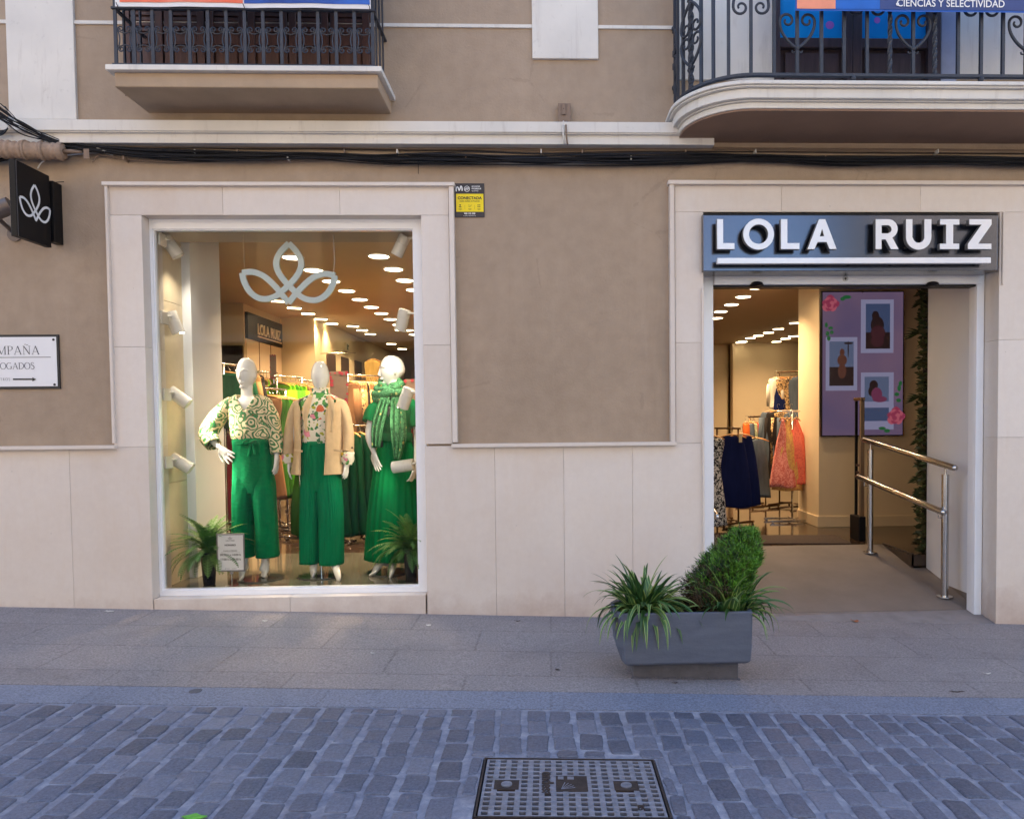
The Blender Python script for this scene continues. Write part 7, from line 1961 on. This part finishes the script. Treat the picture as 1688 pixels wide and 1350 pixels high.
# blade sign
Ya, Yb_ = -.43, -.105
n_ = at(25, 262, Ya); f_ = at(80.5, 290.7, Yb_); Xs = (n_.x+f_.x)/2; zt_ = (at(25,262,Ya).z+at(80.5,290.7,Yb_).z)/2; zb_ = (at(30,389.6,Ya).z+at(85.5,408,Yb_).z)/2
Xs_l = at(15, 300, Ya).x
bs_ = thing('projecting_sign', 'black projecting box sign with a white looped petal emblem on brackets', 'projecting sign', (Xs, Ya, zb_))
m = MB(); m.box(Xs_l, Xs, Ya, Yb_, zb_, zt_); m.build('box', BLACKPL, bs_, bevel=.003)
m = MB(); m.box(Xs+.0003, Xs+.002, Ya+.005, Ya+.010, zb_, zt_); m.build('edge_line', pm('dark_grey_edge', (.08,.08,.09), .3), bs_)
m = MB(); z0 = at(90,403,-.03).z; z1 = at(90,303,-.03).z; m.box(Xs-.035, Xs+.015, Yb_+.012, -.001, z0, z1); m.build('wall_box', BLACKPL, bs_, bevel=.003)
m = MB(); m.tube([(Xs-.02,Yb_-.01,z1-.03),(Xs-.02,Yb_+.02,z1-.03)], .012, 8); m.tube([(Xs-.02,Yb_-.01,z0+.04),(Xs-.02,Yb_+.02,z0+.04)], .012, 8); m.tube([(Xs+.0,-.05,z1+.002),(Xs+.05,-.03,z1+.012)],.003,5); m.build('bracket', BLACKPL, bs_)
yc = (Ya+Yb_)/2; zc_ = (zt_+zb_)/2-.0; kk = .00196
emblem(lambda x, y: V((Xs+.0015, yc+.012+x*kk, zc_+.012-y*kk*1.22)), .0155, [pm('white_emblem_paint', (.78,.79,.80), .4)], 'petal_loops', bs_, nrm=(1,0,0), thick=.001)
# wall lamp at the left edge
q = at(8, 345, -.22); wl_ = thing('wall_lamp', 'grey cylindrical wall lamp cut off by the left edge of the picture', 'wall lamp', (q.x-.1, -.1, q.z-.1))
m = MB(); m.tube([(q.x-.19,-.20,q.z-.06),(q.x-.0,-.16,q.z+.045)], .055, 20); m.build('barrel', pm('grey_lamp_metal', lin((110,100,96)), .4, metal=.3), wl_, smooth=True, autos=50)
m = MB(); m.tube([(q.x-.10,-.17,q.z-.03),(q.x-.09,.0,q.z-.11)], .014, 8); m.disc((q.x-.09,-.012,q.z-.11), .05, (0,-1,0), 20, thick=.011); m.build('bracket', pm('grey_lamp_metal', (0,0,0)), wl_)

# alarm notice
Ysn = -.006
x0, x1, z0, z1 = R(749.5, 302.5, 798.5, 358.5, Ysn)
al = thing('alarm_notice', 'small black and yellow alarm notice on the wall right of the window surround', 'notice', ((x0+x1)/2, Ysn, z0))
m = MB(); m.box(x0, x1, Ysn, .0, z0, z1); m.build('plate', pm('navy_black_plate', lin((28,32,48)), .35, var=.03), al, bevel=.001)
a0, a1, b0, b1 = R(752, 320, 797, 349.5, Ysn); m = MB(); m.box(a0, a1, Ysn-.0015, Ysn-.0002, b0, b1); m.build('yellow_panel', pm('notice_yellow', lin((238,214,10)), .4, var=.02), al)
def nt_(txt, px_, py_, size, mat, wt=.0003, align='CENTER', sx=1.0):
    q = at(px_, py_, Ysn); return text_mesh(txt, size, mat, (q.x, Ysn-.0022, q.z), al, 'lettering', .0002, align, sx=sx, weight=wt)
WL = pm('white_notice_print', (.8,.82,.84), .5)
nt_('CONECTADA', 774.3, 327.2, .0265, INK, .0009, sx=1.02); nt_('CON AVISO A POLICÍA', 774.3, 332.4, .0140, INK, .0002, sx=.98)
nt_('MOVISTAR', 777.5, 308, .0125, WL, .0003, 'LEFT'); nt_('PROSEGUR', 777.5, 311.7, .0135, WL, .0004, 'LEFT'); nt_('ALARMAS', 777.5, 315.4, .011, WL, .0, 'LEFT')
nt_('900 132 308', 774.3, 352.6, .0155, WL, .0005); nt_('movistarproseguralarmas.es', 774.3, 356, .0078, WL, 0)
m = MB(); q = at(756.8, 311.5, Ysn); s = .00075
pts = [V((q.x+a*s*6.2, Ysn-.0018, q.z+b_*s*6.2)) for a, b_ in catmull([(-4.2,-4.2),(-4.4,-.5),(-2.8,2.6),(-1.2,1.2),(0,-2.6),(1.4,-.2),(2.6,3.6),(4.2,2.0),(4.6,-3.2)], 5)]
m.ribbon(pts, [.0078]*len(pts), nrm=(0,-1,0)); m.build('wave_mark', WL, al)
m = MB(); q = at(769.7, 311.8, Ysn); pts = [V((q.x+cos(a)*.0185, Ysn-.0018, q.z+sin(a)*.0185)) for a in [2*pi*k/28 for k in range(29)]]; m.ribbon(pts, .0035, nrm=(0,-1,0))
for k, (dz, w_) in enumerate(((.006,.026),(0,.030),(-.006,.026))): m.ribbon([V((q.x-w_/2,Ysn-.0019-.0001*k,q.z+dz-.004)),V((q.x-w_*.1,Ysn-.0019-.0001*k,q.z+dz+.002)),V((q.x+w_*.1,Ysn-.0019-.0001*k,q.z+dz-.001)),V((q.x+w_/2,Ysn-.0019-.0001*k,q.z+dz+.005))], .0032, nrm=(0,-1,0))
m.build('globe_mark', WL, al)
m = MB()
for k, px_ in enumerate((758.5, 774.5, 789.5)):
    q = at(px_, 340, Ysn); y = Ysn-.0018
    if k == 0: m.disc((q.x,y,q.z+.006), .0055, (0,-1,0), 12); m.ribbon([V((q.x-.009,y-.0001,q.z-.007)),V((q.x+.009,y-.0001,q.z-.007))], .006, nrm=(0,-1,0))
    if k == 1: m.ribbon([V((q.x-.012,y,q.z+.006)),V((q.x+.009,y,q.z+.003)),V((q.x+.014,y,q.z+.007))], .002, nrm=(0,-1,0)); m.ribbon([V((q.x-.012,y-.0001,q.z-.004)),V((q.x+.006,y-.0001,q.z-.006))], .002, nrm=(0,-1,0))
    if k == 2:
        for sx_ in (-.006,.006):
            for sz_ in (-.006,.006): m.box(q.x+sx_-.0035,q.x+sx_+.0035,y-.0003,y,q.z+sz_-.0035,q.z+sz_+.0035)
    m.ribbon([V((q.x-.012,y,q.z-.021)),V((q.x+.012,y,q.z-.021))], .0022, nrm=(0,-1,0)); m.ribbon([V((q.x-.009,y,q.z-.0255)),V((q.x+.009,y,q.z-.0255))], .0018, nrm=(0,-1,0))
for px_ in (766.3, 782.3): q = at(px_, 342, Ysn); m.ribbon([V((q.x,Ysn-.0018,q.z-.016)),V((q.x,Ysn-.0018,q.z+.016))], .001, nrm=(0,-1,0))
m.build('pictogram', INK, al)

# junction box
Yj = -.05
x0, x1, z0, z1 = R(920, 170, 941, 202, Yj)
jb = thing('junction_box', 'brown painted junction box on the wall above the string course', 'junction box', ((x0+x1)/2, Yj, z0))
m = MB(); m.box(x0, x1, Yj, .0, z0, z1); m.build('box', BROWNCAB, jb, bevel=.004)
a0, a1, b0, b1 = R(926.5, 170.5, 932, 189, Yj-.012); m = MB(); m.box(a0, a1, Yj-.014, Yj-.0003, b0, b1); m.build('raised_lug', BROWNCAB, jb, bevel=.002)
m = MB(); m.disc(((a0+a1)/2, Yj-.0148, (b0+b1)/2), .003, (0,-1,0), 8); m.build('screw', BLACKCAB, jb)
for i, px_ in enumerate((929, 934)):
    m = MB(); a = at(px_, 201, -.03); m.tube([(a.x,-.03,a.z+.01), at(px_-1,206,-.1), V((at(px_-1,208,-.125).x,-.125,at(px_,207,-.125).z)), at(px_-.5,222,-.125), at(px_+1,236,-.11), at(px_+3,241,-.03)], .0055, 7)
    tag(m.build('pale_cable', BROWNCAB if i else WHITECAB, smooth=True), 'pale cable running down from the junction box, %s of the pair' % ('left','right')[i], 'cable', 'cables down from the junction box')

# cables along the wall under the string course
rr = random.Random(44)
def cable(P, r, mat, label, group='cables along the front', name='cable'):
    pts = catmull([tuple(p) for p in P], 6); m = MB(); m.tube(pts, r, 6); return tag(m.build(name, mat, smooth=True), label, 'cable', group)
knots = [-40, 105, 150, 240, 330, 430, 520, 620, 690, 780, 890, 1000, 1120, 1250, 1400, 1550, 1740, 2000, 2300]
mid   = [262, 240, 244, 250, 252, 254, 254, 256, 257, 257, 261, 259, 258, 259, 260, 261, 262, 263, 264]
for i in range(24):
    off = rr.uniform(-7,7); P = []
    sag = i < 8
    for x, y in zip(knots, mid):
        w_ = rr.uniform(-2.2,2.2)+off*(.5+.5*sin(x*.006+i)); 
        if sag: w_ += 5+5*abs(sin((x-150)*pi/370))*(1+.25*i/3)
        P.append(at(x+rr.uniform(-15,15), y+w_, -.035-.02*rr.random()-.012*(i%3)))
    P.sort(key=lambda p: p.x)
    cable(P, rr.uniform(.0035,.0062), BLACKCAB, 'black cable in the thick bundle under the string course', 'black cables bundled along the wall')
for i, (dy, col) in enumerate(((-13,BROWNCAB),(-10,BROWNCAB),(-8,BLACKCAB),(-15,BROWNCAB))):
    P = [at(x, y+dy+rr.uniform(-.8,.8)+(3 if x < 300 else 0), -.018) for x, y in zip(knots[2:], mid[2:])]
    cable(P, .0032, col, '%s thin cable clipped straight along the wall just below the string course' % ('brown' if col is BROWNCAB else 'black'), 'thin cables below the string course')
P = [at(152,268,-.03), at(160,257,-.03), at(172,257,-.03), at(220,264,-.03), at(290,267,-.03), at(350,264,-.03), at(392,258,-.03), at(440,266,-.03), at(520,265,-.03), at(640,258,-.03)]
cable(P, .0042, BROWNCAB, 'brown cable looping below the black bundle above the shop window', 'loose cables')
P = [at(62,278,-.03), at(72,266,-.04), at(100,258,-.05), at(135,254,-.05), at(165,252,-.04), at(186,256,-.03)]
cable(P, .0045, WHITECAB, 'pale cable rising from behind the projecting sign', 'loose cables')
P = [at(689,256,-.03), at(689.5,268,-.02), at(689.5,287,-.012)]
cable(P, .0022, BLACKCAB, 'short black cable end hanging straight down above the alarm notice', 'loose cables')
# cables crossing in from the upper left corner
for i in range(14):
    o_ = i*2.0+rr.uniform(-2,2); P = [at(-30, 150+o_*1.2, -.30), at(8, 178+o_*.9+rr.uniform(-5,5), -.26), at(40+rr.uniform(-6,6), 203+o_*.6+rr.uniform(-4,4), -.20), at(75, 222+o_*.4, -.13), at(112, 236+o_*.2, -.06), at(160, 245+rr.uniform(-3,3), -.045), at(230, 250, -.04)]
    cable(P, rr.uniform(.003,.0055), WHITECAB if i in (1,) else BLACKCAB, ('white' if i == 1 else 'black')+' cable slanting down from the upper left corner to the bundle', 'cables slanting from the upper left')
for i in range(4):
    P = [at(-20, 226-3*i, -.12), at(4, 222-2*i, -.14), at(14+i, 208, -.18), at(15+i*.6, 195-2*i, -.2), at(8, 176, -.24)]
    cable(P, .004, BLACKCAB, 'black cable curling up beside the pale clamp at the far left', 'cables slanting from the upper left')
for i, (a, b_) in enumerate(((15,207),(18,194))):
    q = at(a, b_, -.20); m = MB(); m.tube([q+V((-.006,0,.016)), q+V((.006,0,-.016))], .013, 10, roundcap=True); tag(m.build('cable_clamp', WHITECAB, smooth=True), 'pale plastic clamp on the slanting cables at the far left, %s one' % ('lower','upper')[i], 'clamp')
# wrapped conduit
qa, qb = at(-60, 244, -.16), at(105, 250.5, -.09)
cd_ = thing('wrapped_conduit', 'thick beige wrapped conduit ending in an open mouth at the upper left', 'conduit', (qb.x, -.1, qb.z-.05)); m = MB()
N = 90; pts = [qa.lerp(qb, k/N) for k in range(N+1)]; m.tube(pts, [.056+.004*sin(k*1.1)+.003*sin(k*.37) for k in range(N+1)], 20, cap=False); m.tube([pts[-1]+V((.001,0,0)), pts[-1]-V((.1,0,0))], [.050,.048], 20, cap=True); m.build('sleeve', pm('beige_wrapping', lin((158,136,118)), .85, var=.2, scale=30, bmp=.5), cd_, smooth=True)
for t in (.62, .80):
    c = qa.lerp(qb, t); ax = (qb-qa).normalized(); m = MB(); m.tube([c-ax*.006, c+ax*.006], .066, 20); m.build('strap', pm('beige_wrapping', (0,0,0)), cd_, smooth=True)
m = MB(); m.tube([qb, qb+V((.05,0,.002)), qb+V((.11,.02,.004))], [.016,.014,.010], 10); m.build('cable_gland', BROWNCAB, cd_, smooth=True)
q0, q1 = at(138,246,-.07), at(148,263,-.07); m = MB(); m.box(q0.x, q1.x, -.078, -.07, q1.z, q0.z); tag(m.build('cable_label', BROWNCAB, bevel=.004), 'small brown tag hanging from the cable bundle right of the wrapped conduit', 'tag')
m = MB(); q = at(168,247,-.06); m.tube([q+V((-.028,0,.006)), q, q+V((.022,0,-.012))], .011, 8, roundcap=True); tag(m.build('cable_joint', WHITECAB, smooth=True), 'white plastic joint lying on the bundle right of the brown tag', 'cable joint')
# clips
for i, px_ in enumerate((205, 322, 392, 475, 568, 655, 768, 892, 960, 1040, 1130, 1245, 1360, 1545)):
    q = at(px_, 258+ (3 if i%3==0 else -8), -.05); m = MB(); m.box(q.x-.004, q.x+.004, q.y-.016, -.0005, q.z-.016, q.z+.012)
    nb = ['right of the projecting sign','above the left window spotlights','above the hanging wire','above the hanging emblem','above the middle of the shop window','above the right half of the shop window','above the alarm notice','right of the alarm notice','below the junction box','above the blank brown wall panel','at the left end of the curved balcony','above the first letters of the shop sign','above the gap between the sign words','above the last letters of the shop sign']
    tag(m.build('cable_clip', WHITECAB if i%2 else BROWNCAB, bevel=.002), '%s cable clip %s' % ('pale' if i%2 else 'brown', nb[i]), 'cable clip', '%s cable clips along the wall' % ('pale' if i%2 else 'brown'))

# ================================================================= ACROSS THE STREET (behind the camera; lights and reflects)
OPPW = pm('sunny_ochre_render', lin((196,176,150)), .8, var=.08, scale=2)
def opposite(x0, x1, H, label, seed):
    b = thing('street_building', label, 'building', ((x0+x1)/2, -9.6, gz((x0+x1)/2)-.1)); m = MB()
    m.box(x0, x1, -12.0, -9.4, -.6, H); m.build('wall', OPPW, b)
    f = MB(); rr = random.Random(seed)
    n = int((x1-x0)/2.4)
    for i in range(n):
        for z in (3.6, 6.6, 9.6):
            if z+1.8 > H: continue
            x = x0+.8+i*2.4; f.box(x, x+1.1, -9.41, -9.35, z, z+1.8)
    f.build('window', pm('dark_window_glass', (.05,.06,.08), .15), b)
    m = MB(); m.box(x0, x1, -9.398, -9.2, 3.0, 3.15); m.box(x0-.1, x1+.1, -9.398, -9.1, H-.4, H-.1); m.build('cornice', PLASTER, b)
opposite(-22, 2.6, 9.0, 'sunlit ochre building across the street on the left, behind the viewer', 1)
opposite(6.6, 24, 10.0, 'sunlit ochre building across the street on the right, behind the viewer', 2)
